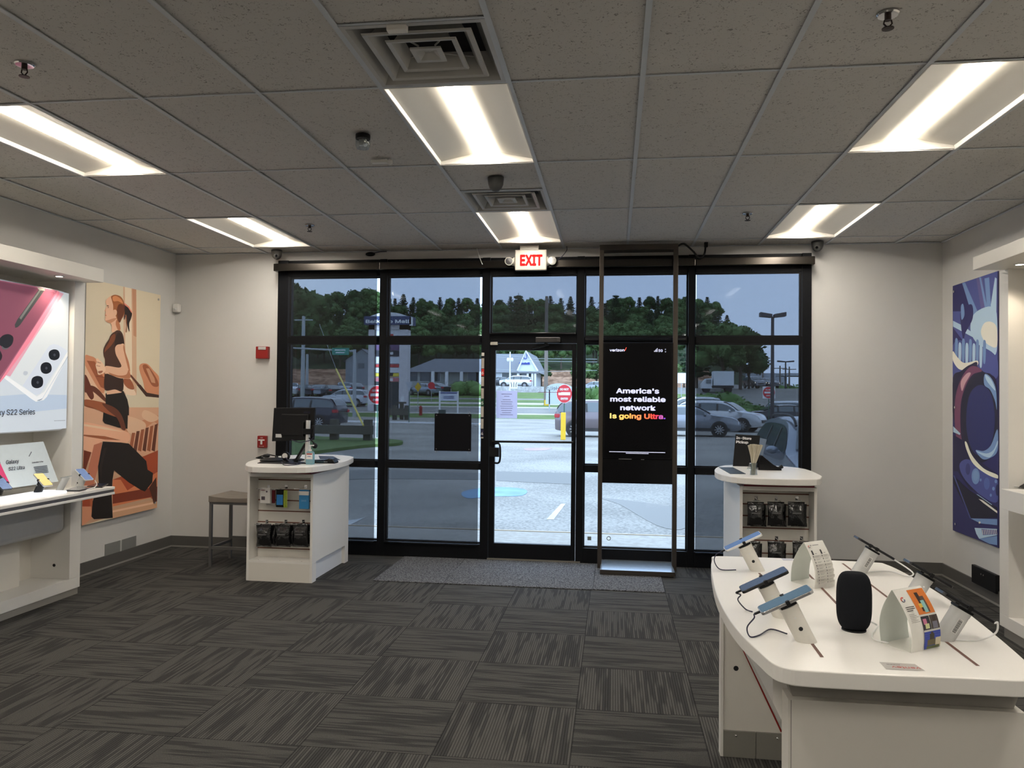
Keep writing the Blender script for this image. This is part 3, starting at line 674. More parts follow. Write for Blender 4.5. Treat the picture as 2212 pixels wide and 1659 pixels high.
def crown_mesh(kind, seed):
    rr = random.Random(seed); g = G()
    if kind == 'oak':
        for k in range(26):
            th = rr.uniform(0, math.tau); ph = rr.uniform(-.5, 1.45); q = rr.uniform(.5, .95)
            c = V((math.cos(th) * math.cos(ph) * 2.7 * q, math.sin(th) * math.cos(ph) * 2.7 * q, 5.0 + math.sin(ph) * 3.2 * q)); r = rr.uniform(.75, 1.35)
            g.ball(c, r * .86, 6)
            for i in range(80):
                d = V((rr.gauss(0, 1), rr.gauss(0, 1), rr.gauss(0, 1))).normalized(); leafcard(g, c + d * r * rr.uniform(.85, 1.12), rr.uniform(.16, .34), rr)
    elif kind == 'pine':
        n = 13
        for k in range(n):
            z = 1.8 + k * .62; rad = (2.3 * (1 - k / n) ** .75 + .2) * rr.uniform(.75, 1.15)
            for i in range(7):
                th = i / 7 * math.tau + k * .5 + rr.uniform(-.25, .25); L_ = rad * rr.uniform(.7, 1.15)
                for j in range(9):
                    f = (j + 1) / 9; c = V((math.cos(th) * L_ * f, math.sin(th) * L_ * f, z - .12 * f + .22 * f * f))
                    for q in range(3): leafcard(g, c + V((rr.uniform(-.2, .2), rr.uniform(-.2, .2), rr.uniform(-.1, .12))), rr.uniform(.16, .34), rr)
            g.ball((0, 0, z), rad * .45, 6, sc=(1, 1, .5))
    else:
        for k in range(12):
            c = V((rr.uniform(-.6, .6), rr.uniform(-.6, .6), rr.uniform(.25, .75))); g.ball(c, .42, 6)
            for i in range(60):
                d = V((rr.gauss(0, 1), rr.gauss(0, 1), rr.gauss(0, 1))).normalized(); leafcard(g, c + d * rr.uniform(.38, .52), rr.uniform(.04, .08), rr)
    return g
protos = []
def tree_proto(kind, seed):
    t = thing('broadleaf_tree' if kind == 'oak' else 'pine_tree', '', 'tree')
    crown_mesh(kind, seed).build('crown', LEAF if kind == 'oak' else PINE, t, world=False, smooth='raw')
    if kind == 'oak': G().tube([(0, 0, -.5), (0, 0, 2.5), (.1, 0, 5)], [.24, .18, .08], 7).tube([(0, 0, 2.3), (.9, .3, 4.2)], [.12, .04], 6).tube([(0, 0, 2.6), (-.8, -.4, 4.6)], [.11, .04], 6).build('trunk', BARK, t, world=False)
    else: G().tube([(0, 0, -.5), (0, 0, 6), (0, 0, 10)], [.22, .13, .03], 7).build('trunk', BARK, t, world=False)
    return t
for k in range(3): protos.append(('oak', tree_proto('oak', 10 + k)))
for k in range(2): protos.append(('pine', tree_proto('pine', 20 + k)))
used = set()
EXTRA = [(px, 772 + (px * 7) % 19, 119 + (px % 5), 'oak') for px in range(1262, 1500, 27)] + [(px, 800 + (px % 7), 124, 'oak') for px in (1170, 1252)]
sky = [(560, 600), (600, 590), (635, 612), (656, 630), (677, 616), (690, 632), (720, 625), (740, 630), (773, 621), (800, 613), (819, 632), (858, 632), (899, 634), (938, 653), (968, 645), (1002, 657), (1036, 648), (1077, 646), (1098, 655), (1118, 634), (1148, 642), (1166, 637), (1190, 648), (1205, 637), (1240, 639), (1279, 650), (1300, 664), (1330, 639), (1356, 668), (1409, 671), (1432, 683), (1470, 690), (1505, 676), (1526, 699), (1560, 686), (1592, 699), (1612, 724), (1640, 790)]
def skyat(px):
    for (a, ya), (b, yb) in zip(sky, sky[1:]):
        if a <= px <= b: return ya + (yb - ya) * (px - a) / (b - a)
    return 700
def plant(px, top, y, kind, lab, grp, hmin=5, wide=1.0):
    P = PY(px, top, y); z0 = gz(P.x, y); H = max(hmin, P.z - z0); H = min(H, 16)
    z0 = P.z - H if P.z - H > z0 else z0
    cand = [p for p in protos if p[0] == kind]; k, pr = R.choice(cand); s = H / (9.2 if kind == 'oak' else 9.9)
    loc = (P.x, y, gz(P.x, y)) if z0 <= gz(P.x, y) + .01 else (P.x, y, z0)
    sc = (s * R.uniform(.9, 1.15) * wide, s * wide * R.uniform(.9, 1.15), s)
    if pr.name not in used:
        used.add(pr.name); pr.location = loc; pr.scale = sc; tag(pr, lab, None, grp); pr.rotation_euler = (0, 0, R.uniform(0, 6)); return
    dup(pr, loc, R.uniform(0, 6), lab, grp, sc)
def region(px):
    if px < 835: return 'left of the pylon sign, through the leftmost shade', 'L'
    if px < 1050: return 'beyond the long low building, left of the door', 'M'
    if px < 1258: return 'seen through the door and its transom', 'D'
    if px < 1490: return 'behind the black display screen', 'S'
    return 'seen through the rightmost window', 'R'
nT = 0
for row, (y0, off) in enumerate(((205, 0), (188, 24), (172, 48), (158, 74), (147, 100), (138, 122))):
    px = 585 + row * 9
    while px < 1625 - row * 4:
        top = skyat(px) + off + R.uniform(-3, 12); kind = 'pine' if (R.random() < (.25 if px < 1080 else .42) and row < 3) else 'oak'
        if top < 800:
            reg, rk = region(px)
            nm = 'green broadleaf tree' if kind == 'oak' else 'dark pointed pine tree'
            lv = 'on the hill skyline' if row == 0 else ('low at the foot of the wooded hill' if row > 3 else 'midway up the wooded hill')
            plant(px, top, y0 + R.uniform(-4, 4), kind, f'{nm} {lv}, ' + {'L': 'left of the pylon sign', 'M': 'beyond the low building', 'D': 'seen above the door', 'S': 'behind the display screen', 'R': 'in the rightmost window'}[rk], f'{nm}s {lv} {rk}', 6, (1.05 if row == 0 else 1.2) if kind == 'oak' else 1.0); nT += 1
        px += R.uniform(24, 31) + (6 if row > 2 else 0) - (7 if row == 0 else 0)
for px, top, y, k, lab in ((1330, 636, 185, 'pine', 'tall lone pine standing above the treeline behind the display screen'), (1120, 634, 150, 'pine', 'tallest pine on the skyline above the transom numerals'), (1505, 674, 110, 'pine', 'pine with layered branches at the left edge of the rightmost window'), (1562, 684, 105, 'oak', 'large dark tree at the end of the treeline in the rightmost window'), (1600, 705, 104, 'oak', 'last spreading tree before the open sky in the rightmost window'), (1618, 760, 106, 'oak', 'lower rounded tree at the end of the treeline beside the tall lamp post'), (622, 598, 110, 'oak', 'tallest tree at the far left edge of the leftmost window')):
    plant(px, top, y, k, lab, None, 6, 1.15)
for i_, (px, top, y, k) in enumerate(EXTRA): plant(px, top, y, k, 'bright green broadleaf tree at the foot of the hill, right of the door' if px > 1255 else 'small bright green tree above the orange rock slope in the door view', 'green trees at the hill foot' if px > 1255 else 'small trees on the rock slope', 4, 1.3)
LT = mat('far_foliage', (.05, .09, .04), .9, vary=.3, scale=1)
sp = thing('bush', 'round clipped green bush beside the brown car, seen beside the display', 'bush'); crown_mesh('bush', 5).build('foliage', leafmat('bush_leaves', (.06, .13, .03), (.15, .26, .08)), sp, world=False, smooth='raw')
p = PY(1283, 852, 75); sp.location = (p.x, 75, gz(p.x, 75)); sp.scale = (2.2, 2.2, 1.9)
for px, py, y, s, lab in ((1262, 846, 78, 2.0, 'taller green bush at the left end of the hedge by the window mullion'), (1560, 852, 66, 2.6, 'dark hedge beside the box truck in the rightmost window'), (1605, 870, 60, 1.9, 'low dark bush left of the right no-entry sign'), (1640, 868, 60, 1.6, 'low bush right beneath the right no-entry sign'), (1592, 872, 56, 1.5, 'small green bush behind the silver car bonnet'), (1712, 818, 120, 5.0, 'dark far bush at the right edge of the rightmost window'), (1012, 856, 93, 2.2, 'grassy mound bush right of the white sign board')):
    p = PY(px, py, y); dup(sp, (p.x, y, gz(p.x, y) if y < 100 else p.z - s), R.uniform(0, 6), lab, None, (s, s, s * .75))
# ---------------- cars ----------------
TYRE = mat('tyre_rubber', (.015, .015, .016), .8); RIM = mat('alloy_rim', (.45, .45, .46), .3, .9); CGL = mat('car_glass', (.09, .115, .13), .05, vary=.05, spec=.9)
HEADL = mat('headlamp_glass', (.7, .72, .74), .08, .2); TAIL = mat('tail_lamp', (.45, .02, .03), .25); HON = mat('headlamp_on', (1, .9, .7), .3, emit=9, vary=0)
TRIMB = mat('car_black_trim', (.02, .02, .02), .5)
PR = {'suv': (4.7, .93, [(-2.33, .38, .95), (-2.30, .32, 1.12), (-2.12, .28, 1.42), (-1.85, .26, 1.60), (-1.2, .26, 1.66), (-.3, .26, 1.67), (.3, .26, 1.62), (.75, .26, 1.44), (1.15, .26, 1.16), (1.35, .26, 1.09), (1.95, .27, 1.0), (2.2, .3, .88), (2.33, .36, .68)], 1.08),
      'sedan': (4.8, .91, [(-2.38, .38, .80), (-2.33, .3, 1.0), (-1.75, .26, 1.06), (-1.2, .25, 1.30), (-.75, .25, 1.42), (-.1, .25, 1.45), (.4, .25, 1.38), (.85, .25, 1.16), (1.15, .25, 1.02), (1.9, .26, .92), (2.25, .3, .78), (2.4, .36, .60)], .98),
      'van': (4.9, .95, [(-2.42, .38, 1.1), (-2.4, .3, 1.6), (-2.3, .28, 1.85), (-1.0, .28, 1.92), (.4, .28, 1.88), (1.0, .28, 1.5), (1.5, .28, 1.15), (2.1, .28, 1.02), (2.4, .34, .7)], 1.15)}
def car(kind, col, label, px, y, rz, py=None, wname='car', rough=.25, lit=False, rails=False, metal=.5):
    L_, hw, pr, belt = PR[kind]
    P = PY(px, 860, y); z0 = gz(P.x, y)
    t = thing(wname, label, 'car', (P.x, y, z0), rz)
    paint = mat(f'car_paint_{col[0]}_{col[1]}_{col[2]}', rgb(*col), rough, metal, vary=.02, coat=.5)
    fine = []
    P3 = [(a, b, c) for a, b, c in pr]; fine = spline(P3, 3, False)
    rings = []
    for x, zb, zt in fine:
        bz = min(belt, zt - .02); e = max(0, abs(x) - L_ / 2 + .45); nar = 1 - .28 * (e / .45) ** 2
        wt = hw * (1 - .26 * max(0, (zt - bz)) / .62) * nar; w0 = hw * nar
        half = [(w0 * .9, zb), (w0, zb + .2), (w0 * 1.0, bz * .62 + zb * .38), (w0 * .975, bz), ((w0 * .975 + wt) / 2, (bz + zt) / 2), (wt, zt - .04), (wt * .8, zt), (0, zt + .015)]
        rings.append([(x, -a, z) for a, z in half] + [(x, a, z) for a, z in half[-2::-1]])
    G().ring(rings).build('body', paint, t, world=False, smooth=True)
    # glasshouse
    gl = G(); cab = [(x, zb, zt) for x, zb, zt in fine if zt > belt + .16]
    for s in (-1, 1):
        seq = []
        for x, zb, zt in cab:
            wt = hw * (1 - .26 * (zt - belt) / .62)
            f0 = .10; f1 = .86
            q = lambda f: (x, s * ((hw * .975) + (wt - hw * .975) * f + .012), belt + (zt - .04 - belt) * f)
            seq.append((q(f0), q(f1)))
        for i in range(len(seq) - 1): gl.add([seq[i][0], seq[i + 1][0], seq[i + 1][1], seq[i][1]], [(0, 1, 2, 3)])
    gl.build('side_window', CGL, t, world=False)
    xs = [q[0] for q in cab]
    for nm, sel in (('windscreen', [q for q in fine if q[0] > .2 and q[2] > belt + .06]), ('rear_window', [q for q in fine if q[0] < (-1.75 if kind != 'sedan' else -.8) and q[2] > belt + .06])):
        gw = G()
        for (x, zb, zt), (x2, zb2, zt2) in zip(sel, sel[1:]):
            w1 = hw * (1 - .26 * max(0, zt - belt) / .62) * .84; w2 = hw * (1 - .26 * max(0, zt2 - belt) / .62) * .84
            dx = .012 if x > 0 else -.012
            gw.add([(x + dx, -w1, zt + .022), (x2 + dx, -w2, zt2 + .022), (x2 + dx, w2, zt2 + .022), (x + dx, w1, zt + .022)], [(0, 1, 2, 3)])
        if gw.f: gw.build(nm, CGL, t, world=False)
    pil = G()
    for s in (-1, 1):
        for xx in (-.95, .02): 
            wt = hw * .80; pil.add([(xx, s * (hw * .975 + .018), belt + .05), (xx + .09, s * (hw * .975 + .018), belt + .05), (xx + .07, s * (hw * .80 + .03), belt + .42), (xx - .02, s * (hw * .80 + .03), belt + .42)], [(0, 1, 2, 3)])
    pil.build('pillar', TRIMB, t, world=False)
    for sx in (-1.42, 1.42):
        for s in (-1, 1):
            r = .36 if kind != 'sedan' else .335
            wv = G().cyl((sx, s * (hw - .2), r), (sx, s * (hw + .015), r), r, n=24).build('wheel', TYRE, t, world=False, bevel=.02)
            rim = G().cyl((sx, s * (hw - .05), r), (sx, s * (hw + .01), r), r * .68, n=24)
            rim.mi = [1] * len(rim.mi)
            for k in range(10):
                a = k / 10 * math.tau; rim.obox((sx + math.cos(a) * r * .36, s * (hw + .02), r + math.sin(a) * r * .36), r * .6, .045, .02, (math.cos(a), 0, math.sin(a)), (-math.sin(a), 0, math.cos(a)))
            rim.build('rim', [RIM, TRIMB], wv, world=False)
            G().lathe([(r + .05, 0), (r + .05, .012), (.01, .012)], (sx, s * (hw - .002), r + .02), 24, X=(1, 0, 0), Y=(0, 0, s * -1)).build('wheel_arch', TRIMB, t, world=False)
    zf = fine[-1][2]
    for s in (-1, 1):
        G().box(L_ / 2 - .34, L_ / 2 - .10, s * hw * .50 if s > 0 else -hw * .86, hw * .86 if s > 0 else -hw * .50, zf - .02, zf + .13).build('headlight', HON if lit else HEADL, t, world=False, bevel=.03)
        zr = belt - .22; G().box(-L_ / 2 - .0, -L_ / 2 + .30, s * hw * .62 if s > 0 else -hw * .93, hw * .93 if s > 0 else -hw * .62, zr, zr + .17).build('tail_light', TAIL, t, world=False, bevel=.03)
        G().ball((.78, s * (hw + .12), belt + .06), .10, 10, sc=(.6, 1, .7)).box(.72, .82, s * hw if s > 0 else -hw - .06, hw + .06 if s > 0 else s * hw, belt + .0, belt + .05).build('wing_mirror', paint, t, world=False, smooth=True)
    G().box(L_ / 2 - .08, L_ / 2 + .01, -hw * .45, hw * .45, .5, .66).build('grille', TRIMB, t, world=False, bevel=.02)
    if rails:
        for s in (-1, 1): G().tube(spline([(-1.75, s * .62, pr[3][2] + .0), (-1.5, s * .64, pr[3][2] + .09), (0, s * .66, pr[3][2] + .12), (.45, s * .65, pr[3][2] + .06), (.6, s * .64, pr[3][2] - .06)], 4, False), .022, 8).build('roof_rail', TRIMB, t, world=False)
    g = G()
    for s in (-1, 1): g.box(-2.0, 1.9, s * (hw + .004) - .01, s * (hw + .004) + .01, .30, .40)
    g.build('rocker_trim', TRIMB, t, world=False)
    return t
PI = math.pi
car('suv', (118, 108, 112), 'brown metallic car parked behind the yellow bollard, seen through the door', 1312, 35.3, 0)
car('suv', (52, 54, 66), 'dark blue-grey car with bright window trim passing beyond the left guardrail', 652, 39.0, PI - .06, metal=.3)
car('suv', (205, 210, 218), 'white car driving on the road in the leftmost window', 747, 73.5, PI, metal=0)
car('sedan', (140, 144, 152), 'silver car at the front of the right row, its nose left of the pickup sign', 1487, 37.5, -.12)
car('suv', (205, 208, 212), 'silver-white car with a V-shaped grille, behind the silver car', 1557, 43.5, -.42)
car('sedan', (42, 45, 52), 'dark saloon car behind the nearest car at the right window edge', 1707, 50.5, 0, metal=.3)
car('suv', (205, 208, 212), 'white car partly hidden behind the dark saloon at the right window edge', 1728, 57, -.3, metal=0)
car('van', (215, 218, 222), 'white van seen beside the mullion above the silver cars', 1484, 60, PI, metal=0)
c = car('suv', (150, 158, 170), 'nearest silver car with roof rails and wing mirror, just outside the rightmost window', 1790, 12.6, -PI / 2 - .04, rails=True); c.scale = (.95, .92, .88)
xx = [(628, 88, (225, 228, 235)), (655, 88, (60, 62, 70)), (690, 89, (130, 138, 150)), (712, 87, (40, 42, 48)), (742, 90, (170, 176, 186)), (765, 92, (90, 95, 105))]
for (px, y, c_), lab in zip(xx, ('white parked car at the far left of the upper car park row', 'dark grey parked car second from left in the upper car park row', 'silver-blue parked car in the middle of the upper car park row', 'black parked car beside the silver-blue one in the upper row', 'pale silver parked car behind the yellow guy wire', 'grey parked car behind the traffic signal pole')): car('sedan' if c_[0] < 150 else 'suv', c_, lab, px, y, PI / 2 + .5 + R.uniform(-.3, .3))
car('sedan', (150, 160, 175), 'pale blue parked car between the yellow diamond sign and the white sign board', 917, 92, PI - .5); car('sedan', (70, 76, 84), 'dark grey parked car just left of the white sign board', 934, 93, PI - .5)
car('suv', (225, 228, 232), 'white car parked in front of the gabled building', 1112, 104, PI); car('sedan', (50, 52, 56), 'dark car parked at the left of the gabled building', 1082, 104, PI)
car('suv', (120, 120, 125), 'far car with headlights on, left of the right no-entry sign', 1630, 112, -PI / 2 + .2, lit=True); car('sedan', (110, 112, 118), 'far car with headlights on, just above the right no-entry sign', 1658, 112, -PI / 2 + .2, lit=True)
car('sedan', (150, 155, 165), 'small silver car seen beside the display stand above the bush', 1284, 98, PI)
# box truck
p = PY(1560, 845, 100); z = gz(p.x, 100)
t = thing('box_truck', 'small white box truck parked by the trees in the rightmost window', 'truck', (p.x, 100, z)); 
G().box(-1.2, 1.3, -1, 1, .9, 2.7).build('cargo_box', mat('truck_white', (.62, .65, .68), .5), t, world=False, bevel=.03)
G().prism([(-2.6, .5), (-2.6, 1.1), (-2.1, 1.75), (-1.3, 1.8), (-1.3, .5)], (0, 1, 0), (1, 0, 0), (0, 0, 1), 1.9).build('cab', mat('truck_white', (.62, .65, .68), .5), t, world=False, bevel=.05)
G().box(-2.1, -1.5, -1.02, -.9, 1.15, 1.65).build('cab_window', CGL, t, world=False)
for x in (-2.0, .7):
    for yy in (-.85, .65): G().cyl((x, yy, .42), (x, yy + .22, .42), .42, n=18).build('wheel', TYRE, t, world=False)
G().box(-1.4, 1.3, -.9, .9, .6, .9).build('chassis', TRIMB, t, world=False)
# ---------------- buildings ----------------
ROOF = mat('grey_shingle_roof', (.17, .18, .20), .85, vary=.15, scale=8); SID = mat('pale_green_siding', (.42, .45, .42), .7, vary=.05); WHT = mat('white_trim_paint', (.75, .77, .78), .6); BWIN = mat('building_glass', (.06, .08, .09), .1, spec=.9)
y = 112; a = PY(880, 830, y); b = PY(1046, 830, y); zb = gz(-10, y); ze = PY(980, 803, y).z; zr = PY(980, 770, y).z
t = thing('long_low_building', 'long low shop building with a grey roof, behind the pylon sign and window two', 'building', (a.x, y, zb))
G().box(a.x, b.x, y, y + 14, zb - .5, ze).build('wall', SID, t)
G().prism([(-1.0, ze), (7, zr), (15, ze)], (a.x - .6, y, 0), (0, 1, 0), (0, 0, 1), -1).build('roof', ROOF, t) if False else G().add([(a.x - .6, y - 1.2, ze - .1), (b.x + .2, y - 1.2, ze - .1), (b.x + .2, y + 7, zr), (a.x + 2.5, y + 7, zr), (a.x - .6, y + 15, ze - .1), (b.x + .2, y + 15, ze - .1)], [(0, 1, 2, 3), (3, 2, 5, 4), (0, 3, 4), (1, 5, 2), (0, 4, 5, 1)]).build('roof', ROOF, t)
for px in (892, 918, 940, 1022, 1040): q = PY(px, 812, y); w_ = G().box(q.x - .75, q.x + .75, y - .12, y + .05, q.z - .8, q.z + .6).build('window', BWIN, t); G().box(q.x - .85, q.x + .85, y - .06, y + .04, q.z - .9, q.z + .7).build('window_trim', WHT, w_)
for px in (935, 965, 997, 1038): q = PY(px, 812, y - 1.2); G().box(q.x - .22, q.x + .22, y - 1.3, y - .9, zb - .5, ze).build('column', WHT, t)
y = 108; L0 = PY(1104, 833, y); R0 = PY(1157, 833, y); ap = PY(1137, 759, y - .3); el = PY(1118, 796, y); er = PY(1159, 800, y); zb = gz(-12, y)
t = thing('gabled_building', 'pale shop building with a steep white-trimmed gable, seen through the door', 'building', ((L0.x + R0.x) / 2, y, zb))
Z3 = PY(1137, 802, y).z
G().box(L0.x - 3.6, R0.x - .6, y, y + 14, zb - .5, Z3).build('wall', mat('pale_blue_siding', (.50, .55, .58), .7), t)
xl = ap.x - (er.x - ap.x) * .8; xr = er.x + .25
G().prism([(xl, Z3 - .1), (ap.x, ap.z), (xr, Z3 - .1)], (0, y - .8, 0), (1, 0, 0), (0, 0, 1), -.05).build('gable_wall', mat('gable_white_boards', (.68, .72, .74), .7), t)
g = G().add([(L0.x - 4.2, y - .5, Z3 - .2), (ap.x, y - .5, Z3 - .2), (ap.x, y + 6, ap.z), (L0.x - 4.2, y + 6, ap.z), (L0.x - 4.2, y + 14, Z3), (ap.x, y + 14, Z3)], [(0, 1, 2, 3), (3, 2, 5, 4), (0, 3, 4)])
g.add([(xr, y - .8, Z3 - .2), (ap.x, y - .8, ap.z + .05), (ap.x, y + 15, ap.z + .05), (xr, y + 15, Z3 - .2)], [(0, 1, 2, 3)]).box(xl, xr, y - 1.5, y + .5, Z3 - .35, Z3 - .1)
g.build('roof', ROOF, t)
g = G().tube([(xl, y - .9, Z3), (ap.x, y - .9, ap.z), (xr, y - .9, Z3)], .16, 6); g.build('gable_trim', WHT, t)
tt = PY(1133, 787, y - .9); text('shop_lettering', 'Goodwill', .52, mat('sign_blue', (.03, .06, .35), .5), t, (tt.x, y - .93, tt.z), align='CENTER', bold=.03, th=.03)
G().tube(spline([(tt.x - .1, y - .93, tt.z + 1.25), (tt.x - .1, y - .93, tt.z + .95), (tt.x + .1, y - .93, tt.z + .75), (tt.x + .3, y - .93, tt.z + .95), (tt.x + .3, y - .93, tt.z + 1.5)], 4, False), .06, 6).build('shop_emblem', mat('sign_blue', (.03, .06, .35), .5), t)
for px in (1092, 1112, 1131, 1147): q = PY(px, 818, y); w_ = G().box(q.x - .5, q.x + .5, y - .1, y + .05, q.z - 1.0, q.z + .8).build('window', BWIN, t); G().box(q.x - .62, q.x + .62, y - .05, y + .03, q.z - 1.1, q.z + .9).build('window_trim', WHT, w_)
for px in (1119, 1140, 1150, 1156): q = PY(px, 818, y - 1.3); G().box(q.x - .14, q.x + .14, y - 1.4, y - 1.1, zb - .5, Z3 - .2).build('column', WHT, t)
a = PY(1055, 840, 98.5); b = PY(1250, 840, 98.5)
t = G().box(a.x - 3, b.x, 98.2, 98.8, 2.0, PY(1150, 835, 98.5).z).build('retaining_wall', gmat('grey_stone_wall', (.38, .38, .37), (.60, .60, .60), 3)); tag(t, 'low pale stone wall across the grass below the gabled building', 'wall')
p = PY(780, 830, 118); t = thing('white_house', 'small pale gabled house behind the traffic signal, left of the pylon sign', 'house', (p.x, 118, gz(p.x, 118)))
zt = PY(780, 755, 118).z; ze = PY(780, 778, 118).z; z0 = gz(p.x, 118)
G().prism([(-2.6, z0 - 1), (-2.6, ze), (0, zt), (2.6, ze), (2.6, z0 - 1)], (p.x, 118, 0), (1, 0, 0), (0, 0, 1), -6).build('wall', mat('house_grey', (.30, .33, .36), .8), t)
G().add([(p.x - 3, 117.8, ze - .3), (p.x, 117.8, zt + .15), (p.x, 124, zt + .15), (p.x - 3, 124, ze - .3), (p.x + 3, 117.8, ze - .3), (p.x + 3, 124, ze - .3)], [(0, 1, 2, 3), (1, 4, 5, 2)]).build('roof', ROOF, t)
G().box(p.x - .5, p.x + .5, 117.9, 118.1, ze - 1.3, ze - .5).build('window', BWIN, t)
p = PY(1652, 815, 150); t = thing('far_white_building', 'distant pale building at the end of the road in the rightmost window', 'building', (p.x, 150, gz(p.x, 150)))
G().box(p.x - 3.5, p.x + 3.5, 150, 158, 2.5, PY(1650, 806, 150).z).build('wall', mat('far_pale', (.48, .52, .58), .8), t)
p = PY(1712, 815, 135); t = thing('petrol_canopy', 'distant flat-roofed canopy building at the right edge of the rightmost window', 'building', (p.x, 135, gz(p.x, 135)))
G().box(p.x - 1.5, p.x + 6, 135, 141, PY(1712, 812, 135).z, PY(1712, 806, 135).z).build('canopy_roof', mat('far_pale', (.48, .52, .58), .8), t)
for dx in (-1.1, 4.5): G().box(p.x + dx, p.x + dx + .4, 136, 136.4, 2.5, PY(1712, 810, 135).z).build('column', WHT, t)
# ---------------- street furniture ----------------
GPOLE = mat('galvanised_steel', (.38, .41, .43), .5, .3); WOOD = mat('grey_pole_wood', (.20, .17, .15), .9); YEL = mat('traffic_yellow', (.80, .50, .02), .5); DWOOD = mat('weathered_timber', (.10, .095, .075), .9, vary=.2)
SIGNR = mat('sign_red', (.62, .03, .04), .45); SIGNW = mat('sign_white', (.80, .80, .80), .5); GRNP = mat('green_post', (.03, .10, .07), .6)
def no_entry(px, py, y, r, square, label, post=None, sx=1.0, words=True):
    c = PY(px, py, y); t = thing('no_entry_sign', label, 'road sign', (c.x, y, post if post is not None else gz(c.x, y)))
    if square: G().box(c.x - r * 1.06 * sx, c.x + r * 1.06 * sx, y, y + .01, c.z - r * 1.06, c.z + r * 1.06).build('sign_plate', SIGNW, t)
    d = G().cyl((c.x, y + .008, c.z), (c.x, y - .006, c.z), r, n=36)
    for v in d.v: v.x = c.x + (v.x - c.x) * sx
    d.build('red_disc', SIGNR, t)
    if not square:
        d = G().cyl((c.x, y + .012, c.z), (c.x, y + .004, c.z), r * 1.05, n=36)
        for v in d.v: v.x = c.x + (v.x - c.x) * sx
        d.build('white_rim', SIGNW, t)
    G().box(c.x - r * .78 * sx, c.x + r * .78 * sx, y - .012, y - .006, c.z - r * .16, c.z + r * .16).build('white_bar', SIGNW, t)
    if words:
        text('lettering', 'DO NOT', r * .42, SIGNW, t, (c.x, y - .012, c.z + r * .38), align='CENTER', bold=r * .015, sx=sx); text('lettering', 'ENTER', r * .42, SIGNW, t, (c.x, y - .012, c.z - r * .66), align='CENTER', bold=r * .015, sx=sx)
    G().cyl((c.x, y + .03, t.location.z), (c.x, y + .03, c.z + r * .8), .025, n=8).build('post', GRNP, t)
    return t
yb = 32.0; bt = PY(1217, 891, yb); bx = bt.x
b = G().box(bx - .10, bx + .10, yb - .1, yb + .1, GZ, bt.z).build('yellow_bollard', YEL, bevel=.02); tag(b, 'square yellow bollard carrying the no-entry sign seen through the door', 'bollard')
no_entry(1219, 850.5, yb, .375, False, 'red round no-entry sign on the yellow bollard, seen through the door', post=bt.z, sx=.84)
no_entry(815, 853, 31.5, .38, True, 'red and white no-entry sign in front of the pylon, half hidden by the mullion')
no_entry(1661, 848, 46, .33, True, 'small red no-entry sign by the tall lamp post in the rightmost window')
# guardrails
def guardrail(pts, y, posts, lab, zt):
    a, b = PY(*pts[0], y), PY(*pts[1], y)
    t = thing('timber_guardrail', lab, 'guardrail', ((a.x + b.x) / 2, y, gz(0, 30)))
    G().box(a.x, b.x, y - .1, y + .12, zt[0], zt[1]).build('rail', DWOOD, t, bevel=.01)
    for px in posts: q = PY(px, 920, y); G().box(q.x - .14, q.x + .14, y + .12, y + .4, GZ - .1, zt[1] + .22).build('post', DWOOD, t, bevel=.01)
guardrail([(560, 920), (805, 925)], 27.5, (600, 660, 717, 790), 'dark timber guardrail on posts beyond the grass, behind the left monitor', (PY(700, 937, 27.5).z, PY(700, 918, 27.5).z))
guardrail([(826, 887), (884, 887)], 55, (850, 876), 'short dark timber guardrail piece right of the first mullion', (PY(850, 897, 55).z, PY(850, 882, 55).z))
a = PY(785, 919, 26.5); b = PY(726, 797, 30); top = PY(690, 700, 33)
t = thing('guy_wire', 'yellow-sleeved guy wire slanting down to the timber guardrail', 'guy wire', (a.x, 26.5, GZ)); G().tube([a, b], .035, 8).build('yellow_guard', mat('guard_yellow', (.65, .52, .10), .5), t); G().tube([b, top], .008, 5).build('wire', GPOLE, t)
# pylon sign
Y = 68; f = lambda px, py: PY(px, py, Y); base = gz(f(838, 880).x, Y)
t = thing('pylon_sign', 'tall stone mall pylon sign with a blue header, behind the first mullion', 'pylon sign', (f(838, 880).x, Y, base))
STN = mat('pale_block_stone', (.60, .575, .60), .85, vary=.12, scale=3)
zl = lambda py: f(838, py).z; xl_ = lambda px: f(px, 800).x
G().box(xl_(795), xl_(808), Y, Y + 1, base - .5, zl(700)).build('column', STN, t); G().box(xl_(862), xl_(880), Y, Y + 1, base - .5, zl(700)).build('column', STN, t)
G().box(xl_(795), xl_(880), Y, Y + 1, zl(712), zl(702)).box(xl_(808), xl_(862), Y + .3, Y + .9, zl(824), zl(712)).build('core', STN, t)
G().box(xl_(788), xl_(889), Y - .4, Y + 1.3, zl(702), zl(684)).build('header', mat('header_blue', (.035, .05, .13), .5), t)
text('header_lettering', 'Belknap Mall', .56, SIGNW, t, (xl_(791), Y - .42, zl(698.5)), bold=.014, th=.01, fit=xl_(884) - xl_(791))
G().prism(spline([(xl_(795), zl(684)), (xl_(815), zl(677)), (xl_(838), zl(674.5)), (xl_(860), zl(677)), (xl_(882), zl(684))], 4, False), (0, Y + 1, 0), (1, 0, 0), (0, 0, 1), 1.0).build('arched_cap', mat('cap_white', (.7, .7, .7), .6), t)
G().box(xl_(886), xl_(890), Y - .4, Y + .1, zl(704), zl(686)).build('header_side_light', SIGNW, t)
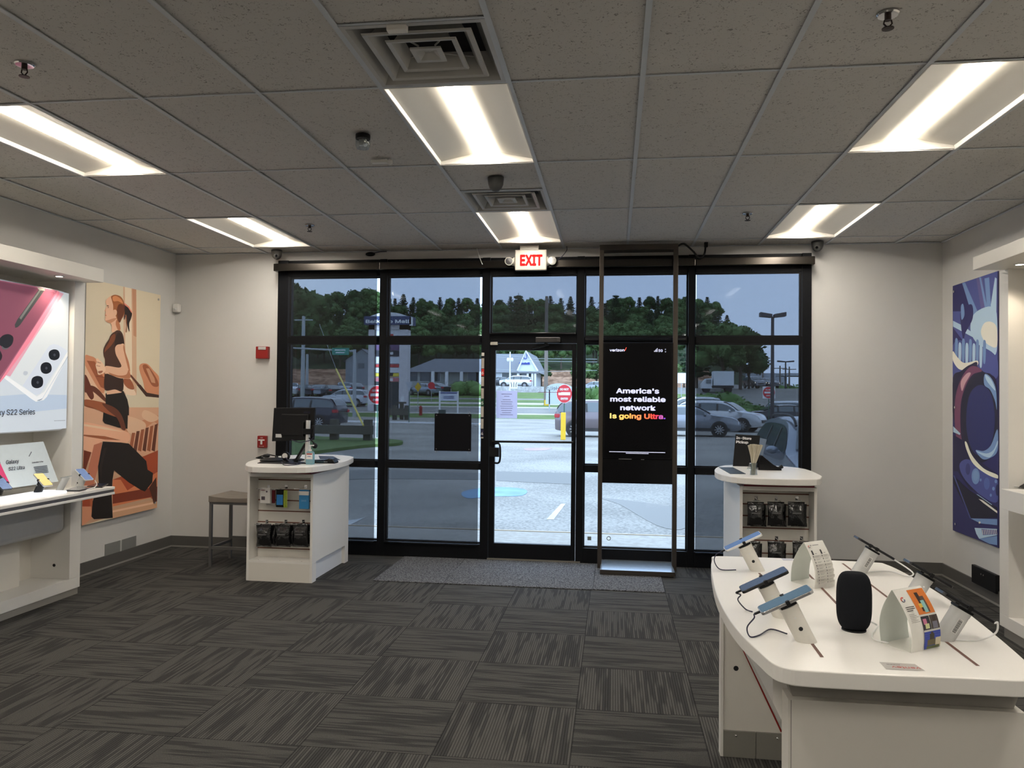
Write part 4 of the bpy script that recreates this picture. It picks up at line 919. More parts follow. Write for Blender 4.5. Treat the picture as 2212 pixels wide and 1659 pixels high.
for y0, y1, c, s in ((712, 730, (215, 215, 220), 'red'), (743, 756, (95, 70, 110), ''), (757, 769, (40, 42, 52), ''), (771, 785, (210, 215, 225), ''), (787, 793, (190, 60, 60), ''), (794, 805, (205, 208, 215), ''), (806, 813, (225, 205, 70), ''), (816, 824, (190, 110, 120), '')):
    G().box(xl_(809), xl_(861), Y + .15, Y + .3, zl(y1), zl(y0)).build('tenant_panel', mat(f'panel_{y0}', rgb(*c, .95), .5), t)
for yy, s, c in ((727, 'shop', (200, 60, 50)), (766, 'MARKS', (220, 220, 225)), (812, 'Dollar', (40, 40, 40)), (823, 'Dress Shop', (235, 235, 235))):
    G().box(xl_(822), xl_(848), Y + .13, Y + .15, zl(yy), zl(yy - 6)).build('tenant_lettering', mat(f'pl_{yy}', rgb(*c, .8), .5), t)
G().box(xl_(806), xl_(864), Y + .2, Y + .8, base, zl(825)).build('dark_gap', mat('pylon_dark', (.04, .045, .05), .7), t)
# traffic signal with mast arm and street sign
Y = 62; f = lambda px, py: PY(px, py, Y)
t = thing('traffic_signal_pole', 'grey traffic signal pole with a long mast arm in the leftmost window', 'traffic signal', (f(766, 860).x, Y, gz(f(766, 860).x, Y)))
G().cyl((f(766, 870).x, Y, gz(0, Y) - .2), (f(766, 755).x, Y, f(766, 755).z), .17, .13, 12).build('pole', GPOLE, t)
G().cyl(f(766, 759), f(600, 750), .10, .06, 10).build('mast_arm', GPOLE, t)
o = G().box(f(719, 759).x, f(755.5, 759).x, Y - .2, Y - .15, f(735, 767).z, f(735, 752).z).build('street_name_sign', mat('street_sign_green', (.04, .26, .20), .5)); tag(o, 'green street name sign hanging on the mast arm in the leftmost window', 'street sign')
G().box(f(725, 757).x, f(748, 757).x, Y - .21, Y - .2, f(735, 757.5).z, f(735, 755.5).z).box(f(727, 757).x, f(746, 757).x, Y - .21, Y - .2, f(735, 763).z, f(735, 761).z).build('sign_lettering', SIGNW, o, world=True)
# utility poles and wires
def upole(px, pt, pb, y, lab, r=.14, m=WOOD, arms=1, name='utility_pole'):
    a, b = PY(px, pt, y), PY(px, pb, y); z0 = gz(a.x, y)
    t = thing(name, lab, 'utility pole', (a.x, y, z0)); G().cyl((a.x, y, z0 - .3), (a.x, y, a.z), r, r * .7, 10).build('pole', m, t)
    for k in range(arms): G().box(a.x - 1.1, a.x + 1.1, y - .08, y + .06, a.z - .5 - k * 1.2, a.z - .38 - k * 1.2).build('crossarm', m, t)
    return t
upole(656, 683, 850, 85, 'tall grey utility pole with a crossarm in the leftmost window', .26, GPOLE, 1)
upole(664, 765, 850, 88, 'shorter grey pole right beside the tall utility pole', .2, GPOLE, 0)
t = upole(1181, 640, 870, 78, 'brown utility pole with a yellow base sleeve, seen through the door', .22, WOOD, 0)
q = PY(1181, 870, 77.7); G().box(q.x - .25, q.x + .25, 77.6, 78.3, PY(1181, 876, 77.7).z, PY(1181, 864, 77.7).z).build('yellow_sleeve', YEL, t)
upole(1648, 768, 850, 130, 'thin utility pole with a crossarm left of the tall lamp post', .16, WOOD, 1); upole(1685, 790, 850, 132, 'short utility pole left of the smaller far lamp post', .16, WOOD, 1); upole(1705, 792, 850, 133, 'short utility pole right of the smaller far lamp post', .16, WOOD, 1)
def lamp_post(px, pt, y, lab, wd, r=.12):
    a = PY(px, pt, y); z0 = gz(a.x, y); t = thing('car_park_lamp', lab, 'lamp post', (a.x, y, z0)); m = mat('lamp_bronze', (.05, .045, .05), .6)
    G().cyl((a.x, y, z0), (a.x, y, a.z), r, r * .75, 10).build('pole', m, t)
    for s in (-1, 1): G().prism([(s * .06, 0), (s * .06, .16), (s * wd, .26), (s * wd, .06)], (a.x, y + .25, a.z - .05), (1, 0, 0), (0, 0, 1), .5).build('lamp_head', m, t)
lamp_post(1669, 684, 40, 'tall dark twin-headed lamp post in the rightmost window', .62, .10); lamp_post(1697, 782, 110, 'smaller far twin-headed lamp post right of the tall one', 1.1, .12)
for i, (a, b) in enumerate((((1040, 763), (1290, 776)), ((1040, 768), (1290, 782)), ((1040, 796), (1290, 800)))):
    A, B = PY(*a, 77.9), PY(*b, 77.9); M_ = (A + B) / 2 - V((0, 0, .25)); o = G().tube([A, M_, B], .022, 5).build('overhead_wire', GPOLE); tag(o, ('topmost overhead wire crossing above the gabled building', 'second overhead wire just under the topmost one, seen through the door', 'lowest overhead wire, crossing at eave height of the gabled building', 'overhead wire crossing the trees at the rightmost window middle rail')[i], 'wire')
# street lamp with two globes + arrow sign
Y = 66; q = PY(1102, 760, Y); t = thing('twin_globe_lamp', 'slim post with two pale globes in front of the gabled building', 'lamp post', (q.x, Y, gz(q.x, Y))); G().cyl((q.x, Y, gz(q.x, Y)), (q.x, Y, q.z), .05, n=8).build('pole', SIGNW, t)
for s in (-1, 1): G().ball((q.x + s * .17, Y, PY(1102, 777, Y).z), .14, 10, sc=(.9, .9, 1.3)).build('globe', SIGNW, t, smooth='full')
Y = 64; q = PY(1110, 831, Y); o = thing('lane_arrow_sign', 'white lane arrow sign on a post, left part of the door view', 'road sign', (q.x, Y, gz(q.x, Y))); G().box(q.x - .32, q.x + .32, Y - .02, Y, q.z - .33, q.z + .33).build('sign_plate', SIGNW, o)
g = G()
for s in (-1, 0, 1): g.tube([(q.x + s * .18, Y - .03, q.z - .2), (q.x + s * .18, Y - .03, q.z + .02), (q.x + s * .25, Y - .03, q.z + .2)], .025, 5)
g.build('arrows', TRIMB, o); G().cyl((q.x, Y + .02, gz(q.x, Y)), (q.x, Y + .02, q.z), .03, n=6).build('post', GPOLE, o)
Y = 70; q = PY(1207, 850, Y); z0 = gz(q.x, Y); o = thing('white_monument_sign', 'white round-topped monument sign behind the no-entry sign in the door view', 'sign', (q.x, Y, z0)); h = PY(1196, 828, Y).z
zb_ = PY(1196, 873, Y).z
G().box(q.x - .9, q.x - .8, Y, Y + .1, z0 - .1, h - .6).box(q.x + .9, q.x + 1.0, Y, Y + .1, z0 - .1, h - .6).build('post', GPOLE, o)
G().prism([(-1.2, zb_), (1.3, zb_), (1.3, h - .35)] + [(.05 + math.cos(a * .3142) * 1.2, h - .5 + math.sin(a * .3142) * .5) for a in range(11)], (q.x, Y + .3, 0), (1, 0, 0), (0, 0, 1), .3).build('board', mat('pale_sign_board', (.46, .52, .57), .5), o)
# signs by the road, bay 2
Y = 60; q = PY(970, 860, Y); z0 = gz(q.x, Y); a, b = PY(950, 846, Y), PY(989, 866, Y); o = thing('white_sign_board', 'white real-estate style sign board on two posts, left of the door', 'sign', (q.x, Y, z0))
G().box(a.x, b.x, Y - .03, Y, b.z, a.z).build('board', mat('sign_board_white', (.62, .66, .74), .5), o); G().box(a.x, b.x, Y - .035, Y - .03, a.z - .16, a.z - .04).build('blue_header', mat('sign_navy', (.08, .10, .25), .5), o)
g = G()
for k, zf in enumerate((.48, .40, .3, .22)): g.box(a.x + .3, b.x - .3, Y - .035, Y - .03, b.z + (a.z - b.z) * zf, b.z + (a.z - b.z) * zf + .035)
g.build('printed_lines', mat('sign_navy', (.08, .10, .25), .5), o)
for x in (a.x, b.x): G().box(x - .06, x + .06, Y - .05, Y + .05, min(z0, PY(970, 878, Y).z), a.z + .05).build('post', SIGNW, o)
def plate(name, lab, px, py, y, poly, m, cat='road sign', pm=GPOLE):
    q = PY(px, py, y); o = thing(name, lab, cat, (q.x, y, gz(q.x, y))); G().prism(poly, (q.x, y, q.z), (1, 0, 0), (0, 0, 1), .03).build('sign_plate', m, o); G().cyl((q.x, y + .03, gz(q.x, y)), (q.x, y + .03, q.z), .03, n=6).build('post', pm, o)
plate('yield_sign', 'pale triangular give-way sign pointing down, right of the pylon', 884, 835, 50, [(-.22, .3), (.22, .3), (0, -.35)], mat('sign_back', (.45, .48, .52), .5), pm=GRNP)
plate('warning_sign', 'yellow diamond warning sign right of the pylon sign', 903, 836, 70, [(0, .45), (.32, 0), (0, -.45), (-.32, 0)], YEL); plate('stop_sign', 'red octagonal stop sign above the dark grey parked car', 932, 833, 80, [(math.cos(a * PI / 4 + .39) * .4, math.sin(a * PI / 4 + .39) * .4) for a in range(8)], SIGNR)
plate('small_white_sign', 'small white sign seen between the display screen and the next mullion', 1472, 818, 62, [(-.45, -.35), (.45, -.35), (.45, .45), (-.45, .45)], SIGNW, 'sign')
Y = 64; q = PY(909, 866, Y); o = G().lathe([(.14, 0), (.14, .6), (.17, .62), (.12, .76), (.02, .84)], (q.x, Y, gz(q.x, Y)), 10).build('fire_hydrant', REDP, smooth=True); tag(o, 'small red fire hydrant on the grass left of the white sign board', 'hydrant')
q = PY(955, 893, 45); o = G().box(q.x - .18, q.x + .18, 44.8, 45.2, GZ, PY(955, 885, 45).z).build('concrete_block', mat('dark_block', (.06, .08, .07), .8)); tag(o, 'dark block on the asphalt just above the hanging black panel', 'block')
q = PY(868, 866, 56); o = thing('mailbox_cluster', 'dark capped post with a pale top in front of the pylon right column', 'post', (q.x, 56, GZ)); G().box(q.x - .13, q.x + .13, 55.9, 56.1, GZ, PY(868, 868, 56).z).box(q.x - .4, q.x + .3, 55.8, 56.2, PY(868, 872, 56).z, PY(868, 868, 56).z).build('post', DWOOD, o); G().box(q.x - .08, q.x + .1, 55.9, 56.1, PY(868, 868, 56).z, PY(868, 856, 56).z).build('lantern', SIGNW, o)
# ---------------- counters ----------------
def zoomf(ox, oy, k): return lambda *pts: [(ox + a / k, oy + b / k) for a, b in pts]
def slab(outline, z, h, sm=3):
    P = [PZ(a, b, z) for a, b in outline]; return spline([(p.x, p.y) for p in P], sm)
def counter(x0, x1, y0, y1, outline, label, slabz=.99, grooves=(), leg=True):
    t = thing('display_counter', label, 'counter', ((x0 + x1) / 2, (y0 + y1) / 2, 0))
    w = .022; zi0, zi1 = .175, .882; yb = y0 + .16
    g = G().box(x0, x0 + w, y0, y1 - .09, .165, .913).box(x1 - w, x1, y0, y1 - .09, .165, .913).box(x0 + w, x1 - w, y0, yb, zi1, .913)
    g.box(x0, x0 + .022, y0, y0 + .09, 0, .165).box(x1 - .022, x1, y0, y0 + .09, 0, .165).box(x0, x1, y1 - .09, y1, 0, .913)
    g.box(x0 + w, x1 - w, y0, yb, .155, zi0 + .0).box(x0 + w, x1 - w, yb + .02, y1 - .09, .165, .185)
    g.build('body', WHITE, t, bevel=.0015)
    G().box(x0 + .022, x1 - .022, y0 - .001, y0 + .03, 0, .155).build('kick_panel', WHITE2, t)
    G().box(x0 + .03, x1 - .03, y0 + .09, y1 - .09, 0, .165).build('recessed_plinth', mat('plinth_white', (.70, .72, .75), .5), t)
    b = G().box(x0 + w, x1 - w, yb, yb + .02, zi0, zi1).build('slat_panel', WHITE2, t)
    g = G()
    for py in grooves:
        z = PY((1106), py, yb).z if False else py
        g.box(x0 + w, x1 - w, yb - .0008, yb + .001, z - .005, z + .005)
    g.build('groove', mat('brown_groove', (.16, .06, .035), .6), b)
    for x in (x0 + .1, (x0 + x1) / 2, x1 - .1): G().cyl((x, y0 + .02, zi0 + .001), (x, y0 + .02, zi0 - .0008), .004, n=8).build('shelf_pin', STEEL, t)
    G().box(x0 + .03, x1 - .02, y0 - .003, y1 - .05, .913, .94).build('red_trim', MAROON, t)
    Q = slab(outline, slabz, .05)
    G().prism(Q, (0, 0, slabz - .05), (1, 0, 0), (0, 1, 0), .05).build('worktop', WHITE, t, bevel=.006, seg=3)
    return t
gro = (.842, .757, .665, .572, .475, .375, .25)
c1 = counter(-3.09, -2.505, 6.205, 7.09, [(530, 1003), (545, 994), (602, 985), (690, 981), (757, 985), (760, 990), (738, 998), (700, 1005), (660, 1009), (600, 1009), (545, 1008)], 'white counter with the monitor on top, standing in front of the left window', grooves=gro)
c2 = counter(.965, 1.535, 6.10, 6.98, [(1546, 1020), (1546, 1011), (1566, 1005), (1620, 1004), (1690, 1007), (1740, 1013), (1772, 1026), (1774, 1031), (1764, 1035), (1700, 1035), (1610, 1032), (1568, 1027)], 'white counter with the In-Store Pickup sign, standing in front of the right window', grooves=gro)
BAGM = mat('black_foil_bag', (.008, .008, .009), .14, vary=.2, scale=16, spec=.9, bump=.7)
for _n in BAGM.node_tree.nodes:
    if _n.type == 'BUMP': _n.inputs['Distance'].default_value = .012
def hook(p, yb, lab, grp):
    t = thing('slatwall_hook', lab, 'hook', (p.x, yb, p.z)); t['group'] = grp
    G().box(p.x - .012, p.x + .012, yb - .006, yb - .001, p.z - .012, p.z + .018).build('backplate', CHROME, t)
    G().tube([(p.x, yb - .004, p.z), (p.x - .005, yb - .13, p.z), (p.x - .008, yb - .145, p.z + .008)], .0025, 6).build('prong', CHROME, t)
    G().box(p.x - .045, p.x + .005, yb - .149, yb - .146, p.z - .003, p.z + .004).build('price_bar', CHROME, t)
    return t
def bag(px, py, yf, w, h, lab, grp, tw=0.0, text_=True):
    c = PY(px, py, yf); t = thing('accessory_pouch', lab, 'pouch', (c.x, yf, c.z - h / 2)); t['group'] = grp
    nx, nz = 10, 12; rr = random.Random(int(px * 7 + py)); g = G(); F = []; Bk = []
    for j in range(nz + 1):
        v = j / nz; fr = []; bk = []
        for i in range(nx + 1):
            u = i / nx * 2 - 1; bul = (1 - u * u) ** .5 * .022 * math.sin(min(1, v * 1.25) * PI) ** .6 if 0 < v < .8 else .001
            x = c.x + u * w / 2 * (1 - .06 * math.sin(v * PI)) + tw * (1 - v) * .02; z = c.z - h / 2 + v * h + .004 * rr.uniform(-1, 1) * (0 < j < nz)
            j1 = rr.uniform(-.004, .004) * (0 < v < .8)
            fr.append((x, yf - bul + j1, z)); bk.append((x, yf + .004 + bul * .5, z))
        F.append(fr); Bk.append(bk)
    rings = [F[j] + Bk[j][::-1] for j in range(nz + 1)]
    g.ring(rings).build('pouch_body', BAGM, t, smooth='full')
    if text_:
        G().box(c.x - w * .26, c.x + w * .26, yf - .026, yf - .024, c.z + h * .02, c.z + h * .07).build('printed_mark', mat('pouch_print', (.12, .12, .12), .5), t)
    return t
y1b = 6.205 + .16; y2b = 6.10 + .16
for i, (px, nm) in enumerate(((571, 'left'), (612, 'middle'), (650, 'right'))):
    hk = PY(px + 6, 1127, y1b); hook(hk, y1b, f'chrome hook holding the {nm} black pouch in the left counter', 'hooks in the left counter')
    bag(px - 2, 1156, y1b - .105, .135, .198, f'shiny black pouch, {nm} one in front in the left counter niche', 'black pouches in the left counter', .3)
    bag(px + 12, 1156, y1b - .06, .13, .19, f'black pouch behind the {nm} front pouch in the left counter', 'black pouches in the left counter', -.3, False)
for px, lab in ((581, 'chrome hook holding the white boxed pack in the left counter'), (619, 'chrome hook holding the blue and green pack in the left counter'), (661, 'chrome hook holding the blue pouch in the left counter')):
    hook(PY(px, 1052, y1b), y1b, lab, 'hooks in the left counter')
def pack(name, lab, px0, px1, py0, py1, yf, th, m):
    a, b = PY(px0, py0, yf), PY(px1, py1, yf); t = thing(name, lab, 'package', ((a.x + b.x) / 2, yf, b.z)); G().box(a.x, b.x, yf, yf + th, b.z, a.z).build('pack_body', m, t, bevel=.004); return t, a, b
t, a, b = pack('boxed_accessory', 'white boxed accessory pack hanging top left in the left counter', 562, 583, 1054, 1088, y1b - .12, .03, WHITE)
G().box(a.x + .012, b.x - .045, y1b - .121, y1b - .12, b.z + .03, b.z + .06).cyl(((a.x + b.x) / 2 + .015, y1b - .1205, a.z - .03), ((a.x + b.x) / 2 + .015, y1b - .12, a.z - .03), .008, n=10).build('printed_picture', mat('print_dark', (.10, .08, .10), .5), t)
text('printed_name', 'ventev', .018, mat('print_maroon', (.3, .03, .08), .5), t, (a.x + .006, y1b - .121, a.z - .022)); 
t, a, b = pack('boxed_accessory', 'second boxed pack just behind the white one, with a red edge', 575, 592, 1056, 1092, y1b - .07, .025, mat('pale_grey_box', (.6, .58, .56), .5)); G().box(b.x - .02, b.x + .001, y1b - .071, y1b - .045, b.z + .02, a.z - .01).build('red_edge', MAROON, t)
t, a, b = pack('cable_pack', 'black and blue cable pack beside the green braided one', 596, 612, 1057, 1096, y1b - .10, .02, BLKG); G().box(a.x + .008, b.x - .004, y1b - .102, y1b - .1, b.z + .02, a.z - .045).build('blue_label', mat('bright_blue', (.03, .25, .65), .4), t, bevel=.003)
a, b = PY(613, 1058, y1b - .10), PY(622, 1098, y1b - .10); t = thing('braided_cable', 'yellow-green braided cable coil hanging in the left counter', 'cable', (a.x, y1b - .1, b.z))
g = G(); 
for k in range(3): x = a.x + .006 + k * .011; g.tube([(x, y1b - .1, b.z + .006), (x, y1b - .104, (a.z + b.z) / 2), (x, y1b - .1, a.z - .004)], .0058, 8)
g.build('braid', mat('lime_braid', (.40, .50, .06), .6, vary=.6, scale=120), t, smooth=True)
t, a, b = pack('blue_pouch', 'bright blue printed pouch hanging top right in the left counter', 646, 667, 1058, 1100, y1b - .11, .02, mat('pouch_blue', (.04, .26, .55), .35)); G().box(a.x, b.x, y1b - .112, y1b - .11, a.z - .045, a.z - .012).build('white_band', WHITE, t); text('printed_name', 'ZAGG', .024, mat('pouch_pale', (.3, .5, .75), .4), t, ((a.x + b.x) / 2, y1b - .1125, b.z + .065), align='CENTER')
for r, (pyh, pyb, xs) in enumerate(((1077, 1110, ((1632, 'left'), (1676, 'middle'), (1720, 'right'))), (1163, 1195, ((1624, 'left'), (1676, 'middle'), (1730, 'right'))))):
    for px, nm in xs:
        rn = 'upper' if r == 0 else 'lower'
        hook(PY(px + 1, pyh, y2b), y2b, f'chrome hook holding the {nm} pouch, {rn} row of the pickup counter', 'hooks in the pickup counter')
        bag(px, pyb, y2b - .105, .125, .185, f'black pouch, {nm} of the {rn} row in the pickup counter', 'black pouches in the pickup counter', 0)
        bag(px + 5, pyb + 3, y2b - .06, .12, .175, f'black pouch behind the {nm} one of the {rn} row, pickup counter', 'black pouches in the pickup counter', .2, False)
# ---- things on the left counter ----
ZT = .99
y = 6.42; a, b = PY(593, 881, y), PY(683, 952, y); c = (a + b) / 2
t = thing('monitor', 'black monitor seen from behind on the left counter', 'monitor', (c.x, y, ZT))
bl, br = PY(590, 953, y), PY(680, 950, y); tl, tr = PY(594.5, 881, y), PY(683, 880.5, y)
G().add([bl, br, tr, tl, bl + V((0, -.028, 0)), br + V((0, -.028, 0)), tr + V((0, -.028, 0)), tl + V((0, -.028, 0))], [(0, 1, 2, 3), (4, 7, 6, 5), (0, 4, 5, 1), (3, 2, 6, 7), (0, 3, 7, 4), (1, 5, 6, 2)]).build('back_cover', BLK, t, bevel=.004)
G().box(c.x - .11, c.x + .14, y - .05, y - .028, c.z - .10, c.z + .09).build('electronics_bulge', BLK, t, bevel=.01)
G().box(c.x - .165, c.x - .11, y - .032, y - .0285, bl.z + .035, bl.z + .065).build('rating_label', MUSE, t)
text('maker_mark', 'acer', .045, mat('gloss_mark', (.02, .02, .04), .15), t, (tr.x - .10, y - .0295, tr.z - .05), bold=.001)
y = 6.36; pc = PY(664, 1002, y); G().cyl((pc.x - .003, y, ZT), (pc.x + .003, y, PY(667, 908, y).z), .020, n=20).build('pole', MUSE, t, smooth=True)
z1, z2 = PY(667, 938, y).z, PY(667, 926, y).z; G().box(pc.x - .035, pc.x + .045, y - .032, y + .03, z1, z2).cyl((pc.x + .05, y - .01, z1 - .015), (pc.x + .05, y - .01, z2 + .03), .012, n=10).box(pc.x - .045, pc.x - .033, y - .02, y + .03, z1 - .02, z2 + .06).build('clamp', BLK, t, bevel=.003)
G().box(pc.x - .07, pc.x, 6.38, 6.395, z2 - .0, z2 + .05).build('mount_arm', BLK, t)
G().tube([PY(646, 984, 6.45), PY(641, 999, 6.45)], .01, 6).prism([(0, 0), (.02, 0), (.125, .17), (.10, .17)], (PY(633, 998, 6.42).x, 6.42, ZT), (1, 0, 0), (0, 0, 1), -.05).build('support_brace', BLK, t)
G().box(pc.x - .09, pc.x + .03, 6.30, 6.44, ZT, ZT + .008).build('base_plate', BLK, t, bevel=.002)
G().ball((PY(680, 963, 6.33).x, 6.33, PY(680, 963, 6.33).z), .024, 12).tube([(pc.x + .02, 6.34, PY(678, 946, 6.33).z), PY(679, 958, 6.33)], .006, 6).build('webcam', BLK, t, smooth='full')
def cord(name, pts, lab, r=.004, m=CABB): return cable(name, [tuple(p) for p in pts], r, m, lab)
cord('monitor_cable', [PY(630, 950, 6.38), PY(645, 955, 6.34), PY(662, 953, 6.33), PY(672, 950, 6.33), PY(676, 944, 6.34)], 'black cable sagging under the monitor behind its pole')
def T(px, py, dz=0, z=ZT): p = PZ(px, py, z); return V((p.x, p.y, z + dz))
k = T(625, 1000); o = G().prism([(q.x - k.x, q.y - k.y) for q in (T(556, 1001), T(640, 1003), T(655, 993), T(585, 990))], (k.x, k.y, ZT), (1, 0, 0), (0, 1, 0), .004).build('desk_mat', BLK, world=True); tag(o, 'black rubber desk mat under the keyboard on the left counter', 'mat')
k = T(590, 996); o = G().lathe([(.11, .004), (.115, .012), (.08, .028), (.001, .034)], (k.x, k.y, ZT), 24).build('headset_case', BLK, smooth=True); tag(o, 'low black rounded case on the desk mat, left end', 'case')
k = T(617, 999); t = thing('desk_scanner', 'small round black scanner with a shiny face and coiled cord, centre of the left counter', 'scanner', (k.x, k.y, ZT))
G().tube([(k.x, k.y, ZT + .004), (k.x, k.y - .0, ZT + .02), (k.x, k.y, ZT + .04)], [.035, .02, .03], 16).build('base', BLK, t)
G().cyl((k.x, k.y + .02, ZT + .055), (k.x, k.y - .015, ZT + .058), .034, .036, 24).build('head', BLK, t, bevel=.004); G().cyl((k.x, k.y - .0155, ZT + .058), (k.x, k.y - .019, ZT + .058), .025, n=20).build('shiny_face', CHROME, t)
cord('scanner_cord', [T(617, 1001, .05), T(630, 1003, .012), T(650, 1002, .006), T(640, 1005, .005), T(615, 1006, .005), T(608, 1003, .02)], 'coiled black cord of the small round scanner')
k = T(645, 995); G0 = G(); 
o = G().lathe([(.001, .002), (.05, .002), (.055, .012), (.03, .02), (.001, .022)], (k.x, k.y, ZT), 20).build('cable_puck', BLK, smooth=True); tag(o, 'flat black disc at the foot of the monitor pole', 'cable holder')
t0 = T(575, 992); t = thing('headset', 'small black headset lying at the back left of the left counter', 'headset', tuple(t0))
G().ball((t0.x, t0.y, ZT + .03), .028, 10, sc=(1.3, 1, .6)).build('microphone_housing', BLK, t, smooth='full'); G().ball((t0.x + .1, t0.y, ZT + .012), .02, 10).build('earpiece', BLK, t, smooth='full'); G().ball((t0.x - .07, t0.y + .02, ZT + .01), .018, 8, sc=(2, 1, .6)).build('earpiece', BLK, t, smooth='full'); G().tube([(t0.x - .1, t0.y, ZT + .01), (t0.x, t0.y + .02, ZT + .045), (t0.x + .1, t0.y, ZT + .03)], .005, 6).build('headband', BLK, t)
k = T(670, 1003); t = thing('sanitizer_bottle', 'clear pump bottle of hand sanitizer at the front of the left counter', 'bottle', tuple(k))
w_ = .033; G().ring([[(k.x + a * s * w_, k.y + b * s * .02, ZT + z) for a, b in ((-1, -1), (1, -1), (1, 1), (-1, 1))] for s, z in ((.96, 0), (1, .01), (1, .095), (.8, .108), (.4, .114))]).build('bottle_body', see_through('sanitizer_gel', (.55, .80, .86), .1, .05, diff=.35, dcol=(.45, .72, .80, 1)), t, bevel=.004)
G().box(k.x - .028, k.x + .028, k.y - .0215, k.y - .0202, ZT + .045, ZT + .098).build('label', WHITE, t); text('label_lettering', 'PURELL', .013, mat('label_blue', (.05, .12, .4), .5), t, (k.x, k.y - .022, ZT + .066), align='CENTER', bold=.0004); G().box(k.x - .024, k.x + .024, k.y - .0222, k.y - .0212, ZT + .084, ZT + .094).build('label_red_band', REDP, t)
G().cyl((k.x, k.y, ZT + .112), (k.x, k.y, ZT + .128), .013, n=16).cyl((k.x, k.y, ZT + .128), (k.x, k.y, ZT + .158), .005, n=10).box(k.x - .010, k.x + .030, k.y - .008, k.y + .008, ZT + .156, ZT + .166).build('pump', WHITE, t)
k = T(702, 1000); t = thing('card_terminal', 'black card terminal lying at the right of the left counter', 'card terminal', tuple(k))
G().ring([[(k.x + x, k.y - .045, ZT), (k.x + x, k.y + .05, ZT), (k.x + x, k.y + .05, ZT + z), (k.x + x, k.y - .045, ZT + z * .8)] for x, z in ((-.12, .022), (.0, .028), (.05, .052), (.085, .045), (.105, .012))]).build('housing', BLKG, t, bevel=.005)
G().obox((k.x - .06, k.y - .0, ZT + .029), .09, .06, .002, (1, 0, .06), (0, 1, 0)).build('keypad', STEEL, t); G().box(k.x - .11, k.x + .04, k.y - .047, k.y - .045, ZT + .012, ZT + .015).build('silver_line', CHROME, t)
o = G().prism([(q.x, q.y) for q in (T(692, 993), T(735, 994), T(720, 986), T(688, 985))], (0, 0, ZT), (1, 0, 0), (0, 1, 0), .002).build('counter_mat', mat('navy_mat', (.03, .04, .07), .6)); tag(o, 'dark blue flat pad at the back right of the left counter', 'mat')
# stool
SW = mat('grey_stained_wood', (.20, .17, .14), .5, vary=.25, scale=9); SL = mat('grey_stool_metal', (.16, .155, .15), .4, .5)
t = thing('stool', 'backless stool with a grey wooden saddle seat and metal legs, left of the counter', 'stool', (-3.43, 6.84, 0))
xs = [i / 8 * 2 - 1 for i in range(9)]
top = [(x * .245, .632 + .018 * x * x) for x in xs]; bot = [(x * .245, .592 + .0 * x * x) for x in xs[::-1]]
G().prism(top + bot, (-3.43, 7.045, 0), (1, 0, 0), (0, 0, 1), .42).build('seat', SW, t, bevel=.004)
L4 = [(-3.66, 6.65), (-3.66, 7.02), (-3.22, 6.65), (-3.22, 7.02)]
for (x, y) in L4: G().box(x - .0125, x + .0125, y - .0125, y + .0125, 0, .592).build('leg', SL, t)
G().box(-3.66, -3.22, 6.64, 6.66, .57, .592).box(-3.66, -3.22, 7.01, 7.03, .57, .592).box(-3.67, -3.65, 6.65, 7.02, .57, .592).box(-3.23, -3.21, 6.65, 7.02, .57, .592).build('apron_frame', SL, t)
G().box(-3.66, -3.22, 6.64, 6.66, .16, .185).box(-3.66, -3.22, 7.01, 7.03, .19, .215).box(-3.67, -3.65, 6.65, 7.02, .16, .185).box(-3.23, -3.21, 6.65, 7.02, .16, .185).build('stretcher', SL, t)
# ---- things on the pickup counter ----
a_, b_, c_, d_ = T(1583, 1007), T(1633, 1008), None, None
y = a_.y; tlp, trp = PY(1589, 938, y + .04), PY(1642, 941, y + .04)
t = thing('pickup_sign', 'black standing card reading In-Store Pickup on the right counter', 'sign', (a_.x, y, ZT))
b_ = V((PY(1636, 1008, y).x, y, ZT)); a_ = V((a_.x, y, ZT)); d = V((0, .003, 0))
G().add([a_, b_, trp, tlp, a_ + d, b_ + d, trp + d, tlp + d], [(0, 1, 2, 3), (4, 7, 6, 5), (0, 4, 5, 1), (3, 2, 6, 7), (0, 3, 7, 4), (1, 5, 6, 2)]).build('card', mat('matt_black_card', (.009, .009, .010), .55, spec=.2), t)
U = (tlp - a_).normalized(); Xr = (trp - tlp).normalized()
text('lettering', 'In-Store', .040, mat('lettering_white', (.85, .85, .85), .5), t, tlp + Xr * .008 - U * .041 + V((0, -.001, 0)), X=Xr, Y=U, bold=.0012, fit=.128); text('lettering', 'Pickup', .040, MATS['lettering_white'], t, tlp + Xr * .008 - U * .077 + V((0, -.001, 0)), X=Xr, Y=U, bold=.0012, fit=.102)
G().prism([(0, 0), (.10, 0), (.02, .2)], (a_.x + .12, y + .004, ZT), (0, 1, 0), (0, 0, 1), .004).build('easel_back', BLK, t)
k = T(1628, 1026); t = thing('straw_bundle', 'bundle of long beige rolled straws standing in a clear holder on the pickup counter', 'straw bundle', tuple(k))
hold = G(); strw = mat('beige_paper', (.52, .47, .36), .7, vary=.1)
rr = random.Random(3)
for i in range(15):
    th = i / 15 * math.tau; q = .35 + .65 * (i % 3) / 2; x0, y0 = math.cos(th) * .012 * q, math.sin(th) * .009 * q; x1, y1_ = math.cos(th) * .050 * q + .012, math.sin(th) * .022 * q
    z1 = .235 + rr.uniform(-.006, .006)
    G().tube([(k.x + x0 - .004, k.y + y0, ZT + .004), (k.x + x0 * 1.1, k.y + y0, ZT + .09), (k.x + x1 * .55, k.y + y1_ * .6, ZT + .15), (k.x + x1, k.y + y1_, ZT + z1)], [.0045, .005, .0065, .011], 7).build('straw', strw, t, smooth=True)
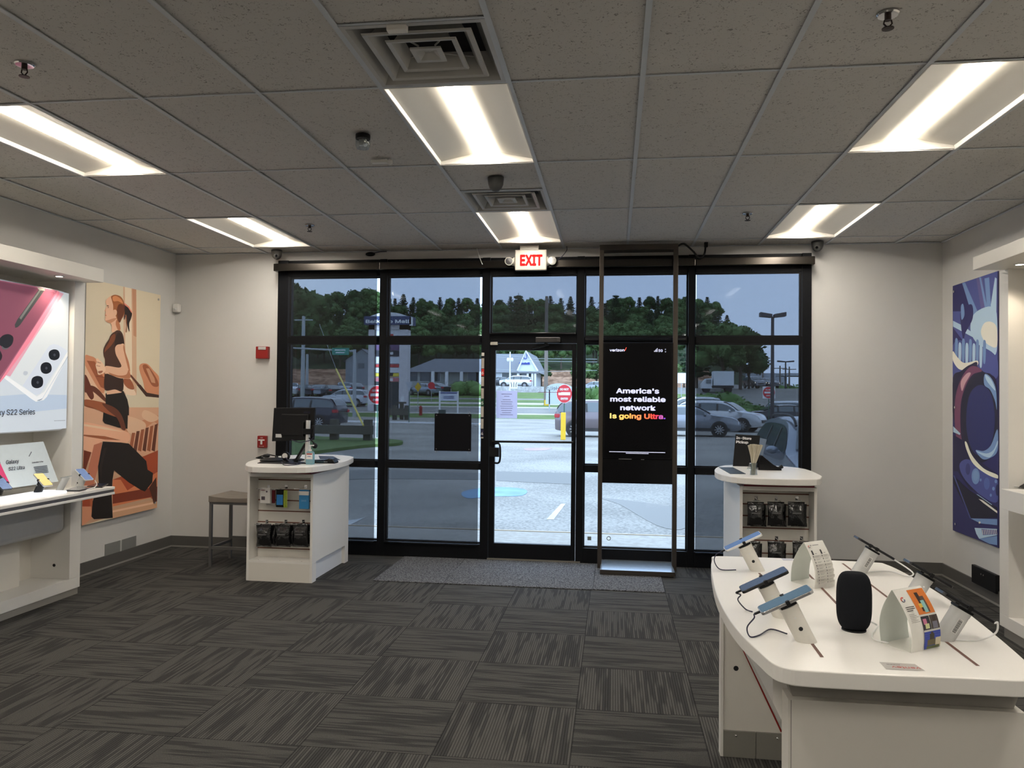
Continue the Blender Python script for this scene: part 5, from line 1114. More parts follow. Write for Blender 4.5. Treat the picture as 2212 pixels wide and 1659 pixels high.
G().lathe([(.028, 0), (.03, .004), (.022, .05), (.026, .095), (.0245, .095), (.020, .05), (.026, .006), (.001, .005)], (k.x, k.y, ZT), 20).build('clear_holder', ACRYL, t, smooth=True)
k = T(1655, 1014); t = thing('desk_phone', 'black desk phone behind the straw bundle on the pickup counter', 'phone', tuple(k))
G().prism([(-.06, 0), (.13, 0), (.13, .012), (.06, .05), (-.03, .125), (-.05, .12)], (k.x - .02, k.y + .09, ZT), (1, 0, 0), (0, 0, 1), .18).build('base', BLKG, t, bevel=.006)
G().tube(spline([(k.x + .0, k.y - .03, ZT + .03), (k.x + .05, k.y - .04, ZT + .014), (k.x + .10, k.y - .03, ZT + .016), (k.x + .125, k.y - .02, ZT + .032)], 4, False), [.02] + [.013] * 10 + [.018, .018], 10).build('handset', BLK, t, smooth=True) if False else G().tube([(k.x - .03, k.y - .03, ZT + .02), (k.x + .05, k.y - .04, ZT + .014), (k.x + .10, k.y - .03, ZT + .016), (k.x + .125, k.y - .02, ZT + .030)], [.018, .012, .013, .017], 10).build('handset', BLK, t, smooth=True)
q = V((k.x - .005, k.y + .04, ZT)); y_ = k.y + .05
t = thing('acrylic_brochure', 'tilted clear-framed card leaning behind the straw bundle', 'card', (q.x, y_, ZT)); A, B, C, D = PY(1634, 1008, y_), PY(1641, 1008, y_), PY(1656.5, 949, y_), PY(1642, 946, y_)
A.z = B.z = ZT + .0; d = V((0, .004, 0)); G().add([A, B, C, D, A + d, B + d, C + d, D + d], [(0, 1, 2, 3), (4, 7, 6, 5), (0, 4, 5, 1), (3, 2, 6, 7), (0, 3, 7, 4), (1, 5, 6, 2)]).build('card', mat('pale_blue_card', (.16, .22, .32), .15, spec=.8), t)
o = G().prism([(q.x, q.y) for q in (T(1553, 1010), T(1583, 1010), T(1611, 1024), T(1577, 1024))], (0, 0, ZT), (1, 0, 0), (0, 1, 0), .003).build('counter_mat', mat('slate_mat', (.035, .045, .055), .45)); tag(o, 'slate-coloured flat pad on the left end of the pickup counter', 'mat')
t = thing('clear_card_stand', 'small clear plastic stand left of the straw bundle', 'stand', tuple(T(1618, 1015))); k = T(1618, 1015); G().prism([(-.02, 0), (.03, 0), (.012, .06), (.0, .06)], (k.x, k.y, ZT), (1, 0, 0), (0, 0, 1), .03).build('body', ACRYL, t, bevel=.002)
# ---------------- display screen stand ----------------
BZ = mat('bronze_post', (.085, .072, .060), .36, .7, vary=.05); y = 7.2
t = thing('display_stand', 'tall bronze post frame with a black advertising screen, right of the door', 'display screen', (.215, 7.15, 0))
for x0, x1 in ((-.142, -.102), (.535, .577)): G().box(x0, x1, 7.175, 7.225, 0, 3.0).build('post', BZ, t, bevel=.002)
G().box(-.142, .577, 7.17, 7.23, 2.955, 3.006).build('top_rail', BZ, t, bevel=.002); G().box(-.102, .535, 7.185, 7.215, 2.935, 2.955).build('inner_rail', mat('dark_rail', (.03, .028, .025), .4, .6), t)
G().box(-.102, .535, 7.175, 7.235, .795, 1.02).build('lower_housing', BLKG, t, bevel=.003)
sc = G().box(-.102, .535, 7.17, 7.23, 1.02, 2.095).build('screen_panel', BLKG, t, bevel=.004)
G().box(-.085, .518, 7.1685, 7.170, 1.035, 2.08).build('screen_glass', mat('screen_black', (.003, .003, .004), .2, emit=0, spec=.15), sc)
TW_ = mat('lit_pale_text', (.72, .74, .95), .5, emit=.62, vary=0, ecol=(.72, .75, 1, 1)); yy = 7.168
for s, zpy, ww in (("America's", 849.5, .385), ('most reliable', 867.5, .498), ('network', 886, .316)):
    z = PY(1377, zpy, yy).z; text('screen_lettering', s, .083, TW_, sc, (.2165, yy, z), align='CENTER', bold=.0026, fit=ww)
s = 'is going Ultra.'; cols = [(1, .75, .25), (1, .72, .22), (1, .6, .15), (1, .6, .15), (1, .55, .12), (1, .42, .1), (1, .35, .1), (1, .3, .1), (1, .3, .1), (1, .18, .07), (1, .10, .06), (1, .06, .06), (.85, .05, .12), (.5, .1, .4), (.25, .08, .7)]
z = PY(1377, 904, yy).z; cu = bpy.data.curves.new('m', 'FONT'); cu.size = .083
if FONT: cu.font = FONT
ob = bpy.data.objects.new('m', cu); COL.objects.link(ob)
def tw(q):
    cu.body = q; bpy.context.view_layer.update(); return ob.evaluated_get(bpy.context.evaluated_depsgraph_get()).dimensions.x if q else 0
tot = tw(s + '|') - tw('|'); xo = .2165 - tot / 2; base_w = tw('|'); kf = .51 / tot; xo = .2165 - .255
pos = [tw(s[:i] + '|') - base_w for i in range(len(s))]
bpy.data.objects.remove(ob); bpy.data.curves.remove(cu)
for i, ch in enumerate(s):
    if ch != ' ': c = cols[i]; text('screen_lettering', ch, .083, mat(f'lit_text_{i}', c, .5, emit=.8, vary=0, ecol=(*c, 1)), sc, (xo + pos[i] * kf, yy, z), bold=.0026, sx=kf)
p = PY(1317, 759, yy); text('screen_lettering', 'verizon', .046, TW_, sc, p, bold=.0012, fit=.133); p = PY(1349, 759, yy)
G().prism([(0, .012), (.006, .004), (.02, .036), (.014, .036), (.006, .014), (.002, .018)], p, (1, 0, 0), (0, 0, 1), .0004).build('screen_check_mark', mat('lit_red_mark', (1, .08, .05), .5, emit=.8, vary=0), sc)
p = PY(1422, 760, yy); text('screen_lettering', '5G', .042, TW_, sc, p, bold=.001); text('screen_lettering', 'U', .022, TW_, sc, PY(1436, 756, yy)); text('screen_lettering', 'W', .018, TW_, sc, PY(1436, 761, yy))
g = G(); p = PY(1413, 760, yy)
for k in range(4): g.box(p.x + k * .0085, p.x + k * .0085 + .0055, yy - .0003, yy, p.z, p.z + .010 + k * .008)
g.build('screen_signal_bars', TW_, sc)
g = G(); 
for py, a, b in ((975.5, 1316, 1437), (979, 1352, 1401)): A, B = PY(a, py, yy), PY(b, py, yy); g.box(A.x, B.x, yy - .0003, yy, A.z - .003, A.z + .003)
g.build('screen_small_print', TW_, sc)
g = G().box(.047, .165, 7.166, 7.17, 1.017, 1.022).box(.25, .28, 7.166, 7.17, 1.016, 1.02); g.build('silver_mark', CHROME, sc)
G().box(-.112, .545, 6.925, 7.43, .03, .048).build('base_tray', mat('pale_blue_steel', (.40, .46, .52), .22, .7), t, bevel=.002)
G().box(-.112, .545, 6.918, 6.93, .012, .05).build('tray_front_lip', BZ, t); 
for x in (-.09, .51): G().box(x - .02, x + .02, 6.95, 7.2, 0, .03).build('foot', BZ, t)
cable('screen_cable', [(.577, 7.2, 2.99), tuple(PY(1478, 527, 7.22)), tuple(PY(1497, 543, 7.25)), tuple(PY(1510, 557, 7.27)), tuple(PY(1521, 550, 7.27)), tuple(PY(1524, 534, 7.27))], .009, BLK, 'thick black cable drooping from the top of the screen stand to a ceiling plug', 8)
p = PY(1525, 534, 7.27); o = G().box(p.x - .016, p.x + .016, 7.255, 7.285, p.z, ZC).build('ceiling_plug', BLK, bevel=.003); tag(o, 'small black plug at the ceiling holding the screen cable end', 'plug')
# ---------------- big front table ----------------
TZ = .86
TT = lambda px, py, dz=0: V((PZ(px, py, TZ).x, PZ(px, py, TZ).y, TZ + dz))
t = thing('display_table', 'large white boat-shaped display table in the right foreground', 'table', (.81, 2.9, 0)); tabl = t
out = [(1536, 1222), (1540, 1207), (1552, 1201), (1700, 1206), (1880, 1214), (1915, 1219), (1960, 1240), (2010, 1269), (2070, 1308), (2130, 1354), (2190, 1404), (2235, 1445), (2245, 1460), (2225, 1470), (2060, 1463), (1900, 1457), (1750, 1449), (1700, 1443), (1668, 1431), (1640, 1407), (1602, 1371), (1572, 1332), (1551, 1292), (1541, 1258)]
G().prism(slab(out, TZ, 0, 4), (0, 0, TZ - .045), (1, 0, 0), (0, 1, 0), .045).build('tabletop', WHITE, t, bevel=.004, seg=3)
SLOT = mat('brown_slot', (.13, .055, .04), .6)
for i, ((a, b), (c, d)) in enumerate((((1640, 1238), (1776, 1420)), ((1722, 1215), (1812, 1309)), ((1820, 1217), (2113, 1439)))):
    P, Q = TT(a, b), TT(c, d); x = (P.x + Q.x) / 2
    G().add([(P.x - .005, P.y, TZ + .0006), (P.x + .005, P.y, TZ + .0006), (Q.x + .005, Q.y, TZ + .0006), (Q.x - .005, Q.y, TZ + .0006)], [(0, 1, 2, 3)]).build('slot', SLOT, t)
hx = lambda z: .558 + (.508 - z) * .485
G().prism([(.475, .813), (.475, hx and .679), (hx(.05), .05), (1.62 - hx(.05), .05), (1.145, .679), (1.145, .813)], (0, 2.385, 0), (1, 0, 0), (0, 0, 1), -1.135).build('hull', WHITE, t)
G().box(.5006, 1.13, 2.30, 2.384, 0, .722).build('front_panel', WHITE2, t, bevel=.001)
G().box(.5080, .5095, 2.2995, 2.30, 0, .72).build('panel_joint', mat('joint_grey', (.12, .12, .11), .6), t)
G().prism([(.485, .815), (.518, .723), (1.112, .723), (1.145, .815)], (0, 2.325, 0), (1, 0, 0), (0, 0, 1), -.06).build('apron', GREYL, t)
G().box(.49, 1.13, 3.527, 3.565, 0, .813).build('rear_panel', WHITE2, t)
G().box(.478, .49, 3.52, 3.572, 0, .813).build('rear_panel_edge', WHITE, t)
G().add([(hx(.508) - .004, 3.5262, .508), (hx(.508) + .003, 3.5262, .508), (.744, 3.5262, .12), (.736, 3.5262, .12)], [(0, 1, 2, 3)]).build('red_trim', REDP, t)
kp = mat('kick_grey', (.24, .23, .205), .5)
for x0, x1 in ((.49, .629), (.631, 1.13)):
    kk = G().box(x0, x1, 3.517, 3.527, 0, .115).build('kick_panel', kp, t, bevel=.001)
    G().lathe([(.006, 0), (.004, .003), (.001, .004)], ((.545 if x0 < .5 else .722), 3.517, .095), 12, X=(1, 0, 0), Y=(0, 0, 1)).build('screw', CHROME, kk)
G().cyl((.545, 3.528, .387), (.545, 3.5262, .387), .011, n=20).build('cable_hole', DARK, t)
# sticker
P = [TT(*q) for q in ((1899, 1430.5), (1976, 1435), (1999, 1450), (1914, 1446))]
o = G().add([p + V((0, 0, .0008)) for p in P], [(0, 1, 2, 3)]).build('table_sticker', mat('sticker_grey', (.42, .40, .38), .35), smooth='raw'); tag(o, 'small grey sticker with upside-down red lettering at the table front edge', 'sticker')
c = sum(P, V((0, 0, 0))) / 4; text('sticker_lettering', 'ventev', .03, mat('sticker_red', (.50, .06, .05), .5), o, c + V((.047, -.002, .0014)), X=(-1, 0, 0), Y=(0, -1, 0), th=.0001, sx=1.12, world=False); text('sticker_lettering', 'powered by', .009, mat('sticker_dark', (.12, .12, .12), .5), o, c + V((.0, .012, .0014)), X=(-1, 0, 0), Y=(0, -1, 0), th=.0001, world=False)
P = [TT(*q) for q in ((1687, 1206.5), (1712, 1207), (1716, 1211), (1692, 1211))]
o = G().add([p + V((0, 0, .0008)) for p in P], [(0, 1, 2, 3)]).build('table_sticker', mat('sticker_lilac', (.45, .45, .5), .35), smooth='raw'); tag(o, 'tiny grey sticker at the far edge of the display table', 'sticker')
PBL = mat('phone_black', (.012, .012, .014), .25); PSI = mat('phone_silver', (.55, .55, .56), .25, .8); PWH = mat('phone_white', (.72, .72, .70), .3); CRE = mat('stand_cream', (.70, .68, .62), .35)
def stand(px, py, side, th, hgt, lab, mt, r=.031, bar=False, z=TZ, lab2=None, dirx=None, ln=None):
    # slanted tube cut flat at the table; axis leans towards `side`
    b = PZ(px, py, z); b = V((b.x, b.y, z)); th = math.radians(th); D = V(dirx).normalized() if dirx else V((side, 0, 0)); W = V((0, 0, 1)).cross(D)
    A = D * math.sin(th) + V((0, 0, math.cos(th)))      # tube axis = screen normal
    Lx = V((0, 0, math.sin(th))) - D * math.cos(th)       # phone long axis, rising away
    t = thing('phone_stand', lab, 'display stand', tuple(b)); n = 28; c = b + A * (hgt / math.cos(th)) * .9
    lo, up = [], []
    for k in range(n):
        a = k / n * math.tau; off = Lx * math.cos(a) * r * .9 + W * math.sin(a) * r
        q = b + off; q = q - A * ((q.z - z) / A.z); lo.append(q); up.append(c + off)
    mid = [u - A * .012 for u in up]; mid2 = [c - A * .012 + (u - c - 0 * A) * 1.04 for u in up]; up2 = [c + (u - c) * 1.04 for u in up]
    G().ring([lo, mid]).build('tube', mt, t, smooth=True)
    G().ring([mid2, up2]).build('collar', mt, t, smooth=True)
    G().obox(c + A * .004, .05, .05, .008, Lx, W).build('mount_plate', BLK, t, bevel=.002)
    if bar:
        o = c * .5 + b * .5; Fv = -W * (1 if W.y > 0 else -1); 
        fx = A.cross(Fv).normalized(); fc = o + Fv * (r + .0006) + fx * .0 + A * .004
        l = G().obox(fc, .048, .016, .0006, A, fx).build('barcode_label', mat('label_paper', (.62, .62, .60), .5), t)
        g = G(); rr = random.Random(int(px))
        x = -.021
        while x < .021: wv = rr.choice((.0008, .0014, .002)); g.obox(fc + Fv * .0005 + A * x, wv, .011, .0003, A, fx); x += wv + rr.choice((.0009, .0014))
        g.build('barcode', mat('ink_black', (.04, .04, .04), .5), l)
    else:
        Fv = -W * (1 if W.y > 0 else -1); f1 = b + A * (hgt * .42); G().cyl(f1 + Fv * (r - .003), f1 + Fv * (r + .0008), .0062, n=16).build('lock_hole', DARK, t)
        f1 = b + A * (hgt * .72); G().cyl(f1 + Fv * (r - .003), f1 + Fv * (r + .0006), .003, n=10).build('dimple', MUSE, t)
    return t, c, A, Lx, W
def phone(c, A, Lx, W, lab, body, scr, ln=.158, wd=.075, sh=0, cam=True, th=.009):
    o = c + A * .0125 + Lx * sh
    t = thing('smartphone', lab, 'phone', tuple(o)); 
    P = rrect(-ln / 2, ln / 2, -wd / 2, wd / 2, .011, 4); G().prism(P, o, Lx, W * (1 if Lx.cross(W).dot(A) > 0 else -1), th).build('body', body, t, bevel=.0012)
    P = rrect(-ln / 2 + .003, ln / 2 - .003, -wd / 2 + .003, wd / 2 - .003, .009, 4); s = G(); W2 = W * (1 if Lx.cross(W).dot(A) > 0 else -1)
    s.prism(P, o + A * th, Lx, W2, .0006); s.build('screen', scr, t)
    g = G()
    for sg in (-1, 1): g.obox(o + A * .004 + W * sg * (wd / 2 + .002), .012, .004, .015, Lx, W); g.obox(o + A * (th + .0012) + W * sg * (wd / 2 - .003), .010, .010, .0015, Lx, W)
    g.build('holder_claw', BLK, t)
    return t
ga = mat('screen_blue_grey', (.035, .045, .075), .06, spec=1.0); gb = mat('screen_teal', (.03, .06, .07), .06, spec=1.0, emit=.10, ecol=(.30, .50, .62, 1), vary=0); gc = mat('screen_bright_blue', (.1, .16, .3), .08, spec=.8, emit=.30, ecol=(.22, .38, .72, 1), vary=.2, scale=40)
STS = []
for (bx, by, lab, ph, body, scr, hg) in ((1741, 1384, 'front left phone stand on the big table, leaning left', 'nearest left phone, long pale teal screen, on the big table', PSI, gb, .115), (1690, 1332, 'middle left phone stand on the big table, mostly behind the nearest phone', 'middle left phone with dark blue screen on the big table', PBL, ga, .115), (1636, 1232, 'rear left phone stand on the big table, beside the pickup counter', 'rear left phone with bright blue lit screen on the big table', PWH, gc, .115)):
    s, c, A, Lx, W = stand(bx, by, -1, 27, hg, lab, CRE); phone(c, A, Lx, W, ph, body, scr, .165, .076); STS.append((c, A, Lx, W))
for (bx, by, lab, ph, hg) in ((1855, 1236, 'rear right phone stand with a barcode label, leaning right', 'rear right phone seen edge-on, black, on the big table', .10), (1965, 1300, 'middle right phone stand, hidden behind the picture card', 'middle right phone seen edge-on above the picture card', .10), (2037, 1380, 'front right phone stand with a barcode label, clear collar', 'nearest right phone seen edge-on, black with a silver edge', .10)):
    s, c, A, Lx, W = stand(bx, by, 1, 30, hg, lab, PWH if '-' in lab else FROST, r=.031, bar='barcode' in lab); phone(c, A, Lx, W, ph, PBL, ga, .165, .076); STS.append((c, A, Lx, W))
def lead(pts, lab, m=CABB, r=.0022): return cable(f'charging_cable', pts, r, m, lab)
for i, (mid, lab) in enumerate((([(1629, 1335), (1614, 1355), (1620, 1378), (1640, 1375), (1665, 1362), (1700, 1372)], 'dark charging cable looping in front of the nearest left phone'), ([(1600, 1285), (1594, 1296), (1610, 1318), (1625, 1324)], 'dark charging cable looping from the middle left phone'), ([(1547, 1198), (1543, 1212), (1556, 1232), (1590, 1233)], 'dark charging cable curling from the rear left phone at the table corner'))):
    c, A, Lx, W = STS[i]; e = c + A * .016 - Lx * .083
    pts = [tuple(e), tuple(e - Lx * .018)] + [tuple(TT(a, b) + V((0, 0, max(.004, .03 * (1 - k / 2.0))))) for k, (a, b) in enumerate(mid)]
    yy_ = e.y; pts = pts[:2]
    for k, (a, b) in enumerate(mid):
        if k < 2: q = PY(a, b, yy_ + .0); q.z = max(q.z, TZ + .004)
        else: q = TT(a, b, .004)
        pts.append(tuple(q))
    lead(pts, lab)
    G().obox(e - Lx * .008, .018, .008, .006, Lx, W).build('plug', BLK, bpy.data.objects[[o.name for o in bpy.data.objects if o.name.startswith('charging_cable')][-1]], bevel=.001)
c, A, Lx, W = STS[5]; e = c + A * .016 - Lx * .084
lead([tuple(e), tuple(e - Lx * .015), tuple(PY(2155, 1345, e.y)), tuple(PY(2150, 1368, e.y)), tuple(TT(2110, 1386, .004)), tuple(TT(2052, 1384, .004))], 'white charging cable looping from the nearest right phone back to its stand', CABW, .0028)
c, A, Lx, W = STS[3]; e = c + A * .016 - Lx * .082
lead([tuple(e), tuple(TT(1971, 1252, .03)), tuple(TT(1960, 1250, .01)), tuple(TT(1920, 1236, .004)), tuple(TT(1870, 1238, .004))], 'white charging cable from the rear right phone to its stand', CABW, .0028)
# smart speaker
k = TT(1851, 1367); t = thing('smart_speaker', 'tall rounded charcoal fabric smart speaker in the middle of the big table', 'speaker', tuple(k))
pr = []
for j in range(25):
    v = .5 - .5 * math.cos(j / 24 * PI); z = .177 * v; e = abs(2 * v - 1); pr.append(((1 - e ** 3.2) ** (1 / 2.4) if 0 < j < 24 else 0, z))
rings = []
for s_, z in pr:
    s_ = .42 + .58 * s_ if s_ > 0 else .30
    ring = []
    for q in range(36):
        a = q / 36 * math.tau; ca, sa = math.cos(a), math.sin(a); x = math.copysign(abs(ca) ** .8, ca) * .0515 * s_; y = math.copysign(abs(sa) ** .8, sa) * .040 * s_
        ring.append((k.x + x, k.y + .03 + y, TZ + .003 + z))
    rings.append(ring)
G().ring(rings).build('fabric_body', mat('charcoal_fabric', (.012, .013, .016), .95, vary=.35, scale=600, bump=.3, spec=.1), t, smooth='full')
G().cyl((k.x, k.y + .03, TZ), (k.x, k.y + .03, TZ + .004), .036, n=24).build('foot', BLK, t)
cable('speaker_cable', [(k.x + .045, k.y + .03, TZ + .03), tuple(TT(1895, 1360, .012)), tuple(TT(1884, 1372, .004)), tuple(TT(1890, 1385, .004)), tuple(TT(1920, 1392, .004))], .0026, CABW, 'white cable curling out from behind the black speaker')
# tent cards
CARD = mat('white_card', (.78, .77, .72), .5); CIN = mat('card_inside', (.66, .70, .66), .6)
def tent(L, Fr, Bk, apex_px, name, lab, shapes, bulge=.020, h=None):
    A = TT(*L); B = TT(*Fr); C = TT(*Bk); ax = C - B; ax.z = 0
    ap = PY(apex_px[0], apex_px[1], (A.y + B.y) / 2); M_ = (A + B) / 2; H = ap.z - TZ; apx = V((M_.x + (ap.x - M_.x) * .6, M_.y, TZ + H))
    nb = (B - A).normalized()
    def side(P, s, t_): # t_ 0 at apex, 1 at base
        q = apx.lerp(P, t_); bl = math.sin(t_ * PI * .92 + .08) * bulge * (1.4 if s > 0 else 1.2); return q + nb * s * bl
    t = thing('tent_card', lab, 'display card', tuple(M_)); n = 14
    for nm, P, s, m_ in (('left_face', A, -1, CIN), ('printed_face', B, 1, CARD)):
        g = G(); vs = []
        for j in range(n + 1):
            q = side(P, s, j / n)
            for d, o_ in ((0, 0), (1, 0), (1, -.0012), (0, -.0012)): vs.append(q + ax * d + nb * s * o_)
        g.ring([[vs[j * 4 + i] for i in range(4)] for j in range(n + 1)]); g.build(nm, m_, t, smooth=True)
    G().add([A, B, B + ax, A + ax] + [p + V((0, 0, .0012)) for p in (A, B, B + ax, A + ax)], [(0, 1, 2, 3), (4, 5, 6, 7), (0, 1, 5, 4), (1, 2, 6, 5), (2, 3, 7, 6), (3, 0, 4, 7)]).build('base_fold', CARD, t)
    F = lambda u, v: side(B, 1, v) + ax * u
    g = G(); lv = 0
    for cc, u0, u1, v0, v1 in shapes:
        lv += 1; nu = 8; off = .0006 + .00012 * lv
        for j in range(nu):
            va, vb = v0 + (v1 - v0) * j / nu, v0 + (v1 - v0) * (j + 1) / nu
            nn = (F(0, vb) - F(0, va)).cross(ax).normalized(); nn = nn if nn.dot(nb) > 0 else -nn
            g.add([F(u0, va) + nn * off, F(u1, va) + nn * off, F(u1, vb) + nn * off, F(u0, vb) + nn * off], [(0, 1, 2, 3)], 0, rgb(*cc, 1.0))
    g.build('printed_art', INK, t, smooth='raw'); return t, F, nb
sh = [((214, 120, 50), .42, .985, .03, .40), ((90, 150, 150), .42, .985, .03, .03), ((60, 40, 35), .60, .72, .08, .36), ((90, 70, 60), .70, .84, .14, .38), ((225, 190, 80), .55, .66, .24, .30), ((140, 190, 190), .66, .78, .2, .38),
      ((45, 45, 55), .42, .69, .43, .65), ((200, 120, 150), .46, .58, .47, .56), ((210, 215, 160), .5, .64, .55, .63), ((70, 60, 55), .71, .985, .43, .65), ((120, 120, 135), .76, .93, .53, .64), ((60, 45, 40), .79, .90, .45, .52),
      ((50, 70, 165), .42, .985, .68, .98), ((60, 55, 45), .60, .76, .72, .84), ((100, 90, 60), .52, .86, .82, .92), ((210, 200, 170), .80, .985, .80, .97), ((90, 100, 60), .5, .95, .93, .98), ((70, 60, 50), .64, .72, .69, .74)]
for i in range(3): sh.append(((80, 75, 75), .06, .36 - .1 * (i == 2), .26 + i * .027, .272 + i * .027))
for i in range(6): sh.append(((150, 148, 142), .06, .30 + .05 * ((i * 7) % 3 - 1), .37 + i * .024, .377 + i * .024))
t, F, nb = tent((1906, 1390), (1965, 1410), (2026, 1396), (1921, 1275), 'tent_card', 'front white tent card printed with orange and blue portrait pictures', sh)
ax = (F(1, .2) - F(0, .2)); g = G(); up_ = (F(0, .10) - F(0, .18)).normalized(); c0 = F(.13, .145) + nb * .002; axn = ax.normalized()
def gring(g, c0, r, a0, a1): 
    P = [c0 + axn * math.cos(a) * r + up_ * math.sin(a) * r for a in [a0 + (a1 - a0) * k / 8 for k in range(9)]]; g.tube(P, r * .22, 6)
for a0, a1, cc in ((.9, 2.4, (215, 60, 50)), (2.4, 3.6, (200, 90, 70)), (3.6, 5.4, (90, 95, 105)), (5.4, 6.28, (70, 90, 150))): g = G(); gring(g, c0, .0065, a0, a1); g.build('letter_mark', mat(f'gm_{cc[0]}', rgb(*cc), .5), t)
sh = []
for r_ in range(2):
    for cI in range(2): sh += [((60, 60, 62), .12 + .46 * cI, .20 + .46 * cI, .17 + .02 * r_, .26), ((150, 150, 150), .26 + .46 * cI, .36 + .46 * cI, .235, .245)]
for k_ in range(10):
    v0 = .28 + k_ * .062
    if k_ in (0, 3, 5, 7, 9): sh.append(((206, 203, 196), .06, .96, v0 - .005, v0 + .052))
    for cI in range(2):
        sh.append(((90, 90, 92), .10 + .46 * cI, .14 + .46 * cI, v0, v0 + .03))
        for q in range(2): sh.append(((150, 148, 145), .20 + .46 * cI, .44 + .44 * cI - .06 * q, v0 + .004 + q * .017, v0 + .010 + q * .017))
sh += [((205, 203, 198), .5, .96, .90, .98), ((120, 120, 120), .12, .17, .08, .10), ((150, 150, 150), .22, .55, .085, .10)]
t, F, nb = tent((1710, 1256), (1757, 1272), (1797, 1265), (1738, 1172), 'tent_card', 'rear white tent card covered in small grey print, behind the left phones', sh, bulge=.022)
axn = (F(1, .2) - F(0, .2)).normalized(); up_ = (F(0, .10) - F(0, .18)).normalized()
for a0, a1, cc in ((.9, 3.4, (215, 60, 50)), (3.4, 6.28, (90, 95, 105))): g = G(); gring(g, F(.13, .09) + nb * .002, .0045, a0, a1); g.build('letter_mark', mat(f'gm_{cc[0]}', rgb(*cc), .5), t)
# ---------------- left display wall ----------------
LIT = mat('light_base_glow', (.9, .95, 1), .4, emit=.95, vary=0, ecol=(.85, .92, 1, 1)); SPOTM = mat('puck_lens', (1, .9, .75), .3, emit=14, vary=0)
t = thing('display_unit', 'white wall display unit with counter, cornice and big phone poster, left wall', 'display unit', (-4.3, 4.0, 0)); Y0, Y1 = 2.2, 5.59
G().box(-4.545, -4.17, 5.47, Y1, .135, 2.452).build('end_post', WHITE, t, bevel=.002)
G().box(-4.545, -4.50, Y0, 5.47, .135, 2.452).build('back_panel', WHITE2, t)
G().box(-4.545, -4.0, Y0, 5.57, 2.452, 2.556).build('cornice', WHITE2, t, bevel=.002)
G().box(-4.545, -4.17, Y0, Y1, .052, .135).build('base_shelf', WHITE, t, bevel=.002)
G().box(-4.50, -4.18, Y0, Y1 - .01, 0, .052).build('plinth', GREYL, t)
G().box(-4.50, -4.385, Y0, 5.22, .135, .76).build('lower_box', WHITE2, t, bevel=.002)
G().prism(rrect(-4.45, -4.215, .50, .80, .05, 5), (0, Y0, 0), (1, 0, 0), (0, 0, 1), -(5.46 - Y0)).build('service_hood', mat('hood_grey', (.55, .555, .56), .4), t, bevel=.01)
G().box(-4.50, -3.87, Y0, 5.57, .79, .808).box(-4.50, -3.87, Y0, 5.57, .83, .85).build('counter', WHITE, t, bevel=.002)
G().box(-4.49, -3.875, Y0, 5.565, .808, .83).build('dark_band', mat('band_grey', (.10, .10, .11), .4), t)
G().cyl((-4.30, 5.47, 2.36), (-4.30, 5.468, 2.36), .012, n=14).cyl((-4.30, 5.47, .24), (-4.30, 5.468, .24), .012, n=14).build('bolt_hole', DARK, t)
lb = G(); P = rrect(4.05, 5.455, 1.29, 2.365, .07, 6); lb.prism(P, (-4.27, 0, 0), (0, 1, 0), (0, 0, 1), .065); lb = lb.build('lightbox', mat('lightbox_white', (.70, .73, .77), .35), t, bevel=.02, seg=3)
pl = None
f = zoomf(0, 600, 5.528)
pl = lambda a, b: (lambda q: V((q.x, max(4.06, min(5.45, q.y)), max(1.30, min(2.356, q.z)))))(PX(a, b, -4.205))
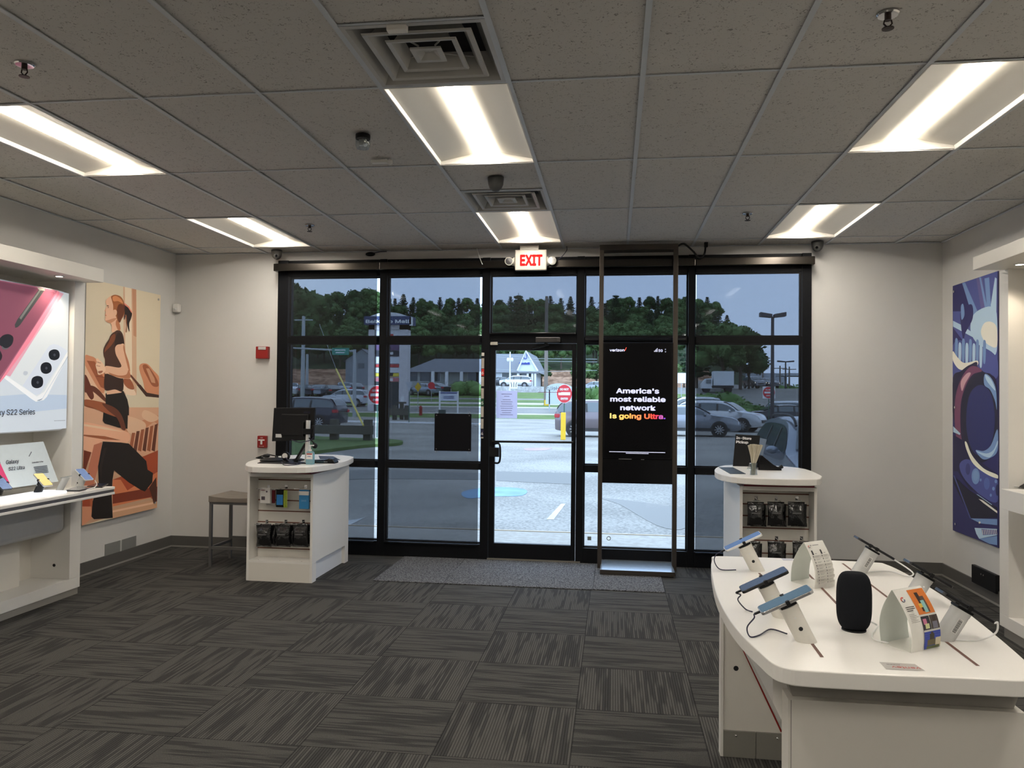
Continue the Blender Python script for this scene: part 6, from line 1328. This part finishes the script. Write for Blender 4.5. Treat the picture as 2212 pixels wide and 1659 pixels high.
sh = [((196, 205, 215), [(-300, 560), (-60, 590), (0, 603), (60, 614), (130, 628), (148, 634), (156, 645), (154, 760), (152, 840), (149, 915), (144, 925), (100, 930), (0, 938), (-60, 944), (-300, 970)], False),
      ((176, 192, 212), f((-1600, 1500), (300, 1390), (835, 1400), (825, 1560), (400, 1600), (-1600, 1750)), False),
      ((206, 212, 216), f((700, 180), (830, 190), (850, 230), (835, 900), (740, 1080), (520, 1440), (440, 1470), (380, 1430), (60, 1190), (60, 1100), (250, 800), (500, 400)), False),
      ((228, 232, 236), f((430, 1480), (520, 1460), (560, 1420), (835, 930), (835, 880), (530, 1360), (440, 1420), (60, 1160), (40, 1190), (380, 1450)), False),
      ((150, 160, 172), f((440, 1470), (470, 1470), (500, 1455), (835, 950), (835, 940), (505, 1440), (450, 1460)), False),
      ((200, 208, 220), f((270, 1290), (560, 850), (590, 810), (640, 792), (690, 800), (800, 870), (800, 890), (480, 1385), (420, 1400)), False),
      ((214, 160, 176), f((710, 170), (760, 190), (430, 690), (120, 1180), (60, 1160), (400, 640)), False),
      ((20, 20, 24), f((580, 920), (595, 875), (645, 855), (695, 870), (713, 920), (698, 965), (650, 985), (600, 970)), True), ((20, 20, 24), f((483, 1080), (498, 1030), (548, 1008), (598, 1025), (617, 1075), (602, 1125), (550, 1148), (500, 1130)), True), ((20, 20, 24), f((372, 1250), (388, 1195), (445, 1172), (500, 1190), (515, 1240), (500, 1295), (442, 1320), (388, 1300)), True),
      ((70, 72, 80), f((635, 920), (650, 905), (665, 920), (650, 940)), True), ((70, 72, 80), f((538, 1080), (552, 1062), (568, 1080), (552, 1098)), True), ((70, 72, 80), f((434, 1250), (449, 1232), (464, 1250), (449, 1268)), True),
      ((182, 190, 200), f((276, 1140), (290, 1115), (325, 1120), (330, 1145), (308, 1165), (285, 1160)), True),
      ((160, 95, 115), f((-400, -30), (0, 30), (300, 80), (500, 115), (680, 150), (712, 170), (705, 200), (390, 720), (60, 1180), (0, 1250), (-400, 1900), (-1600, 2200), (-1600, -200)), False),
      ((128, 72, 90), f((-400, 0), (0, 45), (480, 130), (640, 170), (655, 185), (400, 590), (90, 1060), (0, 1180), (-400, 1800), (-1600, 2200), (-1600, -150)), False),
      ((225, 130, 150), f((680, 150), (712, 170), (705, 200), (390, 720), (60, 1180), (0, 1250), (0, 1225), (60, 1130), (370, 650), (670, 190)), False),
      ((60, 62, 62), f((175, 560), (205, 500), (470, 130), (500, 125), (530, 135), (520, 165), (240, 560), (210, 590), (180, 598)), False), ((110, 112, 108), f((230, 480), (470, 140), (490, 145), (250, 500)), False), ((160, 160, 150), f((440, 115), (530, 130), (535, 155), (470, 150)), False),
      ((34, 32, 36), f((0, 720), (40, 685), (100, 673), (150, 700), (157, 750), (130, 810), (70, 840), (10, 815), (-20, 770)), True), ((40, 30, 36), f((-120, 900), (-30, 850), (15, 900), (22, 950), (-10, 1000), (-100, 1010)), True), ((90, 92, 96), f((20, 815), (60, 842), (110, 830), (70, 855), (30, 850)), True)]
art('phone_poster_print', lb, pl, (1, 0, 0), sh, BACKLIT, .80)
TD = mat('print_navy', (.03, .035, .06), .5); p = PX(76, 895, -4.197); 
text('poster_lettering', 'Galaxy S22 Series', .075, TD, lb, (-4.197, p.y, p.z), X=(0, 1, 0), align='RIGHT', bold=.0006)
g = G(); a, b = PX(117, 909, -4.197), PX(141, 909, -4.197); g.box(-4.1975, -4.197, a.y, b.y, a.z - .001, a.z + .001); g.build('poster_fine_print', TD, lb)
# downlights under cornices
def puck(x, y, z, lab, e):
    t = thing('puck_light', lab, 'downlight', (x, y, z)); G().lathe([(.036, 0), (.036, -.004), (.024, -.006), (.024, 0)], (0, 0, 0), 24).build('rim', CHROME, t, world=False, smooth=True); G().cyl((0, 0, -.001), (0, 0, -.003), .024, n=20).build('lens', SPOTM, t, world=False)
    L = bpy.data.lights.new('puck_beam', 'SPOT'); L.energy = e; L.color = (1, .84, .62); L.spot_size = 2.1; L.spot_blend = .8; L.shadow_soft_size = .03
    lo = bpy.data.objects.new('puck_beam', L); COL.objects.link(lo); lo.parent = t; lo.location = (0, 0, -.02)
p = PZ(128, 596, 2.452); puck(p.x, p.y, 2.452, 'small downlight glowing under the left cornice', 15)
puck(p.x, 3.6, 2.452, 'downlight under the left cornice, outside the left edge of view', 15)
# boards and phones on the left counter
CZ = .85; CT_ = lambda px, py, dz=0: V((PZ(px, py, CZ).x, PZ(px, py, CZ).y, CZ + dz))
def slantboard(name, corners, x, lab, mcol, tilt=.09):
    P = [PX(a, b, x) for a, b in corners]; zb = min(q.z for q in P); 
    for q in P: q.x = x - (q.z - zb) * tilt
    dz = CZ - zb
    for q in P: q.z = q.z + dz * 0
    t = thing(name, lab, 'display card', tuple(sum(P, V((0, 0, 0))) / 4)); t.location = (x, P[0].y, CZ)
    d = V((-.004, 0, 0)); G().add(P + [q + d for q in P], [(0, 1, 2, 3), (7, 6, 5, 4), (0, 4, 5, 1), (1, 5, 6, 2), (2, 6, 7, 3), (3, 7, 4, 0)]).build('board', mcol, t); return t, P
WB = mat('pale_blue_card', (.16, .22, .32), .15); BLUEW = mat('icy_board', (.72, .80, .84), .4)
t, P = slantboard('feature_board', [(-60, 968), (101, 954), (126, 1040), (-30, 1062)], -4.20, 'pale blue-white leaning board with Galaxy lettering on the left counter', BLUEW)
xo = lambda z: -4.197 - (z - min(q.z for q in P)) * .09
p = PX(16, 1003, -4.2); text('board_lettering', 'Galaxy', .053, TD, t, (xo(p.z), p.y, p.z), X=(0, 1, 0), bold=.0003); p = PX(21, 1017, -4.2); text('board_lettering', 'S22 Ultra', .048, TD, t, (xo(p.z), p.y, p.z), X=(0, 1, 0), bold=.0003)
p = PX(72, 1001, -4.2); text('board_lettering', 'Embedded S Pen', .020, TD, t, (xo(p.z), p.y, p.z), X=(0, 1, 0))
g = G()
for k in range(5): p, q = PX(75 + k * 1.1, 1010.5 + k * 3.3, -4.2), PX(104 + k * .5, 1008 + k * 3.3, -4.2); g.box(xo(p.z), xo(p.z) + .0006, p.y, q.y, p.z, p.z + .006)
a, b = PX(67, 986, -4.2), PX(72.5, 976, -4.2); g.obox(((xo(a.z)), (a.y + b.y) / 2, (a.z + b.z) / 2), (b - a).length, .006, .001, (0, b.y - a.y, b.z - a.z), (0, -(b.z - a.z), b.y - a.y)); g.build('small_print', mat('print_slate', (.12, .14, .18), .5), t)
sh = [((235, 75, 130), [(-30, 985), (0, 985), (6, 1005), (21, 1044), (0, 1046), (-30, 1050)], False), ((60, 62, 66), [(-30, 1020), (-5, 1018), (8, 1032), (17, 1044), (-30, 1050)], False), ((150, 150, 156), [(-30, 975), (-2, 975), (5, 1000), (0, 1010), (-30, 1005)], False)]
art('board_picture', t, lambda a, b: (lambda q: V((xo(q.z), q.y, q.z)))(PX(a, b, -4.2)), (1, 0, 0), sh)
def pad(px0, py0, px1, py1, x0, x1, lab, m):
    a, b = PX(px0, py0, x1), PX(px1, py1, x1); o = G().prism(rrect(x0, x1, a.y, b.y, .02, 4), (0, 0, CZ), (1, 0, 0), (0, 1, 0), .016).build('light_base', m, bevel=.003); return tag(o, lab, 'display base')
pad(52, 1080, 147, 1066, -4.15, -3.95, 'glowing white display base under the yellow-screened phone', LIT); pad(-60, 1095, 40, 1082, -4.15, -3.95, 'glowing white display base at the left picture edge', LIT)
DX = (.9, -.1, 0)
b0 = CT_(84, 1066); 
def lphone(px, py, lab, plab, tube, body, scr, dirx, hg=.10, dz=.0, ln=.15):
    s, c, A, Lx, W = stand(px, py, 1, 32, hg, lab, tube, r=.028, z=CZ + dz, dirx=dirx); phone(c, A, Lx, W, plab, body, scr, ln, .073); return c, A, Lx, W
gy = mat('screen_yellow', (.6, .5, .2), .1, emit=.5, ecol=(.9, .72, .32, 1), vary=.1); gl = mat('screen_sky', (.12, .18, .34), .1, emit=.28, ecol=(.30, .42, .72, 1), vary=.3, scale=50)
lphone(82, 1063, 'dark slanted phone stand on the glowing base, left counter', 'phone with a yellow lit screen on the left counter', BLKG, PSI, gy, (1, -.35, 0), .085, .016)
lphone(171, 1051, 'white slanted phone stand at the far end of the left counter', 'white phone with a blue text screen at the left counter end', PWH, PWH, gl, (1, -.35, 0), .09)
lphone(-6, 1070, 'dark phone stand cut by the left edge of the view', 'dark phone with a blue-grey screen at the left edge of the view', BLKG, PBL, gl, (1, -.35, 0), .08, .016)
def flatdev(pts, z0, h, lab, m, scr=None, name='tablet'):
    Q = [PZ(a, b, z0) for a, b in pts]; t = thing(name, lab, 'tablet' if name == 'tablet' else 'device', (sum(q.x for q in Q) / 4, sum(q.y for q in Q) / 4, z0)); G().prism([(q.x, q.y) for q in Q], (0, 0, z0), (1, 0, 0), (0, 1, 0), h).build('body', m, t, bevel=.002)
    if scr: c = sum(Q, V((0, 0, 0))) / 4; G().prism([((q.x - c.x) * .9 + c.x, (q.y - c.y) * .9 + c.y) for q in Q], (0, 0, z0 + h), (1, 0, 0), (0, 1, 0), .0008).build('screen', scr, t)
    return t
flatdev([(140, 1062), (172, 1062), (203, 1055), (165, 1053)], CZ, .010, 'slim silver tablet lying flat in the middle of the left counter', PBL, PSI)
flatdev([(187, 1053), (221, 1054), (234, 1047), (208, 1046)], CZ, .010, 'dark tablet lying flat at the far end of the left counter', PBL, ga)
k = CT_(128, 1060); t = thing('clear_phone_stand', 'clear empty slanted phone stand right of the yellow-screened phone', 'display stand', tuple(k)); G().ring([[(k.x + math.cos(a * .3927) * .022 + s * .03, k.y + math.sin(a * .3927) * .03 + s * .03, k.z + s * .095) for a in range(16)] for s in (0, 1)]).build('tube', FROST, t, smooth=True)
G().obox((k.x + .03, k.y + .03, k.z + .1), .06, .05, .006, (.9, .1, .2), (0, 1, 0)).build('top_plate', ACRYL, t, bevel=.003)
cable('tablet_cable', [tuple(CT_(205, 1046, .03)), tuple(CT_(209, 1050, .015)), tuple(CT_(204, 1056, .012)), tuple(CT_(190, 1058, .004)), tuple(CT_(180, 1063, .004)), tuple(CT_(160, 1065, .004))], .003, CABW, 'white cable draped over the tablets on the left counter')
# ---------------- right display wall ----------------
t = thing('display_unit', 'white wall display unit with a thick shelf, cut by the right edge of view', 'display unit', (2.8, 4.2, 0))
G().box(2.6, 2.971, 5.50, 5.62, .152, 2.467).build('end_post', WHITE, t, bevel=.002); G().box(2.93, 2.971, 2.6, 5.50, .15, 2.467).build('back_panel', WHITE2, t)
G().box(2.40, 2.971, 2.6, 5.545, 2.467, 2.555).build('cornice', WHITE2, t, bevel=.002); G().box(2.6, 2.971, 2.6, 5.62, .07, .152).build('base_shelf', WHITE, t, bevel=.002); G().box(2.62, 2.95, 2.6, 5.60, 0, .07).build('plinth', GREYL, t)
G().box(2.5, 2.93, 2.6, 5.38, .885, 1.015).build('shelf', WHITE, t, bevel=.003)
p = PZ(2203, 570, 2.467); puck(p.x, p.y, 2.467, 'small bright downlight under the right cornice', 9)
k = PZ(2212, 1052, 1.015); t = thing('shelf_device', 'black device peeking in at the right picture edge on the thick shelf', 'device', (k.x, k.y, 1.015)); G().prism([(-.05, 0), (.08, 0), (.08, .07), (.06, .07)], (k.x - .0, k.y, 1.015), (1, 0, 0), (0, 0, 1), .1).build('body', BLK, t, bevel=.004)
cable('shelf_cable', [(k.x - .04, k.y, 1.045), (k.x - .075, k.y, 1.035), (k.x - .07, k.y - .02, 1.02), (k.x - .02, k.y - .03, 1.02)], .0028, CABW, 'white cable under the black device on the right shelf')
# ---------------- posters ----------------
def poster(name, lab, x, corners, side):
    P = [PX(a, b, x) for a, b in corners]; ys = [q.y for q in P]; zs = [q.z for q in P]
    t = thing(name, lab, 'poster', (x, sum(ys) / 4, min(zs))); y0, y1, z0, z1 = min(ys), max(ys), min(zs), max(zs)
    G().box(x - .006 if side > 0 else x, x if side > 0 else x + .006, y0, y1, z0, z1).build('panel', mat(f'{name}_edge', (.55, .52, .48) if side > 0 else (.04, .04, .12), .4), t)
    return t, y0, y1, z0, z1
def clampz(fn, y0, y1, z0, z1):
    def g_(a, b): q = fn(a, b); q.y = max(y0, min(y1, q.y)); q.z = max(z0, min(z1, q.z)); return q
    return g_
XP = -4.515
t, y0, y1, z0, z1 = poster('runner_poster', 'tall sepia poster of a person running on a treadmill, left wall', XP, [(187, 608), (347, 637.5), (338.5, 1097), (176.5, 1134.5)], 1)
pp = clampz(lambda a, b: PX(a, b, XP), y0, y1, z0, z1); u = zoomf(160, 600, 5.925); v = zoomf(0, 880, 3.456)
SK, SK2, HR, TS, PT, OR, OR2, OR3 = (214, 170, 140), (176, 112, 78), (150, 88, 48), (70, 44, 34), (26, 20, 18), (196, 132, 98), (150, 84, 54), (96, 50, 34)
ap = pp
full = [(ap(170, 600), 0), ]
BG = (203, 190, 166)
def quad(a, b, c, d): return [a, b, c, d]
sh = [(BG, [(150, 560), (400, 560), (400, 1200), (150, 1200)], False),
      ((196, 160, 130), u((630, 60), (798, 90), (800, 1500), (640, 1500)), False), ((182, 132, 102), u((745, 90), (795, 100), (798, 760), (760, 740)), False), ((214, 196, 172), u((650, 60), (735, 80), (745, 1500), (660, 1500)), False),
      ((190, 150, 120), v((600, 60), (1190, 60), (1190, 700), (600, 900)), False),
      ((206, 160, 130), v((600, 0), (1200, 0), (1190, 380), (1060, 360), (600, 420)), False),
      # right-hand treadmills
      (OR, u((835, 1130), (870, 1097), (940, 1105), (1010, 1180), (1095, 1290), (1095, 1500), (930, 1480), (880, 1320), (840, 1200)), True), (OR2, u((880, 1120), (930, 1115), (1000, 1200), (1070, 1320), (1075, 1390), (1000, 1380), (930, 1260), (890, 1180)), True), ((190, 140, 110), u((920, 1160), (960, 1160), (1030, 1290), (1040, 1350), (990, 1340)), False),
      ((222, 196, 170), u((640, 1340), (700, 1350), (770, 1440), (790, 1500), (700, 1500), (640, 1450)), True), (OR2, u((640, 1290), (720, 1300), (770, 1420), (700, 1420), (640, 1360)), True),
      (OR3, u((700, 1240), (730, 1240), (950, 1490), (1095, 1500), (1095, 1530), (940, 1520), (900, 1490)), False), ((60, 36, 28), u((800, 1370), (850, 1370), (930, 1470), (1090, 1500), (1090, 1535), (920, 1520)), False),
      (OR, v((870, 190), (1080, 90), (1180, 60), (1190, 140), (1150, 110), (1080, 160), (1000, 190)), True), ((214, 176, 146), v((940, 70), (1060, 100), (1090, 140), (1060, 180), (960, 190)), True), ((214, 176, 146), v((1080, 20), (1170, 60), (1180, 90), (1120, 110), (1060, 70)), True)]
for k_ in range(6): sh.append((OR3 if k_ % 2 else OR2, v((985 + k_ * 34, 190 - k_ * 12), (1008 + k_ * 34, 190 - k_ * 14), (985 + k_ * 34, 330), (960 + k_ * 34, 320)), False))
sh += [((160, 70, 40), v((1060, 370), (1180, 320), (1180, 700), (1060, 640), (840, 700), (840, 540), (1000, 480)), False), ((204, 120, 80), v((840, 540), (900, 540), (950, 620), (1180, 480), (1180, 660), (840, 740)), False), ((120, 50, 30), v((840, 650), (1180, 590), (1180, 660), (840, 720)), False), ((196, 150, 116), v((840, 760), (1150, 690), (1190, 700), (1190, 760), (840, 830)), False), ((220, 180, 150), v((840, 770), (1150, 705), (1150, 720), (840, 785)), False)]
# front-left treadmill
sh += [((214, 176, 146), u((140, 1090), (160, 1100), (400, 1480), (400, 1659), (130, 1659)), False), (OR, u((140, 995), (200, 1000), (280, 1040), (390, 1200), (390, 1440), (330, 1450), (140, 1120)), True), (OR2, u((160, 1060), (260, 1070), (385, 1290), (385, 1420), (340, 1400)), False), ((120, 60, 40), u((280, 1255), (385, 1270), (385, 1280), (280, 1262)), False),
       (OR3, u((130, 1390), (220, 1380), (300, 1420), (400, 1540), (400, 1590), (270, 1480), (200, 1440), (140, 1470)), True), ((96, 44, 28), u((130, 1250), (170, 1280), (250, 1500), (220, 1560), (170, 1500), (130, 1400)), True),
       ((120, 66, 44), v((620, -30), (900, 40), (925, 120), (950, 180), (900, 150), (860, 60), (620, 10)), True) if False else (OR2, u((130, 1560), (300, 1580), (430, 1620), (520, 1700), (560, 1800), (440, 1760), (300, 1690), (130, 1640)), True),
       ((222, 168, 136), v((600, 120), (780, 140), (940, 180), (970, 215), (960, 250), (920, 270), (800, 250), (740, 265), (700, 330), (680, 335), (600, 290)), True), (OR2, v((600, 205), (780, 215), (900, 245), (780, 240), (600, 215)), False), ((230, 190, 160), v((600, 125), (780, 148), (930, 185), (780, 165), (600, 140)), False),
       ((180, 110, 84), v((700, 280), (760, 260), (740, 420), (690, 600), (640, 740), (600, 740), (600, 640)), False), ((110, 50, 30), v((625, 320), (680, 335), (640, 460), (600, 500)), False), ((170, 90, 56), v((610, 690), (690, 620), (690, 800), (610, 870)), False), ((204, 140, 108), v((600, 740), (680, 740), (685, 830), (600, 890)), False), ((150, 66, 40), v((620, 690), (670, 690), (670, 740), (610, 740)), False)]
# trousers and legs
sh += [(PT, u((400, 1480), (630, 1450), (680, 1560), (700, 1659), (700, 1760), (400, 1780)), False), (PT, v((775, -20), (955, -20), (950, 160), (880, 150), (780, 120), (765, 100)), False),
       (PT, v((765, 255), (900, 262), (960, 270), (1010, 320), (1090, 400), (1100, 465), (1140, 490), (1135, 560), (1080, 628), (1040, 610), (960, 560), (850, 470), (838, 540), (832, 660), (840, 825), (700, 835), (680, 815), (690, 700), (735, 560), (730, 440), (750, 330)), False), ((40, 30, 26), v((775, 300), (795, 300), (760, 440), (755, 560), (742, 440)), False),
       ((70, 32, 20), v((1110, 600), (1165, 520), (1170, 700), (1145, 720), (1130, 650)), False)]
# upper body
sh += [(SK, u((415, 1440), (560, 1430), (612, 1450), (600, 1470), (500, 1485), (415, 1495)), False),
       (TS, u((545, 668), (590, 680), (625, 740), (640, 850), (620, 860), (615, 960), (600, 1100), (625, 1250), (620, 1450), (520, 1430), (390, 1435), (385, 1250), (392, 1060), (375, 1000), (372, 920), (400, 850), (440, 790), (465, 735), (500, 700)), True), ((120, 66, 40), u((470, 750), (520, 720), (520, 790), (470, 870), (400, 940), (385, 960), (395, 900), (440, 830)), True), ((48, 30, 24), u((560, 700), (610, 740), (630, 840), (560, 860), (520, 900), (520, 800)), True), ((48, 30, 24), u((400, 1240), (600, 1280), (620, 1440), (500, 1420), (400, 1430)), True),
       (SK, u((465, 560), (560, 520), (580, 600), (590, 670), (545, 672), (500, 700), (478, 690), (478, 620)), True), (SK2, u((540, 540), (580, 590), (588, 665), (560, 670), (530, 600)), True),
       (SK, u((400, 300), (440, 250), (500, 225), (560, 260), (590, 340), (570, 480), (520, 540), (460, 580), (435, 570), (400, 552), (392, 530), (398, 500), (392, 470), (400, 440), (385, 425), (398, 395), (415, 360)), True), ((188, 132, 100), u((400, 552), (440, 540), (500, 520), (540, 520), (500, 560), (450, 580)), True), ((110, 70, 50), u((415, 350), (440, 355), (438, 368), (418, 366)), False), ((80, 50, 40), u((424, 378), (440, 374), (438, 384), (426, 386)), False), ((190, 110, 90), u((392, 474), (412, 478), (412, 486), (394, 486)), False),
       (HR, u((470, 240), (520, 218), (590, 240), (630, 300), (645, 380), (640, 460), (600, 540), (580, 575), (555, 560), (530, 490), (500, 430), (495, 350), (480, 290)), True), ((96, 50, 28), u((570, 340), (625, 350), (640, 430), (600, 530), (585, 570), (560, 550), (545, 480), (545, 400)), True), ((200, 130, 84), u((490, 245), (540, 235), (600, 280), (620, 330), (560, 300), (500, 300)), True),
       (SK, u((500, 415), (525, 408), (543, 430), (540, 465), (520, 490), (495, 492), (492, 470), (505, 450)), True), ((90, 30, 24), u((630, 340), (670, 350), (680, 400), (640, 420)), True), ((34, 22, 20), u((650, 360), (700, 380), (735, 450), (725, 520), (700, 590), (705, 690), (680, 620), (668, 560), (660, 480), (635, 540), (640, 450)), True), ((214, 130, 110), u((640, 320), (700, 370), (738, 440), (730, 450), (690, 385), (640, 345)), False), ((150, 96, 70), u((650, 480), (668, 500), (670, 680), (655, 690), (662, 600)), True),
       (SK, u((520, 900), (545, 860), (590, 850), (632, 850), (655, 960), (690, 1080), (712, 1190), (710, 1285), (640, 1290), (560, 1280), (430, 1230), (390, 1225), (388, 1140), (440, 1130), (560, 1150), (600, 1130), (570, 1060), (530, 980)), True), (SK2, u((600, 1280), (710, 1285), (708, 1210), (690, 1180), (660, 1240), (560, 1250), (440, 1215), (480, 1250)), True), (SK2, u((635, 860), (655, 960), (695, 1080), (712, 1190), (690, 1170), (650, 1020), (625, 900)), True),
       ((226, 186, 156), u((390, 1140), (380, 1120), (350, 1080), (320, 1055), (290, 1030), (275, 1050), (285, 1080), (270, 1110), (275, 1150), (290, 1190), (300, 1235), (330, 1240), (380, 1215), (400, 1180)), True), ((160, 100, 76), u((300, 1200), (360, 1190), (350, 1215), (320, 1225)), True), ((150, 96, 70), u((290, 1075), (340, 1090), (338, 1096), (292, 1084)), False), ((170, 110, 84), u((280, 1120), (330, 1130), (328, 1136), (282, 1128)), False),
       (OR2, u((130, 1580), (150, 1580), (430, 1640), (560, 1780), (440, 1750), (300, 1690), (130, 1625)), True),
       (OR3, v((760, -30), (850, 0), (905, 60), (935, 160), (905, 160), (870, 80), (800, 20)), True)]
art('print', t, pp, (1, 0, 0), sh, None, 1.35)
for (px, py) in ((341.5, 647), (334, 1086)): q = PX(px, py, XP); G().cyl((XP - .03, q.y, q.z), (XP + .008, q.y, q.z), .011, n=16).build('standoff_bolt', CHROME, t)
XP2 = 2.945
t, y0, y1, z0, z1 = poster('music_poster', 'tall blue and purple poster with a large headphone and stage lights, right wall', XP2, [(2151, 587), (2058, 618), (2060, 1146), (2157, 1180)], -1)
G_ = z0
pp = clampz(lambda a, b: PX(a, b, XP2), y0, y1, z0, z1); u = zoomf(2000, 480, 3.948); v = zoomf(2000, 880, 3.19)
NV, BL1, BL2, PB, IV, WN = (38, 38, 92), (70, 78, 140), (110, 140, 185), (170, 195, 215), (222, 218, 205), (110, 62, 92)
sh = [(NV, [(2040, 560), (2200, 560), (2200, 1210), (2040, 1210)], False), (BL1, u((310, 500), (610, 400), (610, 1300), (420, 1150), (232, 900), (232, 760), (390, 760)), False), ((92, 88, 140), u((430, 480), (480, 470), (520, 760), (470, 740)), False), (BL2, u((310, 520), (335, 515), (450, 780), (560, 960), (420, 880)), False), (BL2, u((455, 470), (470, 470), (540, 800), (520, 820)), False), (PB, u((590, 470), (605, 480), (600, 900), (530, 860)), False), (BL2, u((500, 480), (540, 470), (560, 800), (530, 820)), False),
      (PB, u((380, 900), (400, 800), (470, 740), (560, 720), (605, 780), (605, 1100), (540, 1130), (460, 1060), (400, 980)), True), (IV, u((470, 930), (500, 860), (560, 850), (605, 900), (605, 1060), (540, 1050), (490, 1000)), True), (PB, u((232, 840), (330, 890), (420, 960), (400, 980), (232, 890)), False), (NV, u((300, 760), (390, 700), (400, 820), (340, 940), (320, 1000), (300, 880)), True), (BL2, u((300, 720), (320, 700), (330, 790), (305, 830)), True), (BL1, u((232, 1050), (330, 1010), (480, 1060), (600, 1150), (605, 1330), (232, 1330)), True)]
for k_ in range(9): a = 250 + k_ * 30; b = 1010 + (k_ * 37) % 70; sh.append((PB if k_ % 2 else BL2, u((a, b), (a + 16, b - 20), (a + 24, b + 20), (a + 18, b + 170), (a, b + 160)), True))
sh += [(IV, u((232, 1100), (270, 1150), (330, 1200), (440, 1180), (430, 1230), (300, 1260), (232, 1180)), True), ((26, 26, 58), u((232, 1330), (300, 1270), (380, 1215), (440, 1230), (300, 1659), (232, 1659)), True),
       ((30, 26, 60), u((250, 1500), (290, 1320), (370, 1225), (430, 1225), (500, 1280), (560, 1300), (605, 1400), (605, 1900), (300, 1900), (245, 1700)), True), (WN, u((250, 1520), (300, 1340), (370, 1240), (430, 1230), (480, 1270), (400, 1300), (340, 1400), (300, 1550), (300, 1800), (330, 1960), (300, 1960), (255, 1800)), True), ((190, 150, 160), u((300, 1360), (350, 1290), (385, 1290), (340, 1370), (310, 1440)), True)]
sh += [((22, 24, 52), u((310, 1560), (340, 1420), (410, 1310), (490, 1280), (560, 1330), (600, 1440), (608, 1659), (600, 1850), (560, 1990), (480, 2050), (400, 2000), (330, 1850)), True), ((36, 42, 96), u((350, 1600), (380, 1460), (440, 1395), (500, 1395), (550, 1450), (580, 1560), (590, 1700), (570, 1850), (520, 1960), (450, 1990), (390, 1930), (350, 1780)), True), (BL2, u((505, 1295), (560, 1330), (600, 1430), (608, 1600), (590, 1520), (550, 1430), (500, 1385)), True), (PB, u((510, 1300), (560, 1345), (595, 1430), (575, 1420), (520, 1350)), True)]
sh += [(BL2, v((345, 295), (400, 300), (450, 260), (495, 150), (495, 300), (440, 350), (390, 355)), True), (PB, v((345, 300), (420, 318), (470, 290), (495, 230), (495, 260), (440, 345)), True), (PB, v((190, 130), (240, 180), (235, 190), (190, 170)), False), ((28, 28, 66), v((192, 190), (280, 240), (330, 340), (495, 460), (495, 660), (300, 560), (220, 440), (192, 440)), False), (BL1, v((240, 380), (300, 360), (400, 440), (495, 500), (495, 650), (400, 620), (290, 520), (240, 440)), True),
       ((226, 224, 205), v((270, 240), (285, 245), (320, 330), (400, 420), (495, 465), (495, 490), (420, 460), (330, 390), (285, 300)), True)]
for cx, cy, rx, ry, cc in ((345, 475, 28, 55, BL2), (425, 530, 32, 60, BL1), (345, 470, 18, 36, (120, 150, 190)), (422, 525, 20, 42, (80, 100, 160)), (292, 425, 16, 40, (50, 56, 110)), (495, 570, 12, 40, (30, 36, 80)), (468, 560, 9, 13, BL2), (485, 510, 9, 13, BL2), (450, 605, 7, 11, BL2), (380, 500, 6, 10, BL2)):
    sh.append((cc, v(*[(cx + rx * math.cos(k_ * PI / 5), cy + ry * math.sin(k_ * PI / 5)) for k_ in range(10)]), True))
sh += [((20, 20, 46), v((192, 470), (300, 570), (495, 690), (495, 760), (310, 762), (250, 640), (192, 520)), False), (BL1, v((192, 470), (200, 470), (312, 762), (306, 765)), False), (PB, v((350, 598), (360, 600), (460, 670), (455, 672)), False), (IV, v((365, 630), (395, 640), (495, 715), (495, 730), (400, 660)), False), (BL2, v((310, 765), (495, 770), (495, 812), (380, 800)), False), (IV, v((366, 790), (376, 786), (380, 796), (370, 802)), True), (PB, v((338, 830), (495, 838), (495, 880), (370, 905), (350, 870)), False), (BL1, v((385, 838), (495, 845), (495, 876), (395, 880)), False), (BL2, v((370, 905), (495, 885), (495, 950), (440, 940)), False)]
for k_ in range(9): sh.append((IV, v((390 + k_ * 12, 842), (394 + k_ * 12, 842), (400 + k_ * 12, 876), (396 + k_ * 12, 876)), False))
art('print', t, pp, (-1, 0, 0), sh, None, 1.3)
for (px, py) in ((2062, 630), (2065, 1132), (2064, 880)): q = PX(px, py, XP2); G().cyl((XP2 + .026, q.y, q.z), (XP2 - .008, q.y, q.z), .011, n=16).build('standoff_bolt', CHROME, t)
for o in bpy.data.objects:
    if o.parent is None and o.type == 'MESH' and 'kind' not in o and 'label' not in o: print('UNTAGGED', o.name)
